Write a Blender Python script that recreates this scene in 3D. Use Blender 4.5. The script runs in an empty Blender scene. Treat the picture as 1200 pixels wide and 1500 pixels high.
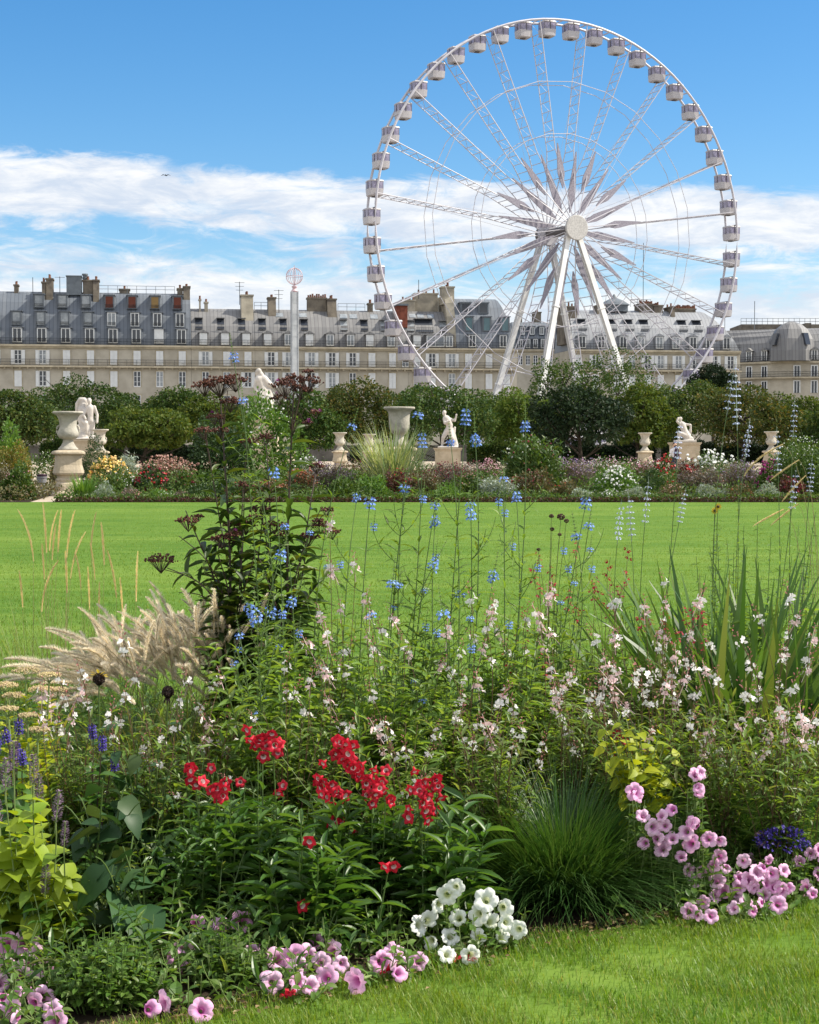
import bpy, math, random
import numpy as np
from mathutils import Vector, Matrix, Quaternion

SC = bpy.context.scene
COL = SC.collection
R = math.radians

# ------------------------------------------------------------------ camera
FPX = 2400.0                      # focal length in photo pixels (1200 wide)
CAMZ = 1.5
PITCH = math.atan(95 / FPX)
cam_d = bpy.data.cameras.new('camera')
cam_d.sensor_fit = 'HORIZONTAL'
cam_d.sensor_width = 36.0
cam_d.lens = 36.0 * FPX / 1200.0
cam_d.clip_start = 0.1
cam_d.clip_end = 6000
cam = bpy.data.objects.new('camera', cam_d)
cam.location = (0, 0, CAMZ)
cam.rotation_euler = (R(90) - PITCH, 0, 0)
COL.objects.link(cam)
SC.camera = cam
cam_d.dof.use_dof = False

# ------------------------------------------------------------------ light
SUN_AZ, SUN_EL = R(4), R(47)     # azimuth from +X towards +Y
S = Vector((math.cos(SUN_AZ) * math.cos(SUN_EL), math.sin(SUN_AZ) * math.cos(SUN_EL), math.sin(SUN_EL)))
sun_d = bpy.data.lights.new('sun', 'SUN')
sun_d.energy = 5.0
sun_d.angle = R(0.5)
sun_d.color = (1.0, 0.93, 0.80)
sun = bpy.data.objects.new('sun', sun_d)
sun.rotation_euler = S.to_track_quat('Z', 'Y').to_euler()
COL.objects.link(sun)

SC.view_settings.view_transform = 'Standard'
SC.view_settings.look = 'None'
SC.view_settings.exposure = 0.58
SC.view_settings.gamma = 1.0
SC.view_settings.use_curve_mapping = False
SC.cycles.max_bounces = 6
SC.cycles.transparent_max_bounces = 8
SC.cycles.caustics_reflective = False
SC.cycles.caustics_refractive = False


class NT:
    """tiny node-tree helper"""
    def __init__(self, tree):
        self.t = tree
        tree.nodes.clear()

    def n(self, kind, **kw):
        nd = self.t.nodes.new(kind)
        for k, v in kw.items():
            setattr(nd, k, v)
        return nd

    def l(self, a, b):
        self.t.links.new(a, b)

    def val(self, sock, v):
        if isinstance(v, bpy.types.NodeSocket):
            self.l(v, sock)
        else:
            sock.default_value = v

    def math(self, op, a, b=0.0, clamp=False):
        nd = self.n('ShaderNodeMath', operation=op, use_clamp=clamp)
        self.val(nd.inputs[0], a)
        self.val(nd.inputs[1], b)
        return nd.outputs[0]

    def mix(self, f, a, b, blend='MIX'):
        nd = self.n('ShaderNodeMix', data_type='RGBA', blend_type=blend)
        self.val(nd.inputs['Factor'], f)
        for s, v in ((nd.inputs['A'], a), (nd.inputs['B'], b)):
            pass
        ia = [i for i in nd.inputs if i.name == 'A' and i.type == 'RGBA'][0]
        ib = [i for i in nd.inputs if i.name == 'B' and i.type == 'RGBA'][0]
        self.val(ia, c4(a) if not isinstance(a, bpy.types.NodeSocket) else a)
        self.val(ib, c4(b) if not isinstance(b, bpy.types.NodeSocket) else b)
        return [o for o in nd.outputs if o.type == 'RGBA'][0]

    def ramp(self, fac, stops, interp='LINEAR'):
        nd = self.n('ShaderNodeValToRGB')
        nd.color_ramp.interpolation = interp
        els = nd.color_ramp.elements
        while len(els) < len(stops):
            els.new(0.5)
        for e, (p, c) in zip(els, stops):
            e.position = p
            e.color = c4(c) if hasattr(c, '__len__') else (c, c, c, 1)
        self.val(nd.inputs[0], fac)
        return nd.outputs[0]

    def noise(self, vec, scale, detail=3, rough=0.55, dist=0.0):
        nd = self.n('ShaderNodeTexNoise')
        if vec is not None:
            self.l(vec, nd.inputs['Vector'])
        nd.inputs['Scale'].default_value = scale
        nd.inputs['Detail'].default_value = detail
        nd.inputs['Roughness'].default_value = rough
        nd.inputs['Distortion'].default_value = dist
        return nd.outputs[0]

    def smooth(self, x, a, b):
        nd = self.n('ShaderNodeMapRange', interpolation_type='SMOOTHSTEP', clamp=True)
        self.val(nd.inputs[0], x)
        nd.inputs[1].default_value = a
        nd.inputs[2].default_value = b
        return nd.outputs[0]


def c4(c):
    return (c[0], c[1], c[2], 1.0)


# ------------------------------------------------------------------ sky
world = bpy.data.worlds.new('World')
SC.world = world
world.use_nodes = True
w = NT(world.node_tree)
out = w.n('ShaderNodeOutputWorld')
bg = w.n('ShaderNodeBackground')
bg.inputs['Strength'].default_value = 0.11
w.l(bg.outputs[0], out.inputs[0])
sky = w.n('ShaderNodeTexSky', sky_type='NISHITA')
sky.sun_disc = False
sky.sun_elevation = SUN_EL
sky.sun_rotation = R(90) - SUN_AZ
sky.altitude = 100
sky.air_density = 1.0
sky.dust_density = 0.4
sky.ozone_density = 3.0
tc = w.n('ShaderNodeTexCoord')
sep = w.n('ShaderNodeSeparateXYZ')
w.l(tc.outputs['Generated'], sep.inputs[0])
el = w.math('DEGREES', w.math('ARCSINE', sep.outputs[2]))
az = w.math('DEGREES', w.math('ARCTAN2', sep.outputs[0], sep.outputs[1]))


def cloudvec(sx, sy, ox, oy):
    cb = w.n('ShaderNodeCombineXYZ')
    w.l(w.math('ADD', w.math('MULTIPLY', az, sx), ox), cb.inputs[0])
    w.l(w.math('ADD', w.math('MULTIPLY', el, sy), oy), cb.inputs[1])
    return cb.outputs[0]


SKY_HSV = w.n('ShaderNodeHueSaturation')
SKY_HSV.inputs['Saturation'].default_value = 1.36
SKY_HSV.inputs['Value'].default_value = 0.98
w.l(sky.outputs[0], SKY_HSV.inputs['Color'])
skyc = SKY_HSV.outputs[0]
# stretched banks of cloud low over the town, clear blue above
tilt = w.math('ADD', el, w.math('MULTIPLY', az, 0.045))
n1 = w.noise(cloudvec(0.085, 0.42, 3.1, 7.7), 1.0, 9, 0.62, 0.6)
n2 = w.noise(cloudvec(0.36, 1.25, 11.0, 2.0), 1.0, 9, 0.66, 0.8)
nn = w.math('ADD', w.math('MULTIPLY', n1, 0.52), w.math('MULTIPLY', n2, 0.48))
cov_stops = [(0.0, 0.95), (0.26, 0.84), (0.33, 0.64), (0.39, 0.58), (0.42, 0.74), (0.465, 0.84), (0.505, 0.66), (0.55, 0.27), (0.64, 0.10), (1.0, 0.0)]
cov = w.ramp(w.math('DIVIDE', tilt, 18.0, True), cov_stops)
dens = w.smooth(w.math('ADD', nn, w.math('MULTIPLY', w.math('SUBTRACT', cov, 0.5), 0.62)), 0.49, 0.67)
n3 = w.noise(cloudvec(0.30, 1.1, 5.0, 1.0), 1.0, 7, 0.65, 0.4)
# unseen broken cloud added overhead and behind the camera as white fill light
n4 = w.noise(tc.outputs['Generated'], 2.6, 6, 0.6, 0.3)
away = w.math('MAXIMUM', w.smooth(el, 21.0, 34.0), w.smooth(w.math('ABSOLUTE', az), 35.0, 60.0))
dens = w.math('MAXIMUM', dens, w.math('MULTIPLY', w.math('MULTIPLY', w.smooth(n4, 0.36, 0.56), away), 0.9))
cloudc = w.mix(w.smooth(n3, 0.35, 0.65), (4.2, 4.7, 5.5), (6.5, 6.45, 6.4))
cloudc = w.mix(away, cloudc, (9.5, 9.4, 9.2))  # the added clouds are brighter than the low bank, to lift the fill
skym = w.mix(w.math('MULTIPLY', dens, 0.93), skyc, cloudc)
hz = w.math('SUBTRACT', 1.0, w.smooth(el, 0.0, 7.5))
skyh = w.mix(w.math('MULTIPLY', hz, 0.6), skym, (5.5, 5.8, 6.0))
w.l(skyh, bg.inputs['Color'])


# ------------------------------------------------------------------ pixel helpers (used to find real positions)
def at(px, py, D):
    """world point on the ray through photo pixel (px, py) at depth Y = D"""
    x = (px - 600) / FPX
    v = (750 - py) / FPX
    cy = math.cos(PITCH) + v * math.sin(PITCH)
    cz = -math.sin(PITCH) + v * math.cos(PITCH)
    t = D / cy
    return Vector((x * t, D, CAMZ + cz * t))


def gx(px, D):
    return at(px, 655, D).x


def zz(py, D):
    return at(600, py, D).z


def gd(py):
    """ground depth seen at pixel row py"""
    v = (750 - py) / FPX
    cy = math.cos(PITCH) + v * math.sin(PITCH)
    cz = -math.sin(PITCH) + v * math.cos(PITCH)
    return -CAMZ / cz * cy


# ------------------------------------------------------------------ mesh builder
class MB:
    def __init__(self):
        self.v, self.f, self.m = [], [], []      # arrays: verts (n,3); faces (m,k)
        self.n = 0

    def add(self, verts, faces, mat=0):
        verts = np.asarray(verts, dtype=np.float64).reshape(-1, 3)
        if isinstance(faces, np.ndarray):
            groups = [faces]
        else:
            by = {}
            for f in faces:
                by.setdefault(len(f), []).append(f)
            groups = [np.array(g) for g in by.values()]
        for g in groups:
            if len(g):
                self.f.append(g + self.n)
                self.m.append(np.full(len(g), mat))
        self.v.append(verts)
        self.n += len(verts)
        return self

    def merge(self, o, mtx=None, mat=None):
        if not o.v:
            return self
        V = np.concatenate(o.v)
        if mtx is not None:
            M = np.array(mtx)
            V = V @ M[:3, :3].T + M[:3, 3]
        for g, mm in zip(o.f, o.m):
            self.f.append(g + self.n)
            self.m.append(mm if mat is None else np.full(len(g), mat))
        self.v.append(V)
        self.n += len(V)
        return self

    def inst(self, tv, tf, pos, X, Y, Z, mat=0):
        """many copies of a template: vert = pos + x*X + y*Y + z*Z"""
        m, n = len(pos), len(tv)
        if m == 0:
            return self
        V = pos[:, None, :] + tv[None, :, 0:1] * X[:, None, :] + tv[None, :, 1:2] * Y[:, None, :] + tv[None, :, 2:3] * Z[:, None, :]
        off = (np.arange(m) * n)[:, None, None]
        self.f.append((tf[None] + off).reshape(-1, tf.shape[1]) + self.n)
        self.m.append(np.full(m * len(tf), mat))
        self.v.append(V.reshape(-1, 3))
        self.n += m * n
        return self

    def box(self, x0, x1, y0, y1, z0, z1, mat=0):
        v = [(x0, y0, z0), (x1, y0, z0), (x1, y1, z0), (x0, y1, z0), (x0, y0, z1), (x1, y0, z1), (x1, y1, z1), (x0, y1, z1)]
        f = [(0, 3, 2, 1), (4, 5, 6, 7), (0, 1, 5, 4), (1, 2, 6, 5), (2, 3, 7, 6), (3, 0, 4, 7)]
        return self.add(v, f, mat)

    def tube(self, pts, r, sides=5, mat=0, cap=True):
        pts = np.asarray(pts, dtype=float)
        k = len(pts)
        rr = np.full(k, r) if np.isscalar(r) else np.interp(np.linspace(0, 1, k), np.linspace(0, 1, len(r)), r)
        T = np.gradient(pts, axis=0)
        T /= np.linalg.norm(T, axis=1, keepdims=True) + 1e-12
        ref = np.array([0, 0, 1.0]) if abs(T[0][2]) < 0.85 else np.array([1.0, 0, 0])
        A = np.cross(T, ref)
        A /= np.linalg.norm(A, axis=1, keepdims=True) + 1e-12
        B = np.cross(T, A)
        an = np.arange(sides) * 2 * math.pi / sides
        V = pts[:, None] + rr[:, None, None] * (np.cos(an)[None, :, None] * A[:, None] + np.sin(an)[None, :, None] * B[:, None])
        i = np.arange(k - 1)[:, None] * sides
        j = np.arange(sides)[None]
        j2 = (j + 1) % sides
        F = np.stack([i + j, i + j2, i + sides + j2, i + sides + j], -1).reshape(-1, 4)
        n0 = self.n
        self.add(V.reshape(-1, 3), F, mat)
        if cap and sides > 2:
            self.f.append(np.array([list(range(sides))[::-1], [(k - 1) * sides + q for q in range(sides)]]) + n0)
            self.m.append(np.full(2, mat))
        return self

    def bar(self, a, b, r, sides=5, mat=0):
        return self.tube([a, b], r, sides, mat)

    def lathe(self, prof, seg=24, cx=0, cy=0, sq=0.0, mat=0, rot=0.0):
        """prof: [(radius, z)...]; sq>0 squares the section"""
        an = np.arange(seg) * 2 * math.pi / seg + rot
        k = 1.0
        c, s = np.cos(an - rot), np.sin(an - rot)
        if sq > 0:
            e = 2 + sq
            k = 1.0 / (np.abs(c) ** e + np.abs(s) ** e) ** (1 / e)
        V = []
        for r_, z_ in prof:
            V.append(np.stack([cx + r_ * k * np.cos(an), cy + r_ * k * np.sin(an), np.full(seg, z_)], -1))
        V = np.array(V)
        n0 = self.n
        i = np.arange(len(prof) - 1)[:, None] * seg
        j = np.arange(seg)[None]
        j2 = (j + 1) % seg
        F = np.stack([i + j, i + j2, i + seg + j2, i + seg + j], -1).reshape(-1, 4)
        self.add(V.reshape(-1, 3), F, mat)
        self.f.append(np.array([list(range(seg))[::-1], [(len(prof) - 1) * seg + q for q in range(seg)]]) + n0)
        self.m.append(np.full(2, mat))
        return self

    def ball(self, c, rx, ry=None, rz=None, seg=10, rings=7, mat=0):
        ry = rx if ry is None else ry
        rz = rx if rz is None else rz
        V = [(c[0], c[1], c[2] - rz)]
        for i in range(1, rings):
            t = math.pi * i / rings
            for j in range(seg):
                a = 2 * math.pi * j / seg
                V.append((c[0] + rx * math.sin(t) * math.cos(a), c[1] + ry * math.sin(t) * math.sin(a), c[2] - rz * math.cos(t)))
        V.append((c[0], c[1], c[2] + rz))
        F = []
        for j in range(seg):
            j2 = (j + 1) % seg
            F.append((0, 1 + j2, 1 + j))
            for i in range(rings - 2):
                a = 1 + i * seg
                F.append((a + j, a + j2, a + seg + j2, a + seg + j))
            a = 1 + (rings - 2) * seg
            F.append((a + j, a + j2, len(V) - 1))
        return self.add(V, F, mat)

    def mesh(self, name, mats, smooth=False):
        me = bpy.data.meshes.new(name)
        V = np.concatenate(self.v) if self.v else np.zeros((0, 3))
        me.vertices.add(len(V))
        me.vertices.foreach_set('co', V.astype(np.float32).ravel())
        tot = np.concatenate([np.full(len(g), g.shape[1]) for g in self.f])
        loops = np.concatenate([g.ravel() for g in self.f]).astype(np.int32)
        mi = np.concatenate(self.m).astype(np.int32)
        me.loops.add(len(loops))
        me.loops.foreach_set('vertex_index', loops)
        me.polygons.add(len(tot))
        st = np.concatenate([[0], np.cumsum(tot)[:-1]]).astype(np.int32)
        me.polygons.foreach_set('loop_start', st)
        me.polygons.foreach_set('loop_total', tot.astype(np.int32))
        me.polygons.foreach_set('material_index', mi)
        me.polygons.foreach_set('use_smooth', np.full(len(tot), bool(smooth)))
        for m_ in (mats if isinstance(mats, (list, tuple)) else [mats]):
            me.materials.append(m_)
        me.update(calc_edges=True)
        me.validate()
        return me

    def obj(self, name, mats, parent=None, smooth=False):
        return link(name, self.mesh(name, mats, smooth), parent)


def link(name, data, parent=None, loc=None, rot=None, scale=None):
    o = bpy.data.objects.new(name, data)
    COL.objects.link(o)
    if parent is not None:
        o.parent = parent
    if loc is not None:
        o.location = loc
    if rot is not None:
        o.rotation_euler = rot
    if scale is not None:
        o.scale = (scale,) * 3 if np.isscalar(scale) else scale
    return o


def tag(o, label=None, cat=None, group=None, kind=None):
    if label:
        o['label'] = label
    if cat:
        o['category'] = cat
    if group:
        o['group'] = group
    if kind:
        o['kind'] = kind
    return o


def thing(name, label, cat, loc=(0, 0, 0), rz=0.0, group=None):
    o = link(name, None, None, loc, (0, 0, rz))
    o.empty_display_size = 0.2
    return tag(o, label, cat, group)


def copy_tree(o, parent=None):
    c = o.copy()
    COL.objects.link(c)
    if parent is not None:
        c.parent = parent
    for ch in o.children:
        copy_tree(ch, c)
    return c


# ------------------------------------------------------------------ materials
MATS = {}


def mat(name, col, rough=0.7, spec=0.3, noise=0.0, nscale=3.0, col2=None, bump=0.0, bscale=20.0, metal=0.0, emit=None):
    m = bpy.data.materials.new(name)
    m.use_nodes = True
    t = NT(m.node_tree)
    o = t.n('ShaderNodeOutputMaterial')
    p = t.n('ShaderNodeBsdfPrincipled')
    t.l(p.outputs[0], o.inputs[0])
    p.inputs['Roughness'].default_value = rough
    p.inputs['Specular IOR Level'].default_value = spec
    p.inputs['Metallic'].default_value = metal
    tc_ = t.n('ShaderNodeTexCoord')
    if noise > 0 or col2 is not None:
        nf = t.noise(tc_.outputs['Object'], nscale, 5, 0.6)
        c2 = col2 if col2 is not None else tuple(x * (1 - noise) for x in col)
        c = t.mix(t.smooth(nf, 0.35, 0.68), col, c2)
        t.l(c, p.inputs['Base Color'])
    else:
        p.inputs['Base Color'].default_value = c4(col)
    if bump > 0:
        b = t.n('ShaderNodeBump')
        b.inputs['Strength'].default_value = bump
        b.inputs['Distance'].default_value = 0.05
        t.l(t.noise(tc_.outputs['Object'], bscale, 4, 0.6), b.inputs['Height'])
        t.l(b.outputs[0], p.inputs['Normal'])
    MATS[name] = m
    return m


def leafmat(name, c1, c2, trans=0.35, rough=0.5, spec=0.35, c3=None, tcol=None, trans_gain=1.6, patch=0.0, patchcol=(0.2, 0.22, 0.05), pstretch=(1, 1, 1)):
    """leaf: tint differs leaf by leaf (random per island), light shines through"""
    m = bpy.data.materials.new(name)
    m.use_nodes = True
    t = NT(m.node_tree)
    o = t.n('ShaderNodeOutputMaterial')
    p = t.n('ShaderNodeBsdfPrincipled')
    p.inputs['Roughness'].default_value = rough
    p.inputs['Specular IOR Level'].default_value = spec
    g = t.n('ShaderNodeNewGeometry')
    stops = [(0.0, c1), (1.0, c2)] if c3 is None else [(0.0, c1), (0.72, c2), (1.0, c3)]
    col = t.ramp(g.outputs['Random Per Island'], stops)
    oi = t.n('ShaderNodeObjectInfo')
    if patch > 0:
        tc_ = t.n('ShaderNodeTexCoord')
        mp_ = t.n('ShaderNodeMapping')
        mp_.inputs['Scale'].default_value = pstretch
        t.l(tc_.outputs['Object'], mp_.inputs[0])
        pn = t.smooth(t.noise(mp_.outputs[0], 0.9, 5, 0.62), 0.38, 0.64)
        col = t.mix(t.math('MULTIPLY', pn, patch), col, patchcol)
    hs = t.n('ShaderNodeHueSaturation')
    t.l(col, hs.inputs['Color'])
    t.l(t.math('ADD', t.math('MULTIPLY', oi.outputs['Random'], 0.3), 0.85), hs.inputs['Value'])
    t.l(hs.outputs[0], p.inputs['Base Color'])
    if trans > 0:
        tr = t.n('ShaderNodeBsdfTranslucent')
        mm = t.mix(1.0, hs.outputs[0], tcol or (trans_gain * 1.15, trans_gain * 1.0, trans_gain * 0.45), 'MULTIPLY')
        t.l(mm, tr.inputs[0])
        mx = t.n('ShaderNodeMixShader')
        mx.inputs[0].default_value = trans
        t.l(p.outputs[0], mx.inputs[1])
        t.l(tr.outputs[0], mx.inputs[2])
        t.l(mx.outputs[0], o.inputs[0])
    else:
        t.l(p.outputs[0], o.inputs[0])
    MATS[name] = m
    return m


# ------------------------------------------------------------------ leaf / blade templates
def leaf_t(shape='lance', seg=4, fold=0.18, curl=0.25, ser=0.0):
    """unit leaf: y 0..1 along, x half-width up to .5, z up"""
    ts = np.linspace(0, 1, seg + 1)
    if shape == 'lance':
        wv = np.sin(np.pi * np.clip(ts, 0.02, 1) ** 0.8) ** 0.9
    elif shape == 'heart':
        wv = np.interp(ts, [0, .12, .3, .6, .85, 1], [.35, .85, 1, .75, .3, .0])
    elif shape == 'oval':
        wv = np.sin(np.pi * np.clip(ts, 0.03, 0.99)) ** 0.65
    elif shape == 'obov':
        wv = np.interp(ts, [0, .2, .5, .75, .92, 1], [.12, .3, .75, 1, .8, .25])
    else:
        wv = 1 - ts * 0.8
    wv = wv.copy()
    wv[-1] = min(wv[-1], 0.05)
    V, F = [], []
    for i, (t_, w_) in enumerate(zip(ts, wv)):
        z = -curl * t_ * t_
        s = ser * (1 if i % 2 else -1)
        V += [(-0.5 * w_ * (1 + s), t_, z + fold * w_ * 0.5), (0, t_, z), (0.5 * w_ * (1 + s), t_, z + fold * w_ * 0.5)]
    for i in range(seg):
        a = i * 3
        F += [(a, a + 1, a + 4, a + 3), (a + 1, a + 2, a + 5, a + 4)]
    return np.array(V), np.array(F)


def nrm(a):
    return a / (np.linalg.norm(a, axis=-1, keepdims=True) + 1e-12)


def add_leaves(mb, pos, d, L, W, tmpl, roll=None, mat=0, up=(0, 0, 1)):
    """pos, d: (m,3); L, W: (m,) or scalar"""
    pos = np.asarray(pos, float).reshape(-1, 3)
    d = nrm(np.asarray(d, float).reshape(-1, 3))
    m = len(pos)
    L = np.broadcast_to(np.asarray(L, float), (m,))
    W = np.broadcast_to(np.asarray(W, float), (m,))
    upv = np.broadcast_to(np.array(up, float), (m, 3))
    side = np.cross(d, upv)
    bad = np.linalg.norm(side, axis=1) < 1e-3
    side[bad] = (1, 0, 0)
    side = nrm(side)
    nor = np.cross(side, d)
    if roll is not None:
        c, s = np.cos(roll)[:, None], np.sin(roll)[:, None]
        side, nor = side * c + nor * s, nor * c - side * s
    mb.inst(tmpl[0], tmpl[1], pos, side * W[:, None], d * L[:, None], nor * L[:, None], mat)
    return mb


def add_blades(mb, base, azim, elev, L, W, droop, seg=5, mat=0, taper=1.0, twist=None):
    """grass blades: ribbons bending over under their own weight"""
    base = np.asarray(base, float).reshape(-1, 3)
    m = len(base)
    bc = lambda x: np.broadcast_to(np.asarray(x, float), (m,))
    azim, elev, L, W, droop = map(bc, (azim, elev, L, W, droop))
    ts = np.linspace(0, 1, seg + 1)
    ang = elev[:, None] - droop[:, None] * ts[None] ** 1.4
    st = L[:, None] / seg
    hh = np.concatenate([np.zeros((m, 1)), np.cumsum(np.cos(ang[:, :-1]) * st, 1)], 1)
    vv = np.concatenate([np.zeros((m, 1)), np.cumsum(np.sin(ang[:, :-1]) * st, 1)], 1)
    hd = np.stack([np.cos(azim), np.sin(azim), np.zeros(m)], -1)
    P = base[:, None] + hh[..., None] * hd[:, None]
    P[..., 2] += vv
    tw = azim + math.pi / 2 + (0 if twist is None else twist)
    sd = np.stack([np.cos(tw), np.sin(tw), np.zeros(m)], -1)
    wv = W[:, None] * 0.5 * (1 - ts[None] ** 1.6 * taper * 0.96)
    wv = wv * np.minimum(1, 0.55 + ts[None] * 2)
    A = P - sd[:, None] * wv[..., None]
    B = P + sd[:, None] * wv[..., None]
    V = np.stack([A, B], 2).reshape(m, -1, 3)
    k = (seg + 1) * 2
    i = np.arange(seg)
    tf = np.stack([2 * i, 2 * i + 1, 2 * i + 3, 2 * i + 2], -1)
    F = (tf[None] + (np.arange(m) * k)[:, None, None]).reshape(-1, 4)
    mb.add(V.reshape(-1, 3), F, mat)
    return P


def rng_dirs(rg, m, zmin=-1.0, zmax=1.0):
    z = rg.uniform(zmin, zmax, m)
    a = rg.uniform(0, 2 * math.pi, m)
    r_ = np.sqrt(1 - z * z)
    return np.stack([r_ * np.cos(a), r_ * np.sin(a), z], -1)


# ================================================================== SETTING
def sheet(name, pts, z, m, kind='structure'):
    me = bpy.data.meshes.new(name)
    me.from_pydata([(x, y, z) for x, y in pts], [], [list(range(len(pts)))])
    me.materials.append(m)
    o = link(name, me)
    return tag(o, kind=kind)


def ground_mat(name, stops, scale, s2, rough=0.95, bump=0.4, stretch=(1, 1, 1)):
    m = bpy.data.materials.new(name)
    m.use_nodes = True
    t = NT(m.node_tree)
    o = t.n('ShaderNodeOutputMaterial')
    p = t.n('ShaderNodeBsdfPrincipled')
    p.inputs['Roughness'].default_value = rough
    p.inputs['Specular IOR Level'].default_value = 0.1
    t.l(p.outputs[0], o.inputs[0])
    tc_ = t.n('ShaderNodeTexCoord')
    mp = t.n('ShaderNodeMapping')
    mp.inputs['Scale'].default_value = stretch
    t.l(tc_.outputs['Object'], mp.inputs[0])
    a = t.noise(mp.outputs[0], scale, 6, 0.65)
    b = t.noise(mp.outputs[0], s2, 4, 0.6)
    f = t.math('ADD', t.math('MULTIPLY', a, 0.55), t.math('MULTIPLY', b, 0.45))
    t.l(t.ramp(f, stops), p.inputs['Base Color'])
    bn = t.n('ShaderNodeBump')
    bn.inputs['Strength'].default_value = bump
    bn.inputs['Distance'].default_value = 0.03
    t.l(a, bn.inputs['Height'])
    t.l(bn.outputs[0], p.inputs['Normal'])
    return m


G_LAWN = ground_mat('mown_lawn', [(0.34, (0.052, 0.120, 0.012)), (0.5, (0.088, 0.160, 0.020)), (0.66, (0.140, 0.210, 0.034))], 3.0, 0.35, bump=0.5, stretch=(0.3, 1, 1))
G_SOIL = ground_mat('bed_soil', [(0.3, (0.016, 0.012, 0.008)), (0.7, (0.045, 0.033, 0.022))], 30, 4)
G_GRAVEL = ground_mat('pale_gravel', [(0.3, (0.30, 0.25, 0.19)), (0.7, (0.46, 0.39, 0.31))], 12, 0.25)
G_DIRT = ground_mat('town_ground', [(0.3, (0.12, 0.11, 0.10)), (0.7, (0.20, 0.19, 0.17))], 3, 0.1)

sheet('ground', [(-3000, -40), (3000, -40), (3000, 4000), (-3000, 4000)], 0.0, G_DIRT)
sheet('gravel_path', [(-120, 43.5), (120, 43.5), (120, 205), (-120, 205)], 0.004, G_GRAVEL)
sheet('lawn', [(-60, -6), (60, -6), (60, 44.6), (-60, 44.6)], 0.008, G_LAWN)
# the near bed: its front edge runs diagonally, nearer on the left
BED_EDGE = [(-4.0, 3.3), (-1.6, 3.72), (-0.75, 4.08), (-0.36, 4.36), (0.0, 4.62), (0.32, 4.84), (0.65, 5.05), (1.0, 5.22), (1.35, 5.42), (2.0, 5.9), (4.0, 7.0)]
sheet('flower_bed_soil', BED_EDGE + [(4.0, 9.6), (0.6, 8.1), (-0.8, 8.0), (-4.0, 8.6)], 0.012, G_SOIL)
sheet('far_bed_soil', [(-9.7, 44.3), (26, 44.3), (26, 60), (-9.4, 60)], 0.012, G_SOIL)
sheet('side_bed_soil', [(-30, 44.3), (-10.3, 44.3), (-11.7, 56), (-30, 56)], 0.012, G_SOIL)


def bed_edge_y(x):
    return np.interp(x, [p[0] for p in BED_EDGE], [p[1] for p in BED_EDGE])


# ---- grass: blades where single ones can be seen
M_GRASS = leafmat('grass_blades', (0.066, 0.158, 0.013), (0.125, 0.232, 0.022), trans=0.38, rough=0.45, spec=0.3, c3=(0.27, 0.27, 0.09), patch=0.5, patchcol=(0.17, 0.23, 0.022))
M_GRASS2 = leafmat('lawn_grass_blades', (0.060, 0.145, 0.014), (0.108, 0.200, 0.022), trans=0.36, rough=0.5, spec=0.3, c3=(0.22, 0.25, 0.06), patch=0.75, patchcol=(0.155, 0.235, 0.034), pstretch=(0.12, 0.42, 1))
rg = np.random.default_rng(5)


def grass_patch(name, pts, L, W, m, label=None):
    n = len(pts)
    g = MB()
    base = np.concatenate([pts, np.full((n, 1), 0.008)], 1)
    add_blades(g, base, rg.uniform(0, 2 * math.pi, n), rg.uniform(0.9, 1.5, n), L * rg.uniform(0.45, 1.45, n) * (1 + 0.35 * np.sin(pts[:, 0] * 6.3 + 2 * np.sin(pts[:, 1] * 5.1)) * np.sin(pts[:, 1] * 7.7 + pts[:, 0] * 2)), W * rg.uniform(0.6, 1.3, n), rg.uniform(0.2, 1.5, n), seg=3)
    o = g.obj(name, m)
    return tag(o, label, 'grass', kind='stuff')


M_FRONT = 270000
xs = rg.uniform(-1.3, 2.7, M_FRONT)
ys = rg.uniform(3.7, 6.1, M_FRONT)
edge = bed_edge_y(xs) + rg.normal(0, 0.02, M_FRONT)
k = (ys < edge + 0.06) & (rg.uniform(0, 1, M_FRONT) < 0.55 + 0.45 * np.sin(xs * 9 + 1.5 * np.sin(ys * 7)) * np.sin(ys * 11 + xs * 4))
grass_patch('grass', np.stack([xs[k], ys[k]], 1), 0.033, 0.0030, M_GRASS, 'short mown grass along the front edge of the flower bed')
# back lawn, thinning with distance (mown low)
N_B = 260000
u = rg.uniform(0, 1, N_B)
yb = 7.6 * (44 / 7.6) ** (u ** 1.15)
xb = rg.uniform(-1, 1, N_B) * (0.30 * yb + 0.6)
grass_patch('grass', np.stack([xb, yb], 1), 0.024, 0.006, M_GRASS2, 'mown grass of the wide lawn behind the flower bed')

# ---- low retaining wall of the terrace behind the trees
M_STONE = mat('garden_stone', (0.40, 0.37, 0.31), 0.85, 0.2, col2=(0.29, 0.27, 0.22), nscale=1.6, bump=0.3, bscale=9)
M_SHADESTONE = mat('shade_darkened_stone', (0.13, 0.125, 0.115), 0.9, 0.1, col2=(0.08, 0.078, 0.072), nscale=0.8)  # the shade under the trees is put into this dark stone colour
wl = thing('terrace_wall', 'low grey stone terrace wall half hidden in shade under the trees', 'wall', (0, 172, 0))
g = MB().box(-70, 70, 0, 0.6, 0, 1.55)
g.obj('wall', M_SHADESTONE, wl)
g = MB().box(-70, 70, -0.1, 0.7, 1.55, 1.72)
g.obj('coping', M_SHADESTONE, wl)


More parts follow.
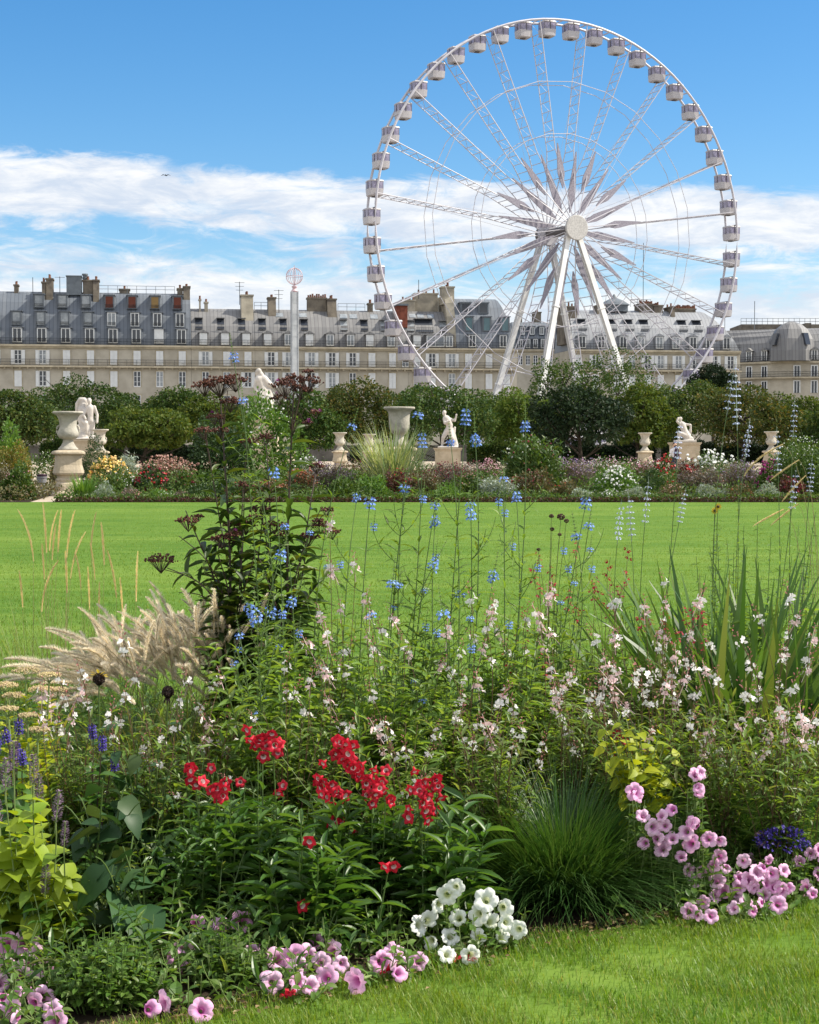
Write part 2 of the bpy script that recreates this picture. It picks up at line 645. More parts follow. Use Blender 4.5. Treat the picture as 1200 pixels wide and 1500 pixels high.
# ================================================================== BUILDINGS along the street
M_FACADE = mat('limestone_facade', (0.48, 0.44, 0.36), 0.9, 0.1, col2=(0.37, 0.335, 0.27), nscale=0.35, bump=0.15, bscale=3)
M_CORNICE = mat('limestone_trim', (0.47, 0.41, 0.30), 0.9, 0.1, noise=0.3, nscale=0.8)
M_CREAM = mat('cream_render', (0.38, 0.345, 0.275), 0.9, 0.1, noise=0.35, nscale=0.5)
M_CHIM = mat('sooty_chimney_render', (0.19, 0.165, 0.13), 0.95, 0.1, col2=(0.11, 0.095, 0.08), nscale=0.8)
M_BRICK = mat('red_brick', (0.22, 0.075, 0.05), 0.9, 0.1, noise=0.35, nscale=2)
M_POT = mat('terracotta_pot', (0.20, 0.10, 0.07), 0.9, 0.1, noise=0.3, nscale=2)
M_WHITE = mat('white_painted_wood', (0.72, 0.73, 0.72), 0.6, 0.3, noise=0.08, nscale=2)
M_GLASS = mat('dark_window_glass', (0.030, 0.035, 0.045), 0.08, 0.6)
M_PALEGLASS = mat('curtained_glass', (0.30, 0.32, 0.33), 0.15, 0.6, col2=(0.16, 0.18, 0.20), nscale=0.9)
M_TEAL = mat('greenish_glass', (0.06, 0.13, 0.15), 0.1, 0.6)
M_IRON = mat('black_iron_railing', (0.022, 0.024, 0.028), 0.6, 0.3)
M_GREYMETAL = mat('grey_sheet_metal', (0.12, 0.14, 0.16), 0.5, 0.4, noise=0.25, nscale=1.2)
M_REDBLIND = mat('rust_red_blind', (0.14, 0.045, 0.03), 0.8, 0.2)
M_OCHRE = mat('ochre_blind', (0.26, 0.17, 0.07), 0.8, 0.2)


def zincmat(name, c1, c2, step=0.62, seam=0.55):
    """zinc sheets with standing seams running up the slope"""
    m = bpy.data.materials.new(name)
    m.use_nodes = True
    t = NT(m.node_tree)
    o = t.n('ShaderNodeOutputMaterial')
    p = t.n('ShaderNodeBsdfPrincipled')
    p.inputs['Roughness'].default_value = 0.55
    p.inputs['Metallic'].default_value = 0.15
    t.l(p.outputs[0], o.inputs[0])
    tc_ = t.n('ShaderNodeTexCoord')
    sp = t.n('ShaderNodeSeparateXYZ')
    t.l(tc_.outputs['Object'], sp.inputs[0])
    u_ = t.math('DIVIDE', sp.outputs[0], step)
    fr = t.math('FRACT', u_)
    ln = t.math('LESS_THAN', fr, 0.16)
    wn = t.n('ShaderNodeTexWhiteNoise', noise_dimensions='1D')
    t.l(t.math('FLOOR', u_), wn.inputs['W'])
    n_ = t.noise(tc_.outputs['Object'], 0.5, 5, 0.65)
    f = t.math('ADD', t.math('MULTIPLY', wn.outputs['Value'], 0.4), t.math('MULTIPLY', n_, 0.7), True)
    c = t.mix(f, c1, c2)
    c = t.mix(t.math('MULTIPLY', ln, seam), c, tuple(x * 0.45 for x in c1))
    t.l(c, p.inputs['Base Color'])
    return m


M_ZINC_BLUE = zincmat('slate_blue_zinc', (0.085, 0.105, 0.135), (0.17, 0.185, 0.205))
M_ZINC = zincmat('grey_zinc', (0.125, 0.125, 0.13), (0.225, 0.22, 0.215))
M_ZINC_PALE = zincmat('pale_zinc', (0.18, 0.19, 0.21), (0.31, 0.32, 0.335))

# facade line
_P0 = Vector((gx(0, 262), 262, 0))
_P1 = Vector((gx(1083, 281), 281, 0))
_FD = (_P1 - _P0).normalized()
F_ANG = math.atan2(_FD.y, _FD.x)


def fs(px, P0=_P0, d=_FD):
    """distance along the facade line where photo column px meets it"""
    k = (px - 600) / FPX
    # x = k*y (far enough that pitch hardly matters)
    return (k * P0.y - P0.x) / (d.x - k * d.y)


def fpos(s, P0=_P0, d=_FD):
    return P0 + d * s


class House:
    """a house on the facade line between photo columns a and b; local x along the facade, y inwards"""

    def __init__(self, a, b, label, zinc, P0=_P0, d=_FD, name='apartment_building'):
        self.P0, self.d = P0, d
        self.s0, self.s1 = fs(a, P0, d), fs(b, P0, d)
        self.W = self.s1 - self.s0
        self.o = fpos(self.s0, P0, d)
        self.t = thing(name, label, 'building', self.o, math.atan2(d.y, d.x), 'houses along the street')
        self.zinc = zinc
        self.rail_n = 0

    def x(self, px):
        return fs(px, self.P0, self.d) - self.s0

    def z(self, px, py):
        return zz(py, fpos(fs(px, self.P0, self.d), self.P0, self.d).y)

    def wall(self, zc, depth=12, m=None):
        g = MB().box(0, self.W, 0, depth, 0, zc)
        g.obj('wall', m or M_FACADE, self.t)
        # string courses and cornice
        c = MB()
        c.box(-0.02, self.W + 0.02, -0.55, -0.003, zc - 0.28, zc + 0.02)
        c.box(0, self.W, -0.3, -0.004, zc - 0.55, zc - 0.281)
        c.obj('cornice', M_CORNICE, self.t)

    def balcony(self, z, proud=0.8, h=1.0, x0=0.0, x1=None, slab=True):
        x1 = self.W if x1 is None else x1
        if slab:
            g = MB().box(x0, x1, -proud, -0.005, z - 0.26, z)
            n = int((x1 - x0) / 1.2)
            for i in range(n):
                xx = x0 + (i + 0.5) * (x1 - x0) / n
                g.box(xx - 0.12, xx + 0.12, -proud * 0.8, -0.006, z - 0.55, z - 0.261)
            g.obj('balcony', M_CORNICE, self.t)
        r = MB()
        yy = -proud + 0.06
        for zz_ in (z + 0.12, z + h * 0.55, z + h):
            r.box(x0, x1, yy - 0.02, yy + 0.02, zz_ - 0.022, zz_ + 0.022)
        n = int((x1 - x0) / 0.19)
        for i in range(n + 1):
            xx = x0 + i * (x1 - x0) / n
            w_ = 0.03 if i % 8 == 0 else 0.012
            r.box(xx - w_, xx + w_, yy - 0.012, yy + 0.012, z + 0.002, z + h - 0.02)
        r.obj('railing', M_IRON, self.t)

    def window(self, xc, z0, z1, w_=1.15, style='open', y=0.0, pane=None, rows=3):
        """tall casement in the wall plane y; shutters by style"""
        f = MB()
        b = 0.16
        f.box(xc - w_ / 2 - b, xc + w_ / 2 + b, y - 0.10, y + 0.05, z1, z1 + 0.22, 1)
        f.box(xc - w_ / 2 - b, xc - w_ / 2, y - 0.08, y + 0.05, z0, z1, 1)
        f.box(xc + w_ / 2, xc + w_ / 2 + b, y - 0.08, y + 0.05, z0, z1, 1)
        fw = 0.09
        f.box(xc - w_ / 2, xc - w_ / 2 + fw, y - 0.05, y + 0.04, z0, z1)
        f.box(xc + w_ / 2 - fw, xc + w_ / 2, y - 0.05, y + 0.04, z0, z1)
        f.box(xc - fw * 0.8, xc + fw * 0.8, y - 0.052, y + 0.04, z0, z1)
        f.box(xc - w_ / 2 + fw, xc + w_ / 2 - fw, y - 0.047, y + 0.04, z1 - fw, z1 - 0.002)
        f.box(xc - w_ / 2 + fw, xc + w_ / 2 - fw, y - 0.047, y + 0.04, z0 + 0.002, z0 + fw * 2)
        for i in range(1, rows):
            zr = z0 + (z1 - z0) * i / rows
            f.box(xc - w_ / 2 + fw, xc + w_ / 2 - fw, y - 0.04, y + 0.03, zr - 0.03, zr + 0.03)
        fo = f.obj('window', [M_WHITE, M_CORNICE], self.t)
        MB().box(xc - w_ / 2 + 0.01, xc + w_ / 2 - 0.01, y - 0.02, y + 0.02, z0 + 0.01, z1 - 0.01).obj('pane', pane or M_GLASS, fo)
        if style in ('open', 'shut'):
            for s in (-1, 1):
                q = MB()
                if style == 'open':
                    xa = xc + s * (w_ / 2 + 0.02)
                    xb = xc + s * (w_ / 2 + w_ * 0.46)
                else:
                    xa = xc + s * 0.015
                    xb = xc + s * (w_ / 2 - 0.01)
                xa, xb = min(xa, xb), max(xa, xb)
                q.box(xa, xb, y - 0.15, y - 0.105, z0, z1 - 0.03)
                nsl = 12
                for i in range(nsl):
                    zr = z0 + 0.1 + (z1 - z0 - 0.2) * i / nsl
                    q.box(xa + 0.05, xb - 0.05, y - 0.165, y - 0.151, zr, zr + (z1 - z0 - 0.2) / nsl * 0.55)
                q.obj('shutter', M_WHITE, fo)

    def mansard(self, prof, m=None, x0=0.0, x1=None, depth=13.0, hip=(0, 0)):
        """prof: [(y, z)...] from eaves to ridge; hip: how far the ends lean in at the ridge"""
        x1 = self.W if x1 is None else x1
        top = prof[-1]
        zb, zt = prof[0][1], top[1]
        P = list(prof) + [(depth - y_, z_) for y_, z_ in reversed(prof)]
        n = len(P)

        def xo(z_, side):
            k = ((z_ - zb) / (zt - zb)) ** 1.3
            return hip[side] * k
        V = [(x0 + xo(z_, 0), y_, z_) for y_, z_ in P] + [(x1 - xo(z_, 1), y_, z_) for y_, z_ in P]
        F = [(i, n + i, n + i + 1, i + 1) for i in range(n - 1)]
        F += [tuple(range(n - 1, -1, -1))[::-1][::-1], tuple(range(n, 2 * n))]
        g = MB().add(V, F)
        ro = g.obj('roof', m or self.zinc, self.t)
        self.prof = prof
        return ro

    def ys(self, z):
        return float(np.interp(z, [p[1] for p in self.prof], [p[0] for p in self.prof]))

    def dormer(self, xc, z0, z1, w_=1.25, hood='flat', pane=None, frame=None, proud=0.35, rail=False):
        """box dormer standing out of the mansard slope"""
        y0 = self.ys(z0) - proud
        y1 = self.ys(min(z1 + 0.3, self.prof[-1][1])) + 0.4
        h = w_ / 2 + 0.14
        g = MB()
        g.box(xc - h, xc + h, y0, y1, z0 - 0.05, z1 + 0.06)
        if hood == 'flat':
            g.box(xc - h - 0.14, xc + h + 0.14, y0 - 0.22, y1, z1 + 0.061, z1 + 0.2)
        else:
            a, b_ = xc - h - 0.15, xc + h + 0.15
            zt = z1 + 0.06
            V = [(a, y0 - 0.2, zt), (b_, y0 - 0.2, zt), (xc, y0 - 0.2, zt + 0.5), (a, y1, zt), (b_, y1, zt), (xc, y1, zt + 0.5)]
            g.add(V, [(0, 1, 2), (3, 5, 4), (0, 2, 5, 3), (1, 4, 5, 2), (0, 3, 4, 1)])
        d = g.obj('dormer', self.zinc, self.t)
        f = MB()
        yf = y0 - 0.004
        fw = 0.12
        fm = frame or M_WHITE
        f.box(xc - w_ / 2, xc - w_ / 2 + fw, yf - 0.09, yf, z0, z1)
        f.box(xc + w_ / 2 - fw, xc + w_ / 2, yf - 0.09, yf, z0, z1)
        f.box(xc - w_ / 2 + fw, xc + w_ / 2 - fw, yf - 0.088, yf, z1 - fw, z1 - 0.002)
        f.box(xc - w_ / 2 + fw, xc + w_ / 2 - fw, yf - 0.088, yf, z0 + 0.002, z0 + fw)
        if frame is None:
            f.box(xc - 0.05, xc + 0.05, yf - 0.086, yf, z0 + fw, z1 - fw)
        f.obj('window_frame', fm, d)
        MB().box(xc - w_ / 2 + 0.01, xc + w_ / 2 - 0.01, yf - 0.04, yf - 0.001, z0 + 0.01, z1 - 0.01).obj('pane', pane or M_GLASS, d)
        if rail:
            r = MB()
            for zr in (z0 + 0.35, z0 + 0.6):
                r.box(xc - w_ / 2, xc + w_ / 2, yf - 0.16, yf - 0.12, zr, zr + 0.04)
            for i in range(8):
                xx = xc - w_ / 2 + (i + 0.5) * w_ / 8
                r.box(xx - 0.015, xx + 0.015, yf - 0.155, yf - 0.125, z0, z0 + 0.6)
            r.obj('window_railing', M_IRON, d)

    def inset(self, xc, z0, z1, w_=1.15, pane=None):
        """window cut into the slope: dark recess with side cheeks"""
        g = MB()
        ya, yb = self.ys(z0), self.ys(z1)
        e = 0.09
        V = [(xc - w_ / 2, ya - e, z0), (xc + w_ / 2, ya - e, z0), (xc + w_ / 2, yb - e, z1), (xc - w_ / 2, yb - e, z1),
             (xc - w_ / 2, ya + 0.1, z0), (xc + w_ / 2, ya + 0.1, z0), (xc + w_ / 2, yb + 0.1, z1), (xc - w_ / 2, yb + 0.1, z1)]
        g.add(V, [(0, 1, 2, 3), (0, 4, 5, 1), (1, 5, 6, 2), (2, 6, 7, 3), (3, 7, 4, 0)])
        wo = g.obj('roof_window', pane or M_GLASS, self.t)
        f = MB()
        f.box(xc - w_ / 2 - 0.08, xc + w_ / 2 + 0.08, yb - 0.75, yb + 0.1, z1, z1 + 0.12)
        f.obj('hood', self.zinc, wo)
        f = MB()
        f.box(xc - w_ / 2, xc + w_ / 2, ya - e - 0.05, ya - e + 0.02, z0, z0 + 0.1)
        f.obj('sill', self.zinc, wo)
        r = MB()
        for i in range(8):
            xx = xc - w_ / 2 + (i + 0.5) * w_ / 8
            r.box(xx - 0.02, xx + 0.02, ya - 0.3, ya - 0.27, z0, z0 + 0.75)
        r.box(xc - w_ / 2, xc + w_ / 2, ya - 0.31, ya - 0.26, z0 + 0.751, z0 + 0.8)
        r.obj('window_railing', M_IRON, wo)

    def skylight(self, xc, z0, z1, w_=1.0):
        ya, yb = self.ys(z0), self.ys(z1)
        e = 0.1
        V = [(xc - w_ / 2, ya - e, z0), (xc + w_ / 2, ya - e, z0), (xc + w_ / 2, yb - e, z1), (xc - w_ / 2, yb - e, z1)]
        V += [(x_, y_ + e + 0.05, z_) for x_, y_, z_ in V]
        g = MB().add(V, [(0, 1, 2, 3), (0, 4, 5, 1), (1, 5, 6, 2), (2, 6, 7, 3), (3, 7, 4, 0)])
        g.obj('skylight', M_PALEGLASS, self.t)

    def chimney(self, xa, xb, z0, z1, y0=1.5, y1=6.0, m=None, pots=6, slope=0.0):
        g = MB()
        mm = m or M_CHIM
        V = [(xa, y0, z0), (xb, y0, z0), (xb, y1, z0), (xa, y1, z0), (xa, y0 + slope, z1), (xb, y0 + slope, z1), (xb, y1, z1), (xa, y1, z1)]
        g.add(V, [(0, 3, 2, 1), (4, 5, 6, 7), (0, 1, 5, 4), (1, 2, 6, 5), (2, 3, 7, 6), (3, 0, 4, 7)])
        g.box(xa - 0.12, xb + 0.12, y0 + slope - 0.12, y1 + 0.12, z1 + 0.002, z1 + 0.25)
        c = g.obj('chimney', mm, self.t)
        rr = random.Random(int(xa * 31 + z1 * 7))
        long_x = (xb - xa) > 2.2
        for i in range(pots):
            k = (i + 0.5) / pots
            px_ = xa + (xb - xa) * (k if long_x else 0.5)
            py_ = y0 + slope + 0.3 if long_x else y0 + slope + (y1 - y0 - slope) * k
            h = rr.uniform(0.25, 0.6)
            q = MB().lathe([(0.17, z1 + 0.25), (0.14, z1 + 0.25 + h), (0.18, z1 + 0.25 + h), (0.18, z1 + 0.32 + h)], 8, px_, py_)
            q.obj('chimney_pot', M_POT, c)

    def antenna(self, xc, z0, h, y=4.0, bars=3):
        g = MB().bar((xc, y, z0 - 1), (xc, y, z0 + h), 0.05, 4)
        for i in range(bars):
            zz_ = z0 + h * (0.95 - 0.22 * i)
            g.bar((xc - 0.8 + 0.1 * i, y, zz_), (xc + 0.8 - 0.1 * i, y, zz_), 0.03, 4)
            g.bar((xc, y - 0.6, zz_ - 0.1), (xc, y + 0.6, zz_ - 0.1), 0.03, 4)
        g.obj('antenna', M_IRON, self.t)

    def roof_rail(self, x0, x1, z, y=4.5, h=1.1):
        r = MB()
        for zr in (z + h, z + h * 0.5):
            r.bar((x0, y, zr), (x1, y, zr), 0.035, 4)
        n = int((x1 - x0) / 1.6) + 1
        for i in range(n + 1):
            xx = x0 + i * (x1 - x0) / n
            r.bar((xx, y, z - 0.2), (xx, y, z + h), 0.035, 4)
        r.obj('roof_railing', M_GREYMETAL, self.t)


RB = random.Random(3)
ZC = 17.9                                         # zinc balcony height of the whole row
Z5, Z4 = (14.75, 17.05), (11.2, 13.75)            # the two upper facade storeys
BALC = 14.55


def storeys(h, bays, st5, st4, w_=1.15):
    for px, a in zip(bays, st5):
        h.window(h.x(px), Z5[0], Z5[1], w_, a, pane=RB.choice((M_GLASS, M_GLASS, M_PALEGLASS)))
    for px, a in zip(bays, st4):
        if a:
            h.window(h.x(px), Z4[0], Z4[1], w_, a, pane=RB.choice((M_GLASS, M_GLASS, M_PALEGLASS)))


# ---- the tall slate-blue house at the left
A = House(-215, 281, 'tall house at the left with blue grey mansard roof and three rows of dormers', M_ZINC_BLUE)
A.wall(ZC)
bays = [-188, -152, -116, -80, -44, -8, 28, 64, 99, 134, 168, 202, 235, 268]
storeys(A, bays, ['shut', 'open', 'shut', 'shut', 'open', 'open', 'open', 'open', 'shut', 'shut', 'shut', 'shut', 'shut', 'shut'], ['shut', 'shut', 'open', 'shut', 'shut', 'shut', 'shut', 'open', 'shut', 'shut', 'shut', 'plain', 'plain', 'plain'])
for px in bays:
    A.window(A.x(px), 7.4, 9.9, 1.15, 'plain')
A.balcony(BALC)
A.balcony(10.9, slab=True, h=0.0001) if False else None
A.mansard([(0.25, ZC + 0.03), (0.7, 19.9), (1.5, 22.6), (2.7, 24.9), (4.0, 26.3), (4.8, 26.75)], hip=(0.0, 0.05))
A.balcony(ZC + 0.03, proud=0.55, slab=False)
d1 = [-188, -152, -116, -80, -44, -8, 27, 63, 98, 133, 167, 201, 234, 267]
d2 = [-190, -154, -118, -82, -46, -10, 25.5, 61, 96, 130.5, 165, 199, 232, 265]
d3 = [58, 92.5, 127, 161.5, 195, 228.5, 261.5]
for i, px in enumerate(d1):
    A.dormer(A.x(px), 18.25, 20.55, 1.45, 'flat', pane=M_GLASS if i != 12 else M_WHITE, rail=True)
for i, px in enumerate(d2):
    A.dormer(A.x(px), 21.0, 23.2, 1.35, 'flat', pane=M_PALEGLASS if i < 11 else M_GLASS, frame=M_GREYMETAL if i < 10 else None, proud=0.3, rail=True)
for i, px in enumerate(d3):
    A.dormer(A.x(px), 23.95, 26.0, 1.4, 'flat', pane=[M_PALEGLASS, M_PALEGLASS, M_PALEGLASS, M_REDBLIND, M_REDBLIND, M_OCHRE, M_REDBLIND][i], frame=M_GREYMETAL, proud=0.5, rail=True)
A.chimney(A.x(62) , A.x(67), 24, 28.0, 3.0, 5.0, pots=2)
A.chimney(A.x(68) , A.x(78), 22.5, 28.6, 2.8, 6.0, pots=6, slope=0.6)
A.chimney(A.x(122) , A.x(137), 26, 28.5, 4.0, 6.5, pots=7)
A.chimney(A.x(137.5) , A.x(146), 23.5, 28.5, 2.6, 6.0, pots=5, slope=0.8)
A.chimney(A.x(262) , A.x(270), 25.6, 27.4, 4.2, 6.5, pots=4)
A.chimney(A.x(271), A.x(280.5), 17.95, 27.7, 2.2, 8.0, pots=8, slope=1.5)
A.chimney(A.x(176), A.x(191), 25.8, 27.2, 4.6, 6.5, pots=5)
A.chimney(A.x(20), A.x(26), 25, 27.6, 4.2, 6.0, pots=2)
g = MB().box(A.x(98), A.x(120), 3.4, 7, 26.2, 29.2)
g.box(A.x(98) - 0.1, A.x(120) + 0.1, 3.3, 7.1, 29.2, 29.35)
g.obj('lift_housing', M_GREYMETAL, A.t)
MB().lathe([(0.35, 26.5), (0.35, 29.5), (0.5, 29.52), (0.5, 29.8)], 10, A.x(125), 5).obj('vent_pipe', M_GREYMETAL, A.t)
A.roof_rail(A.x(145), A.x(258), 26.8)
A.antenna(A.x(48), 26.6, 2.4, bars=0)
A.antenna(A.x(88), 26.6, 2.6, bars=1)

# ---- the lower grey houses
def low_house(a, b, label, bays, st5, st4, ztop=24.4, lower=None, upper=None, zinc=None):
    h = House(a, b, label, zinc or M_ZINC)
    h.wall(ZC)
    storeys(h, bays, st5, st4)
    for px in bays:
        h.window(h.x(px), 7.4, 9.9, 1.15, 'plain')
    h.balcony(BALC)
    h.mansard([(0.25, ZC + 0.03), (0.7, 19.4), (1.6, 21.3), (2.9, 23.0), (4.3, 24.0), (5.3, ztop)])
    h.balcony(ZC + 0.03, proud=0.55, slab=False)
    for px in (lower if lower is not None else bays):
        h.dormer(h.x(px), 18.15, 20.0, 1.2, 'gable', pane=RB.choice((M_WHITE, M_PALEGLASS, M_WHITE)))
    for px in (upper or []):
        h.inset(h.x(px), 20.75, 22.6, 1.15, pane=RB.choice((M_GLASS, M_GLASS, M_PALEGLASS)))
    return h


B1 = low_house(281.3, 374, 'low grey zinc roofed house next to the tall blue grey one', [302, 333, 364], ['open', 'shut', 'shut'], ['plain', 'plain', 'open'],
               lower=[299, 330.5, 361.5], upper=[293, 325, 356])
B1.chimney(B1.x(356), B1.x(373.5), 18.6, 26.4, 1.6, 6.5, m=M_CREAM, pots=6, slope=1.6)
B1.chimney(B1.x(294), B1.x(296.5), 23, 25.6, 4, 4.8, m=M_CREAM, pots=1)
B1.chimney(B1.x(302), B1.x(307), 23, 25.2, 4, 5.2, m=M_CREAM, pots=2)
B1.antenna(B1.x(354), 26, 2.8)
B2 = low_house(374.3, 497, 'grey zinc roofed house behind the globe column with a bare rendered chimney stack', [398, 424, 457, 487], ['open', 'open', 'open', 'open'], ['open', 'open', 'open', 'open'],
               lower=[393, 423, 454, 484], upper=[386, 417, 448])
B2.chimney(B2.x(396), B2.x(407.5), 20.5, 26.1, 2.4, 6.0, pots=4, slope=1.4)
B2.chimney(B2.x(455), B2.x(483), 23.2, 26.2, 4.6, 6.2, pots=9)
B2.chimney(B2.x(483.5), B2.x(497), 20.2, 26.0, 2.2, 7, pots=5, slope=1.6)
B2.roof_rail(B2.x(376), B2.x(396), 24.4)
B2.antenna(B2.x(412), 24.6, 3.0)
B2.skylight(B2.x(412), 23.05, 23.75, 1.3)
B2.skylight(B2.x(447), 23.05, 23.75, 1.3)
B3 = low_house(497.3, 598, 'grey zinc roofed house at the left foot of the wheel with flat skylights', [517, 545, 575, 594], ['open', 'shut', 'shut', 'plain'], ['plain', 'shut', 'shut', ''],
               lower=[514, 542, 573], upper=[506, 536, 565])
for px in (507, 521.5, 552):
    B3.skylight(B3.x(px), 22.9, 23.7, 1.25)
B3.chimney(B3.x(545), B3.x(552), 23.4, 25.4, 4.6, 6, pots=3)
B3.roof_rail(B3.x(500), B3.x(540), 24.4)
g = MB().box(B3.x(583), B3.x(599) , 1.4, 5, 21.4, 25.0)
br = g.obj('brick_attic', M_BRICK, B3.t)
MB().box(B3.x(582), B3.x(600), 1.0, 5.4, 25.002, 25.3).obj('attic_roof', M_GREYMETAL, br)
B4 = low_house(598.3, 668, 'grey roofed house with a wide dark studio window under the cream gable wall', [611, 633, 662], ['shut', 'open', 'open'], ['plain', 'shut', 'plain'],
               lower=[611, 658], upper=[598 + 6, 652])
B4.inset(B4.x(624), 20.6, 22.9, 3.0)
B4.dormer(B4.x(638), 18.15, 20.0, 3.0, 'flat', pane=M_PALEGLASS)
for px in (609, 621, 636):
    B4.skylight(B4.x(px), 23.2, 23.9, 1.1)
B4.chimney(B4.x(617), B4.x(651), 23.2, 27.4, 6.5, 9.5, m=M_CREAM, pots=3)
B4.chimney(B4.x(596), B4.x(616.5), 23.2, 26.2, 6.0, 9.5, m=M_CREAM, pots=4)
B4.antenna(B4.x(619), 27.4, 2.2, bars=0)
Cc = House(668.3, 757, 'tall cream gabled house with blue zinc mansard and greenish dormer windows', M_ZINC_BLUE)
Cc.wall(ZC)
storeys(Cc, [686, 716, 742], ['shut', 'shut', 'shut'], ['shut', 'shut', 'shut'])
Cc.balcony(BALC)
Cc.mansard([(0.25, ZC + 0.03), (0.6, 20.2), (1.3, 22.8), (2.6, 25.0), (4.0, 26.2), (5.2, 26.6)], hip=(0, 2.6))
Cc.balcony(ZC + 0.03, proud=0.55, slab=False)
for px in (688, 714, 741):
    Cc.dormer(Cc.x(px), 20.9, 23.2, 1.25, 'flat', pane=M_TEAL, frame=M_GREYMETAL, proud=0.1)
for px in (692, 737):
    Cc.dormer(Cc.x(px), 18.2, 20.2, 1.2, 'flat', pane=M_GLASS, proud=0.1)
for px in (685, 711):
    Cc.dormer(Cc.x(px), 23.9, 25.6, 1.5, 'flat', pane=M_GLASS, frame=M_GREYMETAL, proud=0.1)
# stepped gable wall in cream render on the left, rising above the neighbour
V = [(-0.02, 0.1, ZC), (-0.02, 0.5, 20.4), (-0.02, 1.2, 23.0), (-0.02, 2.4, 25.3), (-0.02, 3.6, 26.6), (-0.02, 10, 26.9), (-0.02, 10, ZC)]
gw = MB().add([(x_ - 1.3, y_ + 0.6, z_ + 0.35) for x_, y_, z_ in V] + [(x_, y_ - 0.05, z_ + 0.35) for x_, y_, z_ in V],
              [tuple(range(6, -1, -1)), tuple(range(7, 14))] + [(i, (i + 1) % 7, 7 + (i + 1) % 7, 7 + i) for i in range(7)])
gw.obj('gable_wall', M_CREAM, Cc.t)
Cc.chimney(Cc.x(653), Cc.x(671), 25.5, 28.3, 3.6, 6.0, m=M_CREAM, pots=5)

# ---- house of the side street seen between the wheel legs
_Q0 = Vector((gx(700, 345), 345, 0))
Fh = House(752, 900, 'farther grey house seen through the gap behind the wheel legs', M_ZINC_BLUE, _Q0, Vector((1, 0.06, 0)).normalized())
zf = Fh.z(790, 512)
Fh.wall(zf)
Fh.mansard([(0.25, zf + 0.03), (0.9, zf + 2.6), (2.4, zf + 5.0), (4.0, zf + 6.0)])
Fh.balcony(zf + 0.03, proud=0.55, slab=False)
for px in range(762, 850, 11):
    Fh.dormer(Fh.x(px), zf + 0.3, zf + 2.2, 0.9, 'gable')
    Fh.window(Fh.x(px), zf - 3.3, zf - 1.2, 0.95, 'plain')
for px in range(766, 850, 14):
    Fh.dormer(Fh.x(px), zf + 3.2, zf + 4.8, 0.9, 'flat')
Fh.chimney(Fh.x(785), Fh.x(796), zf + 5, zf + 8, 4, 7, pots=5)
Fh.chimney(Fh.x(762), Fh.x(768), zf + 5, zf + 7.4, 4, 7, pots=3)

# ---- corner house right of the wheel with the pale curved roof
Dh = House(838, 1083, 'cream corner house right of the wheel hub with pale curved zinc roof and a lantern', M_ZINC_PALE)
Dh.wall(ZC)
db = [846, 872, 903, 925, 948, 967, 993, 1018, 1045, 1069]
storeys(Dh, db, ['shut', 'open', 'open', 'plain', 'open', 'open', 'open', 'open', 'open', 'open'], ['shut'] * 10)
Dh.balcony(BALC)
Dh.mansard([(0.25, ZC + 0.03), (0.6, 19.6), (1.6, 21.8), (3.2, 23.6), (5.2, 24.8), (6.5, 25.1)], hip=(0.5, 5.0))
Dh.balcony(ZC + 0.03, proud=0.55, slab=False)
for px in [852, 880, 912, 938, 965, 989, 1014, 1038, 1063]:
    Dh.dormer(Dh.x(px), 18.2, 20.2, 1.25, 'gable', pane=RB.choice((M_PALEGLASS, M_GLASS)))
for px in [856, 900, 925, 948, 1004, 1026]:
    Dh.inset(Dh.x(px), 21.3, 23.2, 1.5)
Dh.chimney(Dh.x(815) + 2, Dh.x(838) + 1.6, 19, 25.2, 3, 8, pots=4)
Dh.chimney(Dh.x(884), Dh.x(896), 20.6, 25.6, 3.6, 7, pots=4, slope=0.8)
Dh.chimney(Dh.x(948), Dh.x(968), 24, 26.0, 5, 8, pots=8)
Dh.chimney(Dh.x(969), Dh.x(983), 24, 25.8, 5, 8, pots=5)
Dh.chimney(Dh.x(992), Dh.x(997.5), 21, 25.5, 3, 8, pots=2, slope=1.0)
Dh.chimney(Dh.x(999), Dh.x(1033), 22.5, 25.3, 5.5, 9, pots=14)
V = []
lx0, lx1 = Dh.x(898), Dh.x(930)
MB().lathe([(2.2, 24.8), (2.2, 25.9), (2.5, 25.95), (1.5, 26.7), (0.5, 27.2), (0.12, 27.9)], 16, (lx0 + lx1) / 2, 6.5, sq=3).obj('roof_lantern', M_GREYMETAL, Dh.t)
Dh.antenna(Dh.x(951), 25.5, 11, bars=0)
Dh.roof_rail(Dh.x(940), Dh.x(970), 26.0, y=7)
Dh.antenna(Dh.x(1072), 22, 3.0, bars=0)

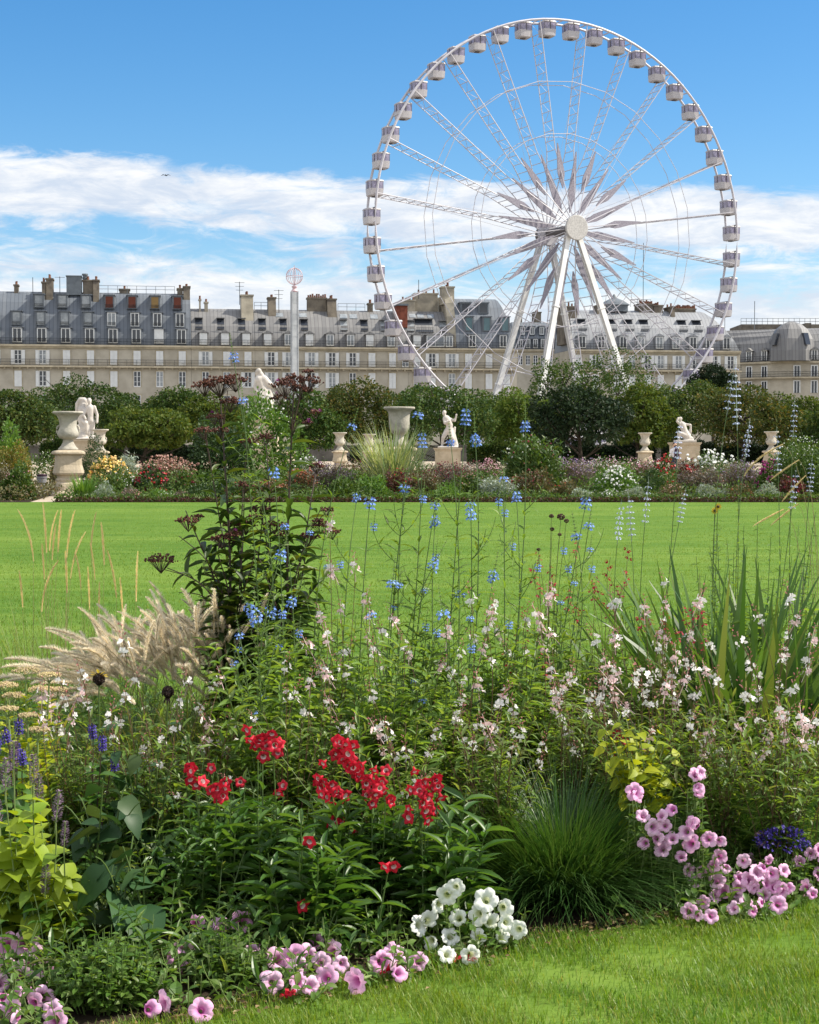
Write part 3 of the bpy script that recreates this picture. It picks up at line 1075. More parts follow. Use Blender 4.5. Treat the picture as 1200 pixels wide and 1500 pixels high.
# ---- domed corner house at the right edge: its near corner points at the camera
cx, cD = 1146, 308
corner = Vector((gx(cx, cD), cD, 0))
ZE = zz(529, cD)
for side in (0,):
    Et = thing('corner_building', 'domed corner house at the right edge with scale grey dome roof and long balconies', 'building', corner, 0, 'houses along the street')
    aL = R(140)            # left facade direction
    aR = R(-4)             # right facade
    dl = Vector((math.cos(aL), math.sin(aL), 0))
    dr = Vector((math.cos(aR), math.sin(aR), 0))
    LL, LR = 19.0, 26.0
    ch = 2.4               # bevelled corner
    cA, cB = dl * ch, dr * ch
    poly = [dl * LL, cA, cB, dr * LR, dr * LR + Vector((0, 22, 0)), dl * LL + Vector((8, 14, 0))]

    def prism(poly, z0, z1, grow=0.0, m=0, g=None):
        g = g or MB()
        c = sum(poly, Vector()) / len(poly)
        q = [p + (p - c).normalized() * grow for p in poly]
        n = len(q)
        V = [(p.x, p.y, z0) for p in q] + [(p.x, p.y, z1) for p in q]
        g.add(V, [tuple(range(n - 1, -1, -1)), tuple(range(n, 2 * n))] + [(i, (i + 1) % n, n + (i + 1) % n, n + i) for i in range(n)], m)
        return g
    prism(poly, 0, ZE).obj('wall', M_FACADE, Et)
    zb2 = zz(552, cD)
    g = prism(poly, ZE - 0.35, ZE + 0.02, 0.55)
    g.obj('cornice', M_CORNICE, Et)
    prism(poly, zb2 - 0.3, zb2, 0.85).obj('balcony', M_CORNICE, Et)
    # roof: curved mansard rings shrinking inwards, dome at the corner
    c0 = sum(poly, Vector()) / len(poly)
    g = MB()
    lev = [(0.1, 0.0), (1.8, 0.5), (3.6, 1.3), (5.0, 2.6), (6.0, 4.4), (6.5, 6.0)]
    n = len(poly)
    V = []
    for dz, sh in lev:
        for p in poly:
            v_ = p + (c0 - p).normalized() * sh
            V.append((v_.x, v_.y, ZE + dz))
    F = []
    for k_ in range(len(lev) - 1):
        for i in range(n):
            F.append((k_ * n + i, k_ * n + (i + 1) % n, (k_ + 1) * n + (i + 1) % n, (k_ + 1) * n + i))
    F.append(tuple(range((len(lev) - 1) * n, len(lev) * n)))
    g.add(V, F)
    g.obj('roof', M_ZINC, Et)
    dome_c = (dl + dr) * 3.2 + Vector((1.3, 0, 0))
    dm = MB().lathe([(4.6, ZE + 0.05), (4.5, ZE + 2.0), (4.05, ZE + 4.2), (3.1, ZE + 6.0), (1.9, ZE + 7.0), (0.7, ZE + 7.5), (0.05, ZE + 7.6)], 8, dome_c.x, dome_c.y + 0.4, rot=R(22.5))
    dm.obj('dome', M_ZINC, Et)
    # railings
    for z_, gr in ((ZE + 0.03, 0.5), (zb2 + 0.01, 0.8)):
        g = MB()
        q = [p + (p - c0).normalized() * gr for p in poly[:4]]
        for a_, b_ in zip(q[:-1], q[1:]):
            for hh in (0.1, 0.55, 1.0):
                g.bar(a_ + Vector((0, 0, z_ + hh)), b_ + Vector((0, 0, z_ + hh)), 0.03, 4)
            L_ = (b_ - a_).length
            for i in range(int(L_ / 0.25)):
                p = a_ + (b_ - a_) * (i * 0.25 / L_)
                g.bar(p + Vector((0, 0, z_)), p + Vector((0, 0, z_ + 1.0)), 0.018, 3)
        g.obj('railing', M_IRON, Et)

    def face_window(base, dvec, s, z0, z1, w_=1.1, out=0.02, hood=False):
        nv = Vector((dvec.y, -dvec.x, 0))
        if nv.y > 0:
            nv = -nv
        ang = math.atan2(-nv.x, nv.y) + math.pi
        M = Matrix.Translation(base + dvec * s + nv * out + Vector((0, 0, 0))) @ Matrix.Rotation(math.atan2(nv.x, -nv.y), 4, 'Z')
        f = MB()
        for xa, xb in ((-w_ / 2 - 0.1, -w_ / 2 + 0.08), (w_ / 2 - 0.08, w_ / 2 + 0.1), (-0.06, 0.06)):
            f.box(xa, xb, -0.1, 0.02, z0, z1)
        f.box(-w_ / 2 - 0.1, w_ / 2 + 0.1, -0.13, 0.02, z1, z1 + 0.15)
        if hood:
            zt = z1 + 0.15
            f.add([(-w_ * 0.8, -0.5, zt), (w_ * 0.8, -0.5, zt), (0, -0.5, zt + 0.55), (-w_ * 0.8, 2.2, zt), (w_ * 0.8, 2.2, zt), (0, 2.2, zt + 0.55)],
                  [(0, 1, 2), (3, 5, 4), (0, 2, 5, 3), (1, 4, 5, 2), (0, 3, 4, 1)], 1)
            f.box(-w_ / 2 - 0.12, w_ / 2 + 0.12, 0.021, 2.2, z0, zt - 0.002, 1)
        F_ = MB().merge(f, M)
        fo = F_.obj('dormer' if hood else 'window', [M_WHITE, M_ZINC], Et)
        p = MB().box(-w_ / 2, w_ / 2, -0.05, 0.01, z0, z1)
        MB().merge(p, M).obj('pane', M_GLASS, fo)
    for i in range(5):
        for z0, z1 in ((ZE - 3.0, ZE - 0.9), (zb2 - 3.0, zb2 - 0.8)):
            face_window(cA, dl, 1.4 + i * 3.2, z0, z1)
            face_window(cB, dr, 0.2 + i * 3.2, z0, z1)
        face_window(cA, dl, 1.4 + i * 3.2, ZE + 0.3, ZE + 2.0, 0.95, 0.1, True)
        face_window(cB, dr, 0.2 + i * 3.2, ZE + 0.3, ZE + 2.0, 0.95, 0.1, True)
    # slanted roof windows on the dome and long roofs
    for an, zc_ in ((-150, 4.1), (-62, 4.3)):
        a_ = R(an)
        r0, r1 = 4.45, 3.75
        g = MB()
        t_ = Vector((-math.sin(a_), math.cos(a_), 0)) * 0.55
        b0 = Vector((dome_c.x + math.cos(a_) * r0, dome_c.y + 0.4 + math.sin(a_) * r0, ZE + 3.0))
        b1 = Vector((dome_c.x + math.cos(a_) * r1, dome_c.y + 0.4 + math.sin(a_) * r1, ZE + 5.2))
        i_ = Vector((math.cos(a_), math.sin(a_), 0)) * 0.3
        V = [b0 - t_ - i_, b0 + t_ - i_, b1 + t_ - i_, b1 - t_ - i_, b0 - t_ + i_, b0 + t_ + i_, b1 + t_ + i_, b1 - t_ + i_]
        g.add([tuple(v_) for v_ in V], [(4, 5, 6, 7), (0, 3, 2, 1), (0, 1, 5, 4), (1, 2, 6, 5), (2, 3, 7, 6), (3, 0, 4, 7)])
        g.obj('roof_window', M_GLASS, Et)
    # tall party-wall chimneys and flat attic behind the dome
    for px0, px1, D_, za, zb_ in ((1086, 1093, 322, 0, 483), (1116, 1124, 318, 0, 479), (1179, 1187, 316, 0, 473)):
        p0 = Vector((gx(px0, D_), D_, 0)) - corner
        p1 = Vector((gx(px1, D_), D_, 0)) - corner
        MB().box(p0.x, p1.x, p0.y, p0.y + 6, ZE, zz(zb_, D_)).obj('chimney', M_CHIM, Et)
    p0 = Vector((gx(1082, 330), 330, 0)) - corner
    p1 = Vector((gx(1260, 330), 330, 0)) - corner
    zt = zz(476, 330)
    MB().box(p0.x, p1.x, p0.y - 2, p0.y + 10, ZE, zt).obj('attic', M_CHIM, Et)
    g = MB()
    for i in range(24):
        xx = p0.x + (p1.x - p0.x) * i / 23
        g.bar((xx, p0.y - 1.5, zt - 0.2), (xx, p0.y - 1.5, zt + 1.2), 0.04, 4)
    for hh in (0.6, 1.2):
        g.bar((p0.x, p0.y - 1.5, zt + hh), (p1.x, p0.y - 1.5, zt + hh), 0.04, 4)
    g.obj('roof_railing', M_GREYMETAL, Et)
    pm = Vector((gx(1104, 325), 325, 0)) - corner
    MB().bar((pm.x, pm.y, ZE + 5), (pm.x, pm.y, zz(441, 325)), 0.07, 4).obj('mast', M_GREYMETAL, Et)


# ================================================================== FERRIS WHEEL
M_STEEL = mat('white_painted_steel', (0.47, 0.46, 0.50), 0.45, 0.4, noise=0.15, nscale=0.7)
M_LEG = mat('white_leg_paint', (0.70, 0.70, 0.69), 0.45, 0.4, col2=(0.58, 0.58, 0.57), nscale=0.4)
M_LEGWEB = mat('leg_web_grey', (0.50, 0.49, 0.47), 0.5, 0.4, noise=0.2)
M_LEDP = mat('grey_led_panel', (0.30, 0.285, 0.33), 0.6, 0.3, col2=(0.20, 0.185, 0.23), nscale=5.5)
M_HUB = mat('hub_disc_grey', (0.50, 0.49, 0.47), 0.6, 0.3, col2=(0.36, 0.35, 0.34), nscale=5.0)
M_CABIN = mat('cabin_shell_white', (0.40, 0.385, 0.40), 0.4, 0.4)
M_CABGLASS = mat('cabin_tinted_glass', (0.26, 0.24, 0.34), 0.15, 0.5, col2=(0.13, 0.12, 0.18), nscale=1.5)
M_DARKSTEEL = mat('dark_machinery', (0.10, 0.09, 0.09), 0.6, 0.3)
M_PINK = mat('pinkish_lamp_paint', (0.50, 0.37, 0.40), 0.5, 0.4)

WX, WD, WYAW, WR, WZ = 20.597, 224.0, 0.4311, 28.08, 30.82
NG, NS = 48, 24
W = thing('ferris_wheel', 'giant white ferris wheel with square cabins towering over the roofs', 'ferris wheel', (WX, WD, 0), WYAW)
PH = -2.0443 + 15 * 2 * math.pi / NG           # clock angle of the cabin nearest the top


def wp(r, th, y):
    return np.array([r * math.sin(th), y, WZ + r * math.cos(th)])


# two rims with cross ties
for y_ in (-1.3, 1.3):
    g = MB()
    n = 96
    g.tube([wp(WR, 2 * math.pi * i / n, y_) for i in range(n + 1)], 0.165, 6, cap=False)
    g.obj('rim', M_STEEL, W)
for i in range(NG):
    th = PH + 2 * math.pi * (i + 0.5) / NG
    MB().bar(wp(WR, th, -1.3), wp(WR, th, 1.3), 0.09, 5).obj('rim_tie', M_STEEL, W)
for r_ in (20.0, 13.0):
    for y_ in (-1.3, 1.3):
        g = MB()
        g.tube([wp(r_, PH + 2 * math.pi * (i + 0.5) / NS, y_) for i in range(NS + 1)], 0.05, 4, cap=False)
        g.obj('inner_ring', M_STEEL, W)

for i in range(NS):
    th = PH + 2 * math.pi * (2 * i + 0.5 + 1) / NG
    g = MB()
    for s in (-1, 1):
        g.tube([wp(WR, th, 1.3 * s), wp(11, th, 1.15 * s), wp(1.5, th, 3.5 * s)], 0.07, 5)
    nr = 17
    prev = None
    for k_ in range(nr):
        r_ = 27.6 - k_ * (27.6 - 7.0) / (nr - 1)
        yy = 1.3 if r_ > 11 else 1.15 + (11 - r_) / 9.5 * 2.35
        if k_:
            g.bar(wp(r_, th, -yy), wp(r_, th, yy), 0.055, 4)
        z_ = 0.0 if k_ % 1 else 0
        if prev is not None and r_ > 10.5:
            g.bar(wp(prev, th, 0.75 if k_ % 2 else -0.75), wp(r_, th, -0.75 if k_ % 2 else 0.75), 0.035, 3)
        prev = r_
    sp = g.obj('spoke', M_STEEL, W)
    # flat lozenge light panel
    prof = [(2.3, 0.06), (4.6, 0.54), (6.0, 0.48), (10.6, 0.05)] if i % 2 == 0 else [(5.6, 0.05), (7.5, 0.52), (8.3, 0.47), (11.6, 0.05)]
    c_, s_ = math.cos(th), math.sin(th)
    V = []
    for y_ in (-1.95, -1.80):
        for sg in (1, -1):
            for r_, h in (prof if sg > 0 else prof[::-1]):
                V.append((r_ * s_ + sg * h * c_, y_, WZ + r_ * c_ - sg * h * s_))
    n = len(prof) * 2
    g = MB().add(V, [tuple(range(n)), tuple(range(2 * n - 1, n - 1, -1))] + [(j, n + j, n + (j + 1) % n, (j + 1) % n) for j in range(n)])
    g.obj('light_panel', M_LEDP, sp)
    if i % 2 == 0:
        g = MB().bar(wp(WR, th, 1.3), wp(1.4, th + 0.5, -3.4), 0.022, 3)
        g.bar(wp(WR, th, -1.3), wp(1.4, th - 0.5, 3.4), 0.022, 3)
        g.obj('cable', M_STEEL, W)

# hubs and axle


def ydisc(r, y0, y1, seg=32):
    g = MB()
    M = Matrix.Translation((0, 0, WZ)) @ Matrix.Rotation(R(90), 4, 'X')
    q = MB().lathe([(r * 0.96, -y1), (r, -y1 + 0.06), (r, -y0 - 0.06), (r * 0.96, -y0)], seg)
    return g.merge(q, M)


ydisc(0.62, -4.0, 5.2, 20).obj('axle', M_DARKSTEEL, W)
ydisc(1.68, -4.35, -3.95, 40).obj('hub', M_HUB, W)
ydisc(1.55, 3.2, 3.8, 32).obj('hub', M_STEEL, W)
ydisc(1.3, 4.2, 5.0, 24).obj('rear_bearing', M_DARKSTEEL, W)


def leg(a, b, wdt, name='leg'):
    a, b = Vector(a), Vector(b)
    d = (b - a).normalized()
    sx = d.cross(Vector((0, 1, 0))).normalized()
    sy = sx.cross(d).normalized()
    g = MB()
    M = Matrix((sx, sy, d)).transposed().to_4x4()
    M.translation = a
    L = (b - a).length
    q = MB()
    h = wdt / 2
    q.box(-h, h, -h, -h * 0.72, 0, L, 0)
    q.box(-h, h, h * 0.72, h, 0, L)
    q.box(-h * 0.8, h * 0.8, -h * 0.715, h * 0.715, 0, L, 1)
    for k_ in (0.02, 0.33, 0.66, 0.97):
        q.box(-h * 1.22, h * 1.22, -h * 1.22, h * 1.22, k_ * L, k_ * L + 0.22)
    g.merge(q, M)
    o = g.obj(name, [M_LEG, M_LEGWEB], W)
    # service ladder up the leg
    q = MB()
    for sx_ in (-0.25, 0.25):
        q.box(sx_ - 0.03, sx_ + 0.03, h * 1.25, h * 1.25 + 0.06, 0.3, L - 1)
    for k_ in range(int(L / 0.9)):
        q.box(-0.219, 0.219, h * 1.26, h * 1.26 + 0.04, 0.5 + k_ * 0.9, 0.56 + k_ * 0.9)
    MB().merge(q, M).obj('ladder', M_DARKSTEEL, o)
    return o


for s in (-1, 1):
    leg((s * 0.7, -3.2, WZ - 0.6), (s * 9.2, -7.9, 0), 0.66)
    leg((s * 0.7, 4.1, WZ - 0.6), (s * 9.2, 7.0, 0), 0.66)
for y0, y1 in ((-7.2, -7.2), (6.5, 6.5)):
    MB().bar((-7.9, y0 + 0.6, 5.2), (7.9, y0 + 0.6, 5.2), 0.2, 6).obj('cross_beam', M_LEG, W)
g = MB().box(-11, 11, -9, 9, 0.3, 1.1)
g.obj('platform', M_STEEL, W)

# cabins hang upright from pivots on the rims
cb = MB()
cb.lathe([(0.80, -2.22), (0.92, -2.12), (0.99, -1.25), (0.99, -1.22)], 16, sq=9)
cb.lathe([(0.99, -0.30), (1.02, -0.22), (0.95, -0.06), (0.2, 0.02)], 16, sq=9)
cb_me = cb.mesh('cabin_shell', M_CABIN)
gl = MB().lathe([(0.96, -1.23), (0.97, -0.29)], 16, sq=9)
gl_me = gl.mesh('cabin_glazing', M_CABGLASS)
fr = MB()
for a in range(4):
    c_, s_ = math.cos(a * math.pi / 2 + math.pi / 4), math.sin(a * math.pi / 2 + math.pi / 4)
    fr.bar((c_ * 1.22, s_ * 1.22, -1.26), (c_ * 1.22, s_ * 1.22, -0.25), 0.07, 4)
for a in range(4):
    c_, s_ = math.cos(a * math.pi / 2), math.sin(a * math.pi / 2)
    fr.bar((c_ * 1.0, s_ * 1.0, -1.26), (c_ * 1.0, s_ * 1.0, -0.25), 0.045, 4)
fr.bar((0, -1.3, 0), (0, 1.3, 0), 0.09, 6)
ut_me = MB().box(-0.35, 0.2, -0.3, 0.3, -2.34, -2.221).mesh('cabin_undertray', M_DARKSTEEL)
fr_me = fr.mesh('cabin_frame', M_DARKSTEEL)
for i in range(NG):
    th = PH + 2 * math.pi * i / NG
    p = wp(WR, th, 0)
    c = link('cabin', cb_me, W, p, (0, 0, 0), 0.95)
    link('glazing', gl_me, c)
    link('frame', fr_me, c)
    link('undertray', ut_me, c)

# ================================================================== COLUMN WITH A WIRE GLOBE
M_PANEL = mat('column_panel', (0.42, 0.44, 0.46), 0.5, 0.4, col2=(0.30, 0.32, 0.34), nscale=0.9)
GD = 206
gc = thing('globe_column', 'slim pale ride column topped by a wire globe', 'column', (gx(432, GD), GD, 0), R(22))
zt = zz(428, GD)
hw = 0.36
g = MB()
nseg = 15
for i in range(nseg):
    z0, z1 = zt * i / nseg, zt * (i + 1) / nseg - 0.06
    g.box(-hw, hw, -hw, hw, z0, z1)
    g.box(-hw * 0.94, hw * 0.94, -hw * 0.94, hw * 0.94, z1, z1 + 0.06)
g.obj('shaft', M_PANEL, gc)
g = MB()
for sx_, sy_ in ((-1, -1), (1, -1), (1, 1), (-1, 1)):
    g.box(sx_ * hw - 0.05, sx_ * hw + 0.05, sy_ * hw - 0.05, sy_ * hw + 0.05, 0, zt + 0.1)
g.obj('corner_rail', M_PANEL, gc)
MB().box(hw + 0.003, hw + 0.09, -0.16, 0.16, 0.2, zt - 0.3).obj('cable_channel', M_DARKSTEEL, gc)
MB().lathe([(0.35, zt), (0.42, zt + 0.15), (0.25, zt + 0.4), (0.25, zt + 0.55), (0.34, zt + 0.6), (0.34, zt + 0.75), (0.1, zt + 0.85), (0.1, zt + 0.95)], 12).obj('neck', M_PINK, gc)
g = MB()
rg_ = 1.04
zc_ = zt + 0.95 + rg_
for k_ in range(9):
    a = math.pi * k_ / 9
    g.tube([(rg_ * math.sin(t_) * math.cos(a), rg_ * math.sin(t_) * math.sin(a), zc_ + rg_ * math.cos(t_)) for t_ in np.linspace(0, 2 * math.pi, 33)], 0.026, 4, cap=False)
for zz_ in (0.0,):
    g.tube([(rg_ * math.cos(t_), rg_ * math.sin(t_), zc_) for t_ in np.linspace(0, 2 * math.pi, 33)], 0.04, 4, cap=False)
g.bar((0, 0, zc_ - rg_), (0, 0, zc_ + rg_ + 0.3), 0.045, 5)
g.obj('wire_globe', M_PINK, gc)


# ================================================================== VASES, STATUES, PERSON
M_VASE = mat('weathered_stone_vase', (0.44, 0.41, 0.35), 0.9, 0.15, col2=(0.30, 0.28, 0.235), nscale=3.5, bump=0.3, bscale=14)
M_PED = mat('warm_pedestal_stone', (0.46, 0.39, 0.29), 0.9, 0.15, col2=(0.35, 0.295, 0.21), nscale=2.2, bump=0.3, bscale=10)
M_MARBLE = mat('white_marble', (0.52, 0.485, 0.445), 0.6, 0.3, col2=(0.40, 0.37, 0.335), nscale=3.0)

VP = [(0.06, 2.52), (0.34, 2.53), (0.455, 2.60), (0.47, 2.575), (0.46, 2.535), (0.36, 2.49), (0.30, 2.40), (0.265, 2.28), (0.262, 2.13), (0.28, 2.06), (0.315, 1.98), (0.325, 1.91), (0.31, 1.84), (0.25, 1.77),
      (0.17, 1.75), (0.15, 1.72), (0.16, 1.66), (0.21, 1.56), (0.255, 1.50), (0.30, 1.46), (0.31, 1.41)]
PP = [(0.33, 1.41), (0.44, 1.385), (0.49, 1.34), (0.49, 1.295), (0.44, 1.265), (0.385, 1.25), (0.385, 1.1), (0.40, 0.95), (0.44, 0.80), (0.455, 0.71), (0.43, 0.66), (0.34, 0.62), (0.33, 0.56), (0.38, 0.50), (0.36, 0.43), (0.40, 0.38), (0.42, 0.30), (0.42, 0.16), (0.52, 0.05), (0.53, 0.0)]


def urn_mesh():
    g = MB().lathe(VP[::-1], 28)
    return g.mesh('urn', M_VASE, True)


def ped_mesh():
    g = MB().lathe(PP[::-1], 28, sq=2.2, rot=R(12))
    return g.mesh('pedestal', M_PED)


def handle_mesh(s):
    g = MB()
    g.tube([(s * (0.24 + 0.10 * math.sin(t_)), 0, 2.02 + 0.15 * math.cos(t_)) for t_ in np.linspace(0.1, math.pi, 9)], 0.035, 6)
    return g.mesh('handle', M_VASE, True)


ME_URN, ME_PED, ME_HL, ME_HR = urn_mesh(), ped_mesh(), handle_mesh(-1), handle_mesh(1)


def stone_vase(px, D, sc, label, rz=0.15):
    t = thing('stone_vase', label, 'vase', (gx(px, D), D, 0), rz, 'stone vases on pedestals')
    t.scale = (sc,) * 3
    link('urn', ME_URN, t)
    link('pedestal', ME_PED, t)
    link('handle', ME_HL, t)
    link('handle', ME_HR, t)
    return t


stone_vase(100, 50.5, 1.0, 'large stone vase on a bulging pedestal standing at the left end of the far bed')
stone_vase(147, 84, 0.93, 'stone vase half hidden behind the winged statue group')
stone_vase(421, 95, 0.9, 'small stone vase glimpsed behind the tall dark flower stalks')
stone_vase(498, 99, 0.92, 'small stone vase left of the striped bamboo grass')
stone_vase(541, 104, 0.90, 'small stone vase partly covered by the striped bamboo grass')
stone_vase(945, 98, 0.91, 'small stone vase left of the crouching statue')
stone_vase(1130, 96, 0.93, 'small stone vase right of the crouching statue')

tv = thing('stone_vase', 'tall bell shaped stone vase behind the striped bamboo grass', 'vase', (gx(585, 53), 53, 0), 0, 'stone vases on pedestals')
TP = [(0.05, 2.72), (0.40, 2.73), (0.49, 2.80), (0.51, 2.77), (0.50, 2.73), (0.40, 2.68), (0.35, 2.58), (0.335, 2.40), (0.335, 2.25), (0.32, 2.10), (0.27, 1.98), (0.20, 1.92), (0.15, 1.88), (0.15, 1.80), (0.22, 1.68), (0.28, 1.62), (0.30, 1.52)]
MB().lathe(TP[::-1], 32).obj('urn', M_VASE, tv, True)
MB().lathe([(r_ * 1.1, z_ * 1.075) for r_, z_ in PP][::-1], 28, sq=2.2, rot=0.3).obj('pedestal', M_PED, tv)


def cap(mb, a, b, ra, rb, seg=10):
    a, b = np.array(a, float), np.array(b, float)
    d = b - a
    L = np.linalg.norm(d)
    d = d / (L + 1e-9)
    pts, rr = [], []
    for t_ in np.linspace(-math.pi / 2 + 0.05, 0, 4):
        pts.append(a + d * ra * math.sin(t_)); rr.append(ra * math.cos(t_))
    for t_ in np.linspace(0, math.pi / 2 - 0.05, 4):
        pts.append(b + d * rb * math.sin(t_)); rr.append(rb * math.cos(t_))
    pts = np.array(pts)
    T = d
    ref = np.array([0, 0, 1.0]) if abs(T[2]) < 0.85 else np.array([1.0, 0, 0])
    A = np.cross(T, ref); A /= np.linalg.norm(A)
    B = np.cross(T, A)
    an = np.arange(seg) * 2 * math.pi / seg
    V = pts[:, None] + np.array(rr)[:, None, None] * (np.cos(an)[None, :, None] * A + np.sin(an)[None, :, None] * B)
    k_ = len(pts)
    i = np.arange(k_ - 1)[:, None] * seg
    j = np.arange(seg)[None]
    j2 = (j + 1) % seg
    F = np.stack([i + j, i + j2, i + seg + j2, i + seg + j], -1).reshape(-1, 4)
    n0 = mb.n
    mb.add(V.reshape(-1, 3), F)
    mb.f.append(np.array([list(range(seg))[::-1], [(k_ - 1) * seg + q for q in range(seg)]]) + n0)
    mb.m.append(np.zeros(2, int))
    return mb


def soft(o, vox=0.03, it=4):
    r_ = o.modifiers.new('remesh', 'REMESH')
    r_.mode = 'VOXEL'
    r_.voxel_size = vox
    r_.use_smooth_shade = True
    s_ = o.modifiers.new('smooth', 'SMOOTH')
    s_.iterations = it
    s_.factor = 0.5
    return o


def ped_block(parent, w_, h, d=None):
    d = d or w_
    g = MB()
    g.box(-w_ / 2, w_ / 2, -d / 2, d / 2, 0.3, h - 0.16)
    g.box(-w_ / 2 - 0.08, w_ / 2 + 0.08, -d / 2 - 0.08, d / 2 + 0.08, 0, 0.3)
    g.box(-w_ / 2 - 0.05, w_ / 2 + 0.05, -d / 2 - 0.05, d / 2 + 0.05, h - 0.16, h - 0.08)
    g.box(-w_ / 2 - 0.1, w_ / 2 + 0.1, -d / 2 - 0.1, d / 2 + 0.1, h - 0.08, h)
    g.obj('pedestal', M_PED, parent)


def head(g, c, r_=0.12, face=(0, -1)):
    g.ball(c, r_ * 0.92, r_ * 1.02, r_ * 1.25, 12, 9)
    f = Vector((face[0], face[1], 0)).normalized()
    g.ball((c[0] + f.x * r_ * 0.95, c[1] + f.y * r_ * 0.95, c[2] - r_ * 0.15), r_ * 0.2, r_ * 0.2, r_ * 0.32, 6, 5)
    g.ball((c[0] + f.x * r_ * 0.6, c[1] + f.y * r_ * 0.6, c[2] - r_ * 0.85), r_ * 0.45, r_ * 0.45, r_ * 0.4, 6, 5)
    g.ball((c[0] - f.x * r_ * 0.35, c[1] - f.y * r_ * 0.35, c[2] + r_ * 0.35), r_ * 1.05, r_ * 1.05, r_ * 1.05, 10, 7)


# -- dancing figure
D_ = 98
st = thing('marble_statue', 'white marble figure striding with one arm raised on a pale block pedestal', 'statue', (gx(656, D_), D_, 0), 0, 'marble statues')
zp = zz(656, D_)
ped_block(st, 1.5, zp)
g = MB()
head(g, (-0.22, 0, zp + 2.08), 0.125, (-0.6, -1))
cap(g, (-0.18, 0, zp + 1.95), (-0.10, 0, zp + 1.80), 0.075, 0.09)
cap(g, (-0.08, 0, zp + 1.72), (0.12, 0, zp + 1.35), 0.24, 0.20)
cap(g, (0.12, 0, zp + 1.35), (0.05, 0, zp + 1.02), 0.19, 0.23)
cap(g, (-0.22, -0.05, zp + 1.74), (-0.18, -0.25, zp + 1.46), 0.09, 0.08)
cap(g, (-0.18, -0.25, zp + 1.46), (0.10, -0.32, zp + 1.60), 0.075, 0.06)
cap(g, (0.12, 0, zp + 1.72), (0.42, 0.02, zp + 1.62), 0.10, 0.08)
cap(g, (0.42, 0.02, zp + 1.62), (0.50, -0.02, zp + 1.88), 0.075, 0.055)
g.ball((0.51, -0.03, zp + 1.96), 0.07, 0.06, 0.09, 8, 6)
cap(g, (-0.06, 0, zp + 1.0), (-0.28, -0.08, zp + 0.60), 0.17, 0.12)
cap(g, (-0.28, -0.08, zp + 0.60), (-0.33, 0.06, zp + 0.16), 0.115, 0.07)
cap(g, (-0.33, 0.06, zp + 0.14), (-0.40, -0.12, zp + 0.10), 0.07, 0.05)
cap(g, (0.14, 0, zp + 1.0), (0.24, -0.12, zp + 0.58), 0.18, 0.14)
cap(g, (0.24, -0.12, zp + 0.58), (0.34, -0.02, zp + 0.2), 0.14, 0.09)
cap(g, (0.30, 0.08, zp + 0.9), (0.42, 0.1, zp + 0.15), 0.15, 0.24)
cap(g, (0.42, 0.1, zp + 1.2), (0.30, 0.08, zp + 0.8), 0.08, 0.16)
g.box(-0.6, 0.62, -0.4, 0.4, zp + 0.004, zp + 0.09)
soft(g.obj('figure', M_MARBLE, st))

# -- crouching figure
D_ = 100
st = thing('marble_statue', 'white marble crouching figure leaning back on a wide block pedestal', 'statue', (gx(1003, D_), D_, 0), 0, 'marble statues')
zp = zz(648, D_)
ped_block(st, 1.6, zp)
g = MB()
head(g, (-0.30, 0, zp + 1.40), 0.12, (-1, -0.3))
cap(g, (-0.24, 0, zp + 1.28), (-0.16, 0, zp + 1.12), 0.07, 0.085)
cap(g, (-0.14, 0, zp + 1.08), (-0.02, 0, zp + 0.72), 0.20, 0.20)
cap(g, (-0.02, 0, zp + 0.72), (0.10, 0.02, zp + 0.40), 0.20, 0.27)
cap(g, (-0.30, -0.05, zp + 1.12), (-0.50, -0.12, zp + 1.28), 0.085, 0.07)
cap(g, (-0.50, -0.12, zp + 1.28), (-0.42, -0.10, zp + 1.50), 0.065, 0.05)
cap(g, (0.04, 0, zp + 1.10), (0.36, 0.05, zp + 1.06), 0.085, 0.075)
cap(g, (0.36, 0.05, zp + 1.06), (0.38, 0.02, zp + 0.62), 0.075, 0.06)
cap(g, (0.0, -0.12, zp + 0.42), (-0.38, -0.2, zp + 0.58), 0.16, 0.12)
cap(g, (-0.38, -0.2, zp + 0.58), (-0.36, -0.14, zp + 0.18), 0.115, 0.08)
cap(g, (0.16, 0.1, zp + 0.36), (0.44, 0.02, zp + 0.22), 0.17, 0.12)
cap(g, (0.44, 0.02, zp + 0.22), (0.0, -0.12, zp + 0.17), 0.11, 0.08)
cap(g, (0.2, 0.15, zp + 0.2), (0.35, 0.1, zp + 0.75), 0.2, 0.10)
g.box(-0.62, 0.66, -0.42, 0.42, zp + 0.004, zp + 0.14)
soft(g.obj('figure', M_MARBLE, st))

# -- winged group at the left
D_ = 85
st = thing('marble_statue', 'white marble group of a standing nude beside a winged old man, above a clipped bush', 'statue', (gx(126, D_), D_, 0), 0, 'marble statues')
zp = zz(644, D_)
ped_block(st, 1.5, zp)
pm = D_ / FPX


def q_(px, py, y=0.0):
    return ((px - 126) * pm, y, zp + (644 - py) * pm)


def zq(x_, y_, dy=0.0):
    """from the enlarged view: 8.333 units per photo pixel"""
    return q_(60 + x_ / 8.333, 560 + y_ / 8.333, dy)


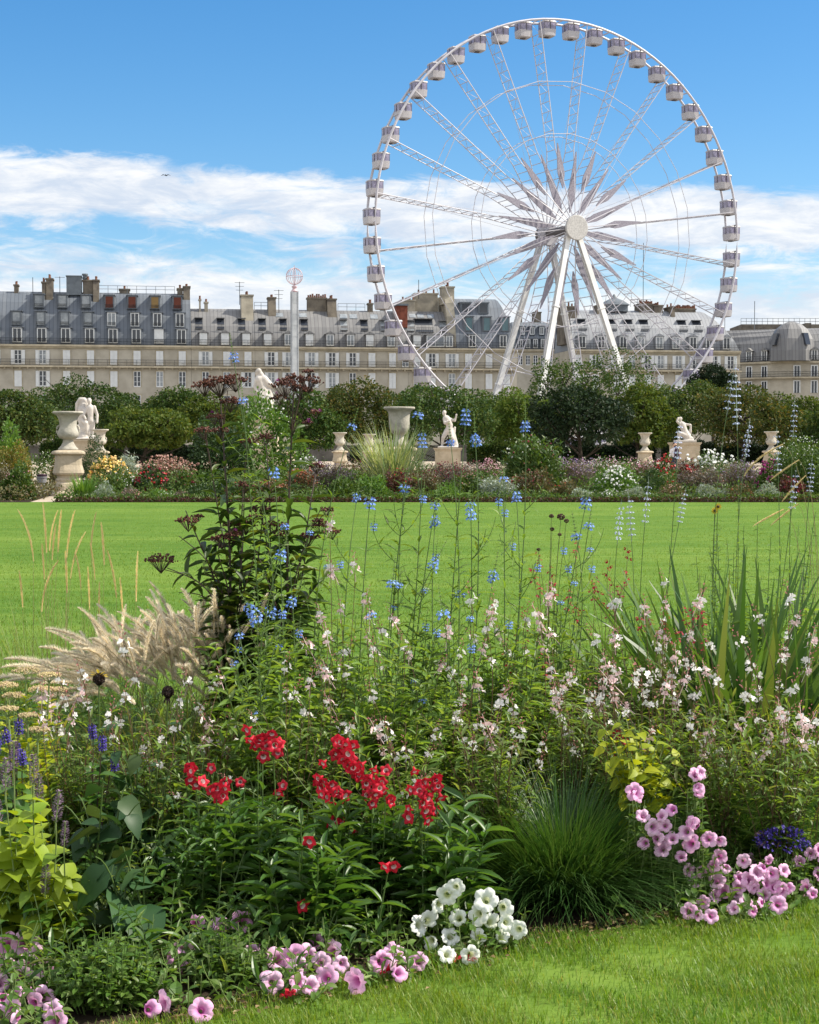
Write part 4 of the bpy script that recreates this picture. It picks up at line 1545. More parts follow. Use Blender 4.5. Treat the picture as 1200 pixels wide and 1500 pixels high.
g = MB()
head(g, zq(595, 232), 0.13, (0.4, -1))
cap(g, zq(600, 265), zq(605, 290), 0.075, 0.09)
cap(g, zq(605, 320), zq(608, 420), 0.21, 0.17)
cap(g, zq(608, 420), zq(605, 470), 0.17, 0.20)
cap(g, zq(655, 300), zq(690, 400), 0.09, 0.08)
cap(g, zq(690, 400), zq(690, 490, -0.1), 0.08, 0.07)
cap(g, zq(570, 310), zq(530, 400, -0.15), 0.085, 0.08)
cap(g, zq(530, 400, -0.15), zq(560, 450, -0.25), 0.075, 0.06)
cap(g, zq(585, 480), zq(585, 580, -0.1), 0.15, 0.10)
cap(g, zq(585, 580, -0.1), zq(592, 680), 0.10, 0.06)
cap(g, zq(630, 480), zq(635, 580), 0.15, 0.10)
cap(g, zq(635, 580), zq(628, 680), 0.10, 0.06)
head(g, zq(520, 290, 0.15), 0.12, (0.6, -1))
cap(g, zq(505, 340, 0.15), zq(500, 450, 0.1), 0.24, 0.22)
cap(g, zq(500, 460, 0.05), zq(560, 500, -0.2), 0.16, 0.12)
cap(g, zq(560, 500, -0.2), zq(565, 620, -0.15), 0.11, 0.08)
cap(g, zq(490, 480, 0.05), zq(520, 560, -0.1), 0.15, 0.12)
cap(g, zq(520, 560, -0.1), zq(545, 650, -0.1), 0.11, 0.09)
cap(g, zq(470, 560, 0.1), zq(520, 670, 0), 0.22, 0.3)
cap(g, zq(560, 640, 0.1), zq(650, 680, 0), 0.16, 0.14)
for a_, b_, r0, r1 in (((545, 270), (520, 215), 0.12, 0.14), ((520, 215), (470, 212), 0.14, 0.13), ((470, 212), (432, 265), 0.12, 0.11), ((432, 265), (425, 370), 0.10, 0.08), ((425, 370), (440, 470), 0.08, 0.05), ((500, 240), (470, 340), 0.14, 0.10)):
    cap(g, zq(*a_, 0.3), zq(*b_, 0.3), r0, r1)
g.box(-0.68, 0.72, -0.45, 0.5, zp + 0.004, zp + 0.08)
soft(g.obj('figure', M_MARBLE, st))

# -- draped figure seen from behind over the shrub
D_ = 75
st = thing('marble_statue', 'white marble draped figure with windblown cloak rising above the shrub', 'statue', (gx(388, D_), D_, 0), 0, 'marble statues')
zp = zz(612, D_)
ped_block(st, 1.2, zp)


def q4(x_, y_, dy=0.0):
    px, py = 330 + x_ / 6.52, 390 + y_ / 6.52
    return ((px - 388) * D_ / FPX, dy, zp + (612 - py) * D_ / FPX)


g = MB()
head(g, q4(315, 1012), 0.13, (-1, 0.2))
cap(g, q4(325, 1010), q4(345, 1035), 0.11, 0.13)
cap(g, q4(320, 1040), q4(325, 1070), 0.09, 0.14)
cap(g, q4(330, 1090), q4(360, 1170), 0.24, 0.21)
cap(g, q4(300, 1085), q4(285, 1150, -0.1), 0.09, 0.08)
cap(g, q4(285, 1150, -0.1), q4(310, 1200, -0.2), 0.08, 0.06)
cap(g, q4(370, 1080), q4(420, 1130), 0.20, 0.17)
cap(g, q4(420, 1130), q4(490, 1160), 0.14, 0.05)
cap(g, q4(360, 1060), q4(470, 1150, 0.1), 0.10, 0.04)
cap(g, q4(365, 1180), q4(390, 1320), 0.24, 0.36)
cap(g, q4(420, 1190), q4(445, 1300), 0.13, 0.13)
cap(g, q4(350, 1220, -0.2), q4(360, 1400, -0.2), 0.12, 0.16)
cap(g, q4(400, 1240, -0.22), q4(420, 1420, -0.2), 0.09, 0.14)
cap(g, q4(385, 1330), q4(380, 1440), 0.36, 0.4)
soft(g.obj('figure', M_MARBLE, st))

# -- person by the crouching statue
M_SKIN = mat('skin', (0.50, 0.32, 0.23), 0.6, 0.3)
M_SHIRT = mat('white_shirt', (0.60, 0.58, 0.60), 0.9, 0.1)
M_COAT = mat('dark_rucksack', (0.05, 0.03, 0.045), 0.9, 0.1)
M_JEAN = mat('dark_trousers', (0.04, 0.045, 0.07), 0.9, 0.1)
M_HAIR = mat('dark_hair', (0.03, 0.02, 0.018), 0.7, 0.2)
D_ = 86
pe = thing('person', 'person in a white top with a dark rucksack standing beside the crouching statue pedestal', 'person', (gx(988, D_), D_, 0), 0.5)
g = MB()
head(g, (0, -0.02, 1.60), 0.10, (0.2, 1))
cap(g, (0, 0, 1.50), (0, 0, 1.42), 0.055, 0.06)
cap(g, (0, 0, 1.30), (0, 0, 1.02), 0.145, 0.13)
for s in (-1, 1):
    cap(g, (s * 0.10, 0, 1.36), (s * 0.19, 0, 1.34), 0.07, 0.06)
    cap(g, (s * 0.20, 0, 1.34), (s * 0.26, 0.03, 1.06), 0.05, 0.042)
    cap(g, (s * 0.26, 0.03, 1.06), (s * 0.22, 0.16, 0.86), 0.04, 0.03)
    g.ball((s * 0.215, 0.19, 0.80), 0.035, 0.045, 0.07, 8, 6)
    cap(g, (s * 0.09, 0, 0.95), (s * 0.10, 0.02, 0.5), 0.095, 0.06)
    cap(g, (s * 0.10, 0.02, 0.5), (s * 0.11, 0, 0.09), 0.058, 0.04)
    cap(g, (s * 0.11, -0.03, 0.045), (s * 0.12, 0.14, 0.04), 0.045, 0.035)
soft(g.obj('body', M_SKIN, pe), 0.018, 3)
g = MB()
cap(g, (0, 0, 1.33), (0, 0, 1.0), 0.165, 0.16)
for s in (-1, 1):
    cap(g, (s * 0.10, 0, 1.37), (s * 0.20, 0, 1.34), 0.085, 0.075)
    cap(g, (s * 0.20, 0, 1.34), (s * 0.255, 0.03, 1.06), 0.07, 0.06)
soft(g.obj('shirt', M_SHIRT, pe), 0.02, 3)
g = MB()
cap(g, (0, 0, 1.0), (0, 0, 0.9), 0.15, 0.16)
for s in (-1, 1):
    cap(g, (s * 0.09, 0, 0.92), (s * 0.10, 0.02, 0.5), 0.11, 0.08)
    cap(g, (s * 0.10, 0.02, 0.5), (s * 0.11, 0, 0.12), 0.075, 0.06)
soft(g.obj('trousers', M_JEAN, pe), 0.02, 3)
g = MB()
g.ball((0, -0.035, 1.645), 0.115, 0.115, 0.12, 10, 8)
cap(g, (0, -0.07, 1.6), (0, -0.08, 1.45), 0.085, 0.05)
soft(g.obj('hair', M_HAIR, pe), 0.018, 3)
rk = MB()
cap(rk, (0, -0.2, 1.32), (0, -0.22, 1.0), 0.13, 0.15)
rk_ = tag(soft(rk.obj('rucksack', M_COAT), 0.02, 4), 'dark rucksack worn on the back of the person in a white top', 'rucksack')
rk_.location = pe.location
rk_.rotation_euler = (0, 0, 0.5)

# -- grey bin by the large vase
D_ = 52.5
bn = thing('litter_bin', 'small grey litter bin on the gravel left of the large stone vase', 'bin', (gx(61, D_), D_, 0))
MB().lathe([(0.13, 0.0), (0.135, 0.06), (0.14, 0.10), (0.155, 0.5), (0.17, 0.52), (0.17, 0.56), (0.15, 0.56)], 16).obj('body', mat('bin_grey', (0.22, 0.22, 0.23), 0.6, 0.3, noise=0.2), bn)
MB().lathe([(0.148, 0.561), (0.16, 0.60), (0.15, 0.63), (0.05, 0.64)], 16).obj('rim', M_COAT, bn)

# -- bird
D_ = 45
p = at(243, 257, D_)
bd = thing('flying_bird', 'tiny dark bird gliding in front of the cloud bank at the left', 'bird', p)
g = MB()
cap(g, (0, -0.05, 0), (0, 0.05, 0.01), 0.016, 0.012, 8)
g.ball((0, -0.075, 0.008), 0.013, 0.016, 0.013, 8, 6)
for s in (-1, 1):
    V = [(s * 0.01, -0.03, 0.006), (s * 0.07, -0.05, 0.025), (s * 0.13, 0.0, 0.0), (s * 0.07, 0.01, 0.02), (s * 0.01, 0.025, 0.004)]
    g.add(V + [(x_, y_, z_ - 0.006) for x_, y_, z_ in V], [(0, 1, 2, 3, 4), (9, 8, 7, 6, 5)] + [(i, (i + 1) % 5, 5 + (i + 1) % 5, 5 + i) for i in range(5)])
V = [(-0.012, 0.05, 0.01), (0.012, 0.05, 0.01), (0.022, 0.10, 0.008), (-0.022, 0.10, 0.008)]
g.add(V + [(x_, y_, z_ - 0.006) for x_, y_, z_ in V], [(0, 1, 2, 3), (7, 6, 5, 4)] + [(i, (i + 1) % 4, 4 + (i + 1) % 4, 4 + i) for i in range(4)])
g.obj('body', mat('bird_feathers', (0.03, 0.03, 0.035), 0.9, 0.1), bd)


# ================================================================== TREES
M_BARK = mat('bark', (0.06, 0.05, 0.04), 0.9, 0.1, noise=0.5, nscale=8)
TL = {
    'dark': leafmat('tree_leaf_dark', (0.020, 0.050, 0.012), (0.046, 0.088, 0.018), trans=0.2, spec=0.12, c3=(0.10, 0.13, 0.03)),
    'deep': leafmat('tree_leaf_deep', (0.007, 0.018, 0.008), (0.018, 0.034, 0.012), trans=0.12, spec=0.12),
    'mid': leafmat('tree_leaf_mid', (0.040, 0.075, 0.014), (0.075, 0.115, 0.020), trans=0.3, spec=0.12, c3=(0.12, 0.14, 0.03)),
    'olive': leafmat('tree_leaf_olive', (0.024, 0.052, 0.014), (0.050, 0.082, 0.020), trans=0.25, spec=0.12, c3=(0.09, 0.10, 0.025)),
    'brown': leafmat('tree_leaf_brown', (0.030, 0.054, 0.014), (0.060, 0.080, 0.020), trans=0.25, spec=0.12, c3=(0.13, 0.10, 0.025)),
    'light': leafmat('tree_leaf_light', (0.050, 0.10, 0.016), (0.095, 0.155, 0.028), trans=0.35, spec=0.12, c3=(0.15, 0.19, 0.05)),
}
DIAMOND = (np.array([(0, 0, 0), (0.5, 0.45, 0.10), (0, 1, -0.12), (-0.5, 0.45, 0.10)], float), np.array([(0, 1, 2, 3)]))


def crown_points(rg, rx, ry, rz, nl, n, lob=0.42):
    """points and outward directions over a lumpy crown, centred at 0"""
    cd = rng_dirs(rg, nl, -0.75, 1.0)
    cr = rg.uniform(0.42, 0.86, nl)[:, None]
    C = cd * cr
    lr = rg.uniform(lob * 0.5, lob * 1.1, nl) * (1.25 - 0.45 * cr[:, 0])
    C = np.concatenate([C, [[0, 0, 0]]])
    lr = np.append(lr, 0.55)
    wgt = lr ** 2
    wgt /= wgt.sum()
    li = rg.choice(nl + 1, n, p=wgt)
    d = rng_dirs(rg, n, -0.8, 1.0)
    P = C[li] + d * (lr[li] * rg.uniform(0.72, 1.08, n) ** 1.0)[:, None]
    D2 = np.linalg.norm(P[:, None] - C[None], axis=2) / lr[None]
    keep = (D2.min(1) > 0.6)
    P, d = P[keep], d[keep]
    return P * np.array([rx, ry, rz]), d


def tree(px, ytop, hw, D, ybot, leaf, label, seed, n=13000, size=0.24, group='trees beyond the lawn', nl=34, name='tree', trunk_r=0.16, round_=0.85, sparse=1.0, wide=1.3):
    rg = np.random.default_rng(seed)
    x = gx(px, D)
    ztop, zbot = zz(ytop, D), max(0.3, zz(ybot, D))
    rx = wide * hw * D / FPX
    rz = (ztop - zbot) / 2
    t = thing(name, label, 'tree', (x, D, 0), 0, group)
    P, d = crown_points(rg, rx * 0.86, rx * 0.8, rz * 0.8, nl, int(n * sparse))
    P[:, 2] += (ztop + zbot) / 2
    m = len(P)
    dd = nrm(d * 0.55 + rng_dirs(rg, m) * 0.8 + np.array([0, 0, -0.35]))
    L = size * rg.uniform(0.6, 1.35, m)
    g = MB()
    # leaf blades face outwards/upwards: dir hangs, normal roughly d
    add_leaves(g, P, dd, L, L * 0.75, DIAMOND, roll=rg.uniform(-1.2, 1.2, m))
    g.obj('crown', TL[leaf], t)
    g = MB()
    zc = (ztop + zbot) / 2
    sway = rg.normal(0, 0.12, (3, 2))
    pts = [(0, 0, 0), (sway[0][0], sway[0][1], zbot * 0.6), (sway[1][0], sway[1][1], zbot + rz * 0.35), (sway[2][0], sway[2][1], zc)]
    g.tube(pts, [trunk_r * 1.3, trunk_r, trunk_r * 0.8, trunk_r * 0.4], 8)
    for i in range(9):
        a = rg.uniform(0, 6.28)
        z0 = rg.uniform(zbot * 0.9, zc)
        e = np.array([math.cos(a) * rx * 0.7, math.sin(a) * rx * 0.7, z0 + rz * rg.uniform(0.3, 0.9)])
        s0 = np.array([sway[1][0], sway[1][1], z0])
        g.tube([s0, s0 * 0.5 + e * 0.5 + np.array([0, 0, -0.1]), e], [trunk_r * 0.5, trunk_r * 0.3, 0.02], 5)
    g.obj('trunk', M_BARK, t)
    return t


TREES = [
    # px, ytop, hw, D, ybot, leaf, label
    (20, 567, 62, 128, 676, 'olive', 'brownish green tree at the left edge behind the golden clipped bush'),
    (128, 544, 66, 150, 676, 'dark', 'tall dark tree rising behind the winged statue group'),
    (190, 566, 40, 160, 676, 'dark', 'dark tree peeping out between the tall left tree and the pale bushy one'),
    (212, 588, 62, 112, 672, 'mid', 'loose mid green tree right of the winged statue group'),
    (262, 551, 46, 150, 676, 'dark', 'round dark tree right behind the loose mid green one'),
    (315, 570, 50, 120, 676, 'mid', 'green tree behind the dark red flower stalk, left of the draped statue'),
    (445, 566, 50, 130, 676, 'dark', 'dark tree just right of the globe column foot'),
    (528, 545, 62, 135, 676, 'brown', 'tree with rusty brown tinged crown behind the small vases'),
    (645, 545, 74, 128, 676, 'dark', 'broad round dark tree behind the statue of the dancing figure'),
    (738, 572, 42, 150, 672, 'dark', 'dark tree at the foot of the leftmost wheel leg'),
    (768, 560, 50, 135, 676, 'light', 'light green tree left of the blackish one below the wheel'),
    (822, 503, 50, 168, 650, 'dark', 'tall airy tree rising in front of the wheel legs'),
    (902, 500, 54, 170, 650, 'dark', 'tall airy tree right of the wheel legs with sky gaps in its crown'),
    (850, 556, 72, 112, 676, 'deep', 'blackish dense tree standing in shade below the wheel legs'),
    (935, 558, 46, 128, 676, 'mid', 'mid green tree right of the blackish one'),
    (1000, 543, 56, 140, 672, 'olive', 'olive tree behind the crouching statue'),
    (1047, 527, 32, 165, 620, 'deep', 'dark bronze leaved tree top in front of the cream corner house'),
    (1090, 550, 66, 126, 672, 'brown', 'wide tree with bronze brown leaves right of the crouching statue'),
    (1172, 568, 46, 135, 676, 'mid', 'green tree in front of the domed corner house'),
    (1240, 575, 60, 128, 676, 'dark', 'dark tree cut by the right edge below the domed roof'),
]
TREES += [
    (70, 562, 50, 178, 676, 'dark', 'dark tree of the back row between the two left edge trees'),
    (235, 572, 44, 182, 676, 'dark', 'dark tree of the back row behind the loose mid green tree'),
    (345, 575, 48, 180, 676, 'dark', 'dark tree of the back row behind the draped statue'),
    (405, 580, 44, 184, 676, 'olive', 'olive tree of the back row at the globe column foot'),
    (490, 556, 46, 186, 676, 'olive', 'olive tree of the back row left of the rusty brown one'),
    (590, 556, 46, 184, 676, 'dark', 'dark tree of the back row between the rusty brown tree and the broad round one'),
    (700, 566, 44, 182, 676, 'dark', 'dark tree of the back row right of the broad round one'),
    (965, 552, 42, 184, 676, 'mid', 'mid green tree of the back row left of the olive one'),
    (1130, 572, 46, 184, 676, 'olive', 'olive tree of the back row below the domed corner house'),
]
TREES += [
    (-60, 560, 60, 140, 676, 'dark', 'dark tree first to the left of the brownish green tree behind the golden clipped bush'),
    (-140, 558, 62, 150, 676, 'mid', 'mid green tree standing second to the left of the tree behind the golden bush'),
    (-220, 556, 64, 150, 676, 'dark', 'dark tree at the far left end of the tree row'),
    (1330, 560, 62, 140, 676, 'olive', 'olive tree at the far right end of the tree row'),
]
for i, a in enumerate(TREES):
    kw = {}
    if a[0] in (822, 902):
        kw = dict(sparse=0.6, nl=40)
    tree(*a, seed=100 + i, **kw)

# ---- dark hedges added to stand in for the shade under the trees
SHADE_HEDGES = [
    (120, 60, 150, 648, 'dark', 'added dark hedge standing in for shade under the trees behind the winged statue group'),
    (300, 110, 146, 650, 'deep', 'long added dark hedge standing in for shade under the trees left of the draped statue'),
    (560, 46, 152, 653, 'deep', 'added dark hedge standing in for shade under the rusty brown tree'),
    (745, 60, 140, 648, 'dark', 'added dark hedge standing in for shade left of the blackish tree'),
    (880, 80, 142, 650, 'deep', 'added dark hedge standing in for shade under the blackish tree'),
    (1060, 90, 146, 650, 'deep', 'added dark hedge standing in for shade behind the crouching statue'),
    (1210, 70, 142, 650, 'dark', 'added dark hedge standing in for shade at the right edge under the trees'),
    (-10, 50, 140, 650, 'dark', 'added dark hedge standing in for shade at the left edge under the trees'),
]
for i, (px, hw_, D_, yt, lf, lab) in enumerate(SHADE_HEDGES):
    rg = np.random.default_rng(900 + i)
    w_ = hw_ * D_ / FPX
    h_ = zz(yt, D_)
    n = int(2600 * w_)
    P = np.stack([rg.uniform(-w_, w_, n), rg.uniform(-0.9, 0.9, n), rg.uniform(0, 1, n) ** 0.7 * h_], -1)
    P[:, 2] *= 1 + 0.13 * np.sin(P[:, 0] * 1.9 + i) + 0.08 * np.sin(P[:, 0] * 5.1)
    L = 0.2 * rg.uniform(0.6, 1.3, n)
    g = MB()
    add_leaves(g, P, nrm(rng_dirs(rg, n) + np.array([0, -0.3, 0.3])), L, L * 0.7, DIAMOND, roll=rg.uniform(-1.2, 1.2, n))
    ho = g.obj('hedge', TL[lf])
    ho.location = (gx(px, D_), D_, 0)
    tag(ho, lab, 'hedge', 'hedges added as shade under the trees')


# ================================================================== THE FAR BED (across the lawn)
FL = {
    'green': leafmat('herb_leaf_green', (0.034, 0.081, 0.016), (0.081, 0.142, 0.027), trans=0.25, c3=(0.10, 0.14, 0.03)),
    'bright': leafmat('herb_leaf_bright', (0.061, 0.142, 0.022), (0.115, 0.216, 0.038), trans=0.3),
    'dark': leafmat('herb_leaf_dark', (0.016, 0.043, 0.011), (0.041, 0.081, 0.019), trans=0.2),
    'grey': leafmat('herb_leaf_grey', (0.162, 0.216, 0.176), (0.297, 0.351, 0.297), trans=0.2),
    'olive': leafmat('herb_leaf_olive', (0.061, 0.070, 0.027), (0.128, 0.121, 0.054), trans=0.2, c3=(0.15, 0.10, 0.06)),
    'haze': leafmat('herb_leaf_purplish', (0.081, 0.078, 0.061), (0.162, 0.128, 0.128), trans=0.2, c3=(0.10, 0.11, 0.04)),
    'gold': leafmat('clipped_leaf_gold', (0.095, 0.115, 0.019), (0.243, 0.216, 0.041), trans=0.25, c3=(0.24, 0.17, 0.05)),
    'wine': leafmat('herb_leaf_wine', (0.061, 0.024, 0.022), (0.115, 0.041, 0.035), trans=0.2, c3=(0.05, 0.07, 0.02)),
    'stripe': leafmat('striped_blade', (0.13, 0.20, 0.07), (0.34, 0.38, 0.24), trans=0.3, c3=(0.08, 0.15, 0.04)),
}
FF = {
    'white': leafmat('petal_white', (0.70, 0.70, 0.66), (0.80, 0.80, 0.76), trans=0.15, tcol=(1, 1, 1)),
    'yellow': leafmat('petal_yellow', (0.72, 0.50, 0.08), (0.80, 0.62, 0.28), trans=0.2, c3=(0.75, 0.32, 0.06), tcol=(1, 1, 1)),
    'red': leafmat('petal_red', (0.35, 0.015, 0.02), (0.50, 0.03, 0.03), trans=0.2, tcol=(1, 1, 1)),
    'wine': leafmat('petal_wine', (0.14, 0.012, 0.03), (0.26, 0.03, 0.05), trans=0.2, tcol=(1, 1, 1)),
    'pinkbrown': leafmat('petal_dusky_pink', (0.34, 0.17, 0.13), (0.48, 0.29, 0.23), trans=0.15, c3=(0.30, 0.12, 0.07), tcol=(1, 1, 1)),
    'pink': leafmat('petal_pink', (0.60, 0.28, 0.38), (0.72, 0.45, 0.52), trans=0.2, tcol=(1, 1, 1)),
    'magenta': leafmat('petal_magenta', (0.34, 0.03, 0.17), (0.48, 0.08, 0.26), trans=0.2, tcol=(1, 1, 1)),
    'lilac': leafmat('petal_lilac', (0.26, 0.18, 0.36), (0.42, 0.30, 0.50), trans=0.2, tcol=(1, 1, 1)),
    'rust': leafmat('petal_rust', (0.30, 0.07, 0.03), (0.42, 0.14, 0.06), trans=0.2, tcol=(1, 1, 1)),
}
M_STEM = mat('green_stem', (0.07, 0.12, 0.03), 0.6, 0.3, noise=0.3, nscale=6)


def octa():
    V = np.array([(1, 0, 0), (0, 1, 0), (-1, 0, 0), (0, -1, 0), (0, 0, 1), (0, 0, -1)], float) * 0.5
    F = np.array([(0, 1, 4), (1, 2, 4), (2, 3, 4), (3, 0, 4), (1, 0, 5), (2, 1, 5), (3, 2, 5), (0, 3, 5)])
    return V, F


OCTA = octa()


def herb(px, ytop, hw, D, leaf, label, fl=None, nf=0, fs_=0.05, n=1500, size=0.085, style='mound', name='flowering_plant', cat='plant', seed=0, ybot=None, flat=0.5):
    rg = np.random.default_rng(seed * 7 + int(px))
    x = gx(px, D)
    h = zz(ytop - (6 if ytop > 664 else 0), D)
    nf = [int(q * 2.2) for q in np.atleast_1d(nf)]
    r_ = hw * D / FPX
    t = thing(name, label, cat, (x, D, 0.0), 0, 'plants of the far bed')
    g = MB()
    if style == 'mound':
        d = rng_dirs(rg, n, 0.0, 1.0)
        k = rg.uniform(0.55, 1.0, n) ** 0.5 * (1 + 0.14 * np.sin(d[:, 0] * 5 + px) + 0.12 * np.sin(d[:, 1] * 6 + d[:, 2] * 5 + px * 2))
        P = d * k[:, None] * np.array([r_, r_ * 0.9, h * 0.97])
        low = rg.uniform(0, 1, n) < 0.25
        P[low, 2] = rg.uniform(0, h * 0.5, low.sum())
        dd = nrm(d * 0.7 + rng_dirs(rg, n) * 0.7 + np.array([0, 0, 0.25]))
        L = size * rg.uniform(0.6, 1.4, n)
        add_leaves(g, P, dd, L, L * 0.62, DIAMOND, roll=rg.uniform(-1.5, 1.5, n))
    elif style == 'upright':
        m = int(n * 1.7) // 9
        size = size * 1.15
        a = rg.uniform(0, 6.28, m)
        rr = np.sqrt(rg.uniform(0, 1, m)) * r_
        bx, by = rr * np.cos(a), rr * np.sin(a) * 0.8
        hh = h * rg.uniform(0.6, 1.0, m) * (1 - 0.3 * (rr / r_) ** 2)
        lean = rg.normal(0, 0.10, (m, 2)) * h
        for q in range(9):
            t_ = (q + rg.uniform(0, 1, m)) / 9
            P = np.stack([bx + lean[:, 0] * t_, by + lean[:, 1] * t_, hh * t_], -1)
            dd = nrm(rng_dirs(rg, m) * np.array([1, 1, 0.4]) + np.array([0, 0, 0.7]))
            L = size * rg.uniform(0.7, 1.4, m)
            add_leaves(g, P, dd, L, L * 0.28, DIAMOND, roll=rg.uniform(-1.5, 1.5, m))
        add_blades(g, np.stack([bx, by, np.zeros(m)], -1), a, 1.45, hh, 0.014, 0.15, seg=3)
    elif style == 'blades':
        a = rg.uniform(0, 6.28, n)
        rr = np.sqrt(rg.uniform(0, 1, n)) * r_ * 0.45
        add_blades(g, np.stack([rr * np.cos(a), rr * np.sin(a), np.zeros(n)], -1), a + rg.normal(0, .5, n), rg.uniform(1.0, 1.5, n), h * rg.uniform(0.7, 1.15, n), size, rg.uniform(0.1, 1.0, n), seg=4)
    g.obj('foliage', FL[leaf], t)
    if fl:
        for fk, cnt in zip(np.atleast_1d(fl), np.atleast_1d(nf)):
            g = MB()
            if style == 'upright':
                idx = rg.choice(len(hh), cnt)
                P = np.stack([bx[idx] + lean[idx, 0], by[idx] + lean[idx, 1], hh[idx]], -1) + rg.normal(0, 0.02, (cnt, 3))
            else:
                d = rng_dirs(rg, cnt, flat - 0.35, 1.0)
                P = d * rg.uniform(0.92, 1.1, cnt)[:, None] * np.array([r_, r_ * 0.9, h * 0.97])
            s_ = fs_ * rg.uniform(0.6, 1.3, cnt)
            A = nrm(rng_dirs(rg, cnt))
            B = nrm(np.cross(A, rng_dirs(rg, cnt)))
            Cc_ = np.cross(A, B)
            g.inst(OCTA[0], OCTA[1], P, A * s_[:, None], B * s_[:, None], Cc_ * s_[:, None] * 0.7)
            g.obj('blossom', FF[fk], t)
    return t


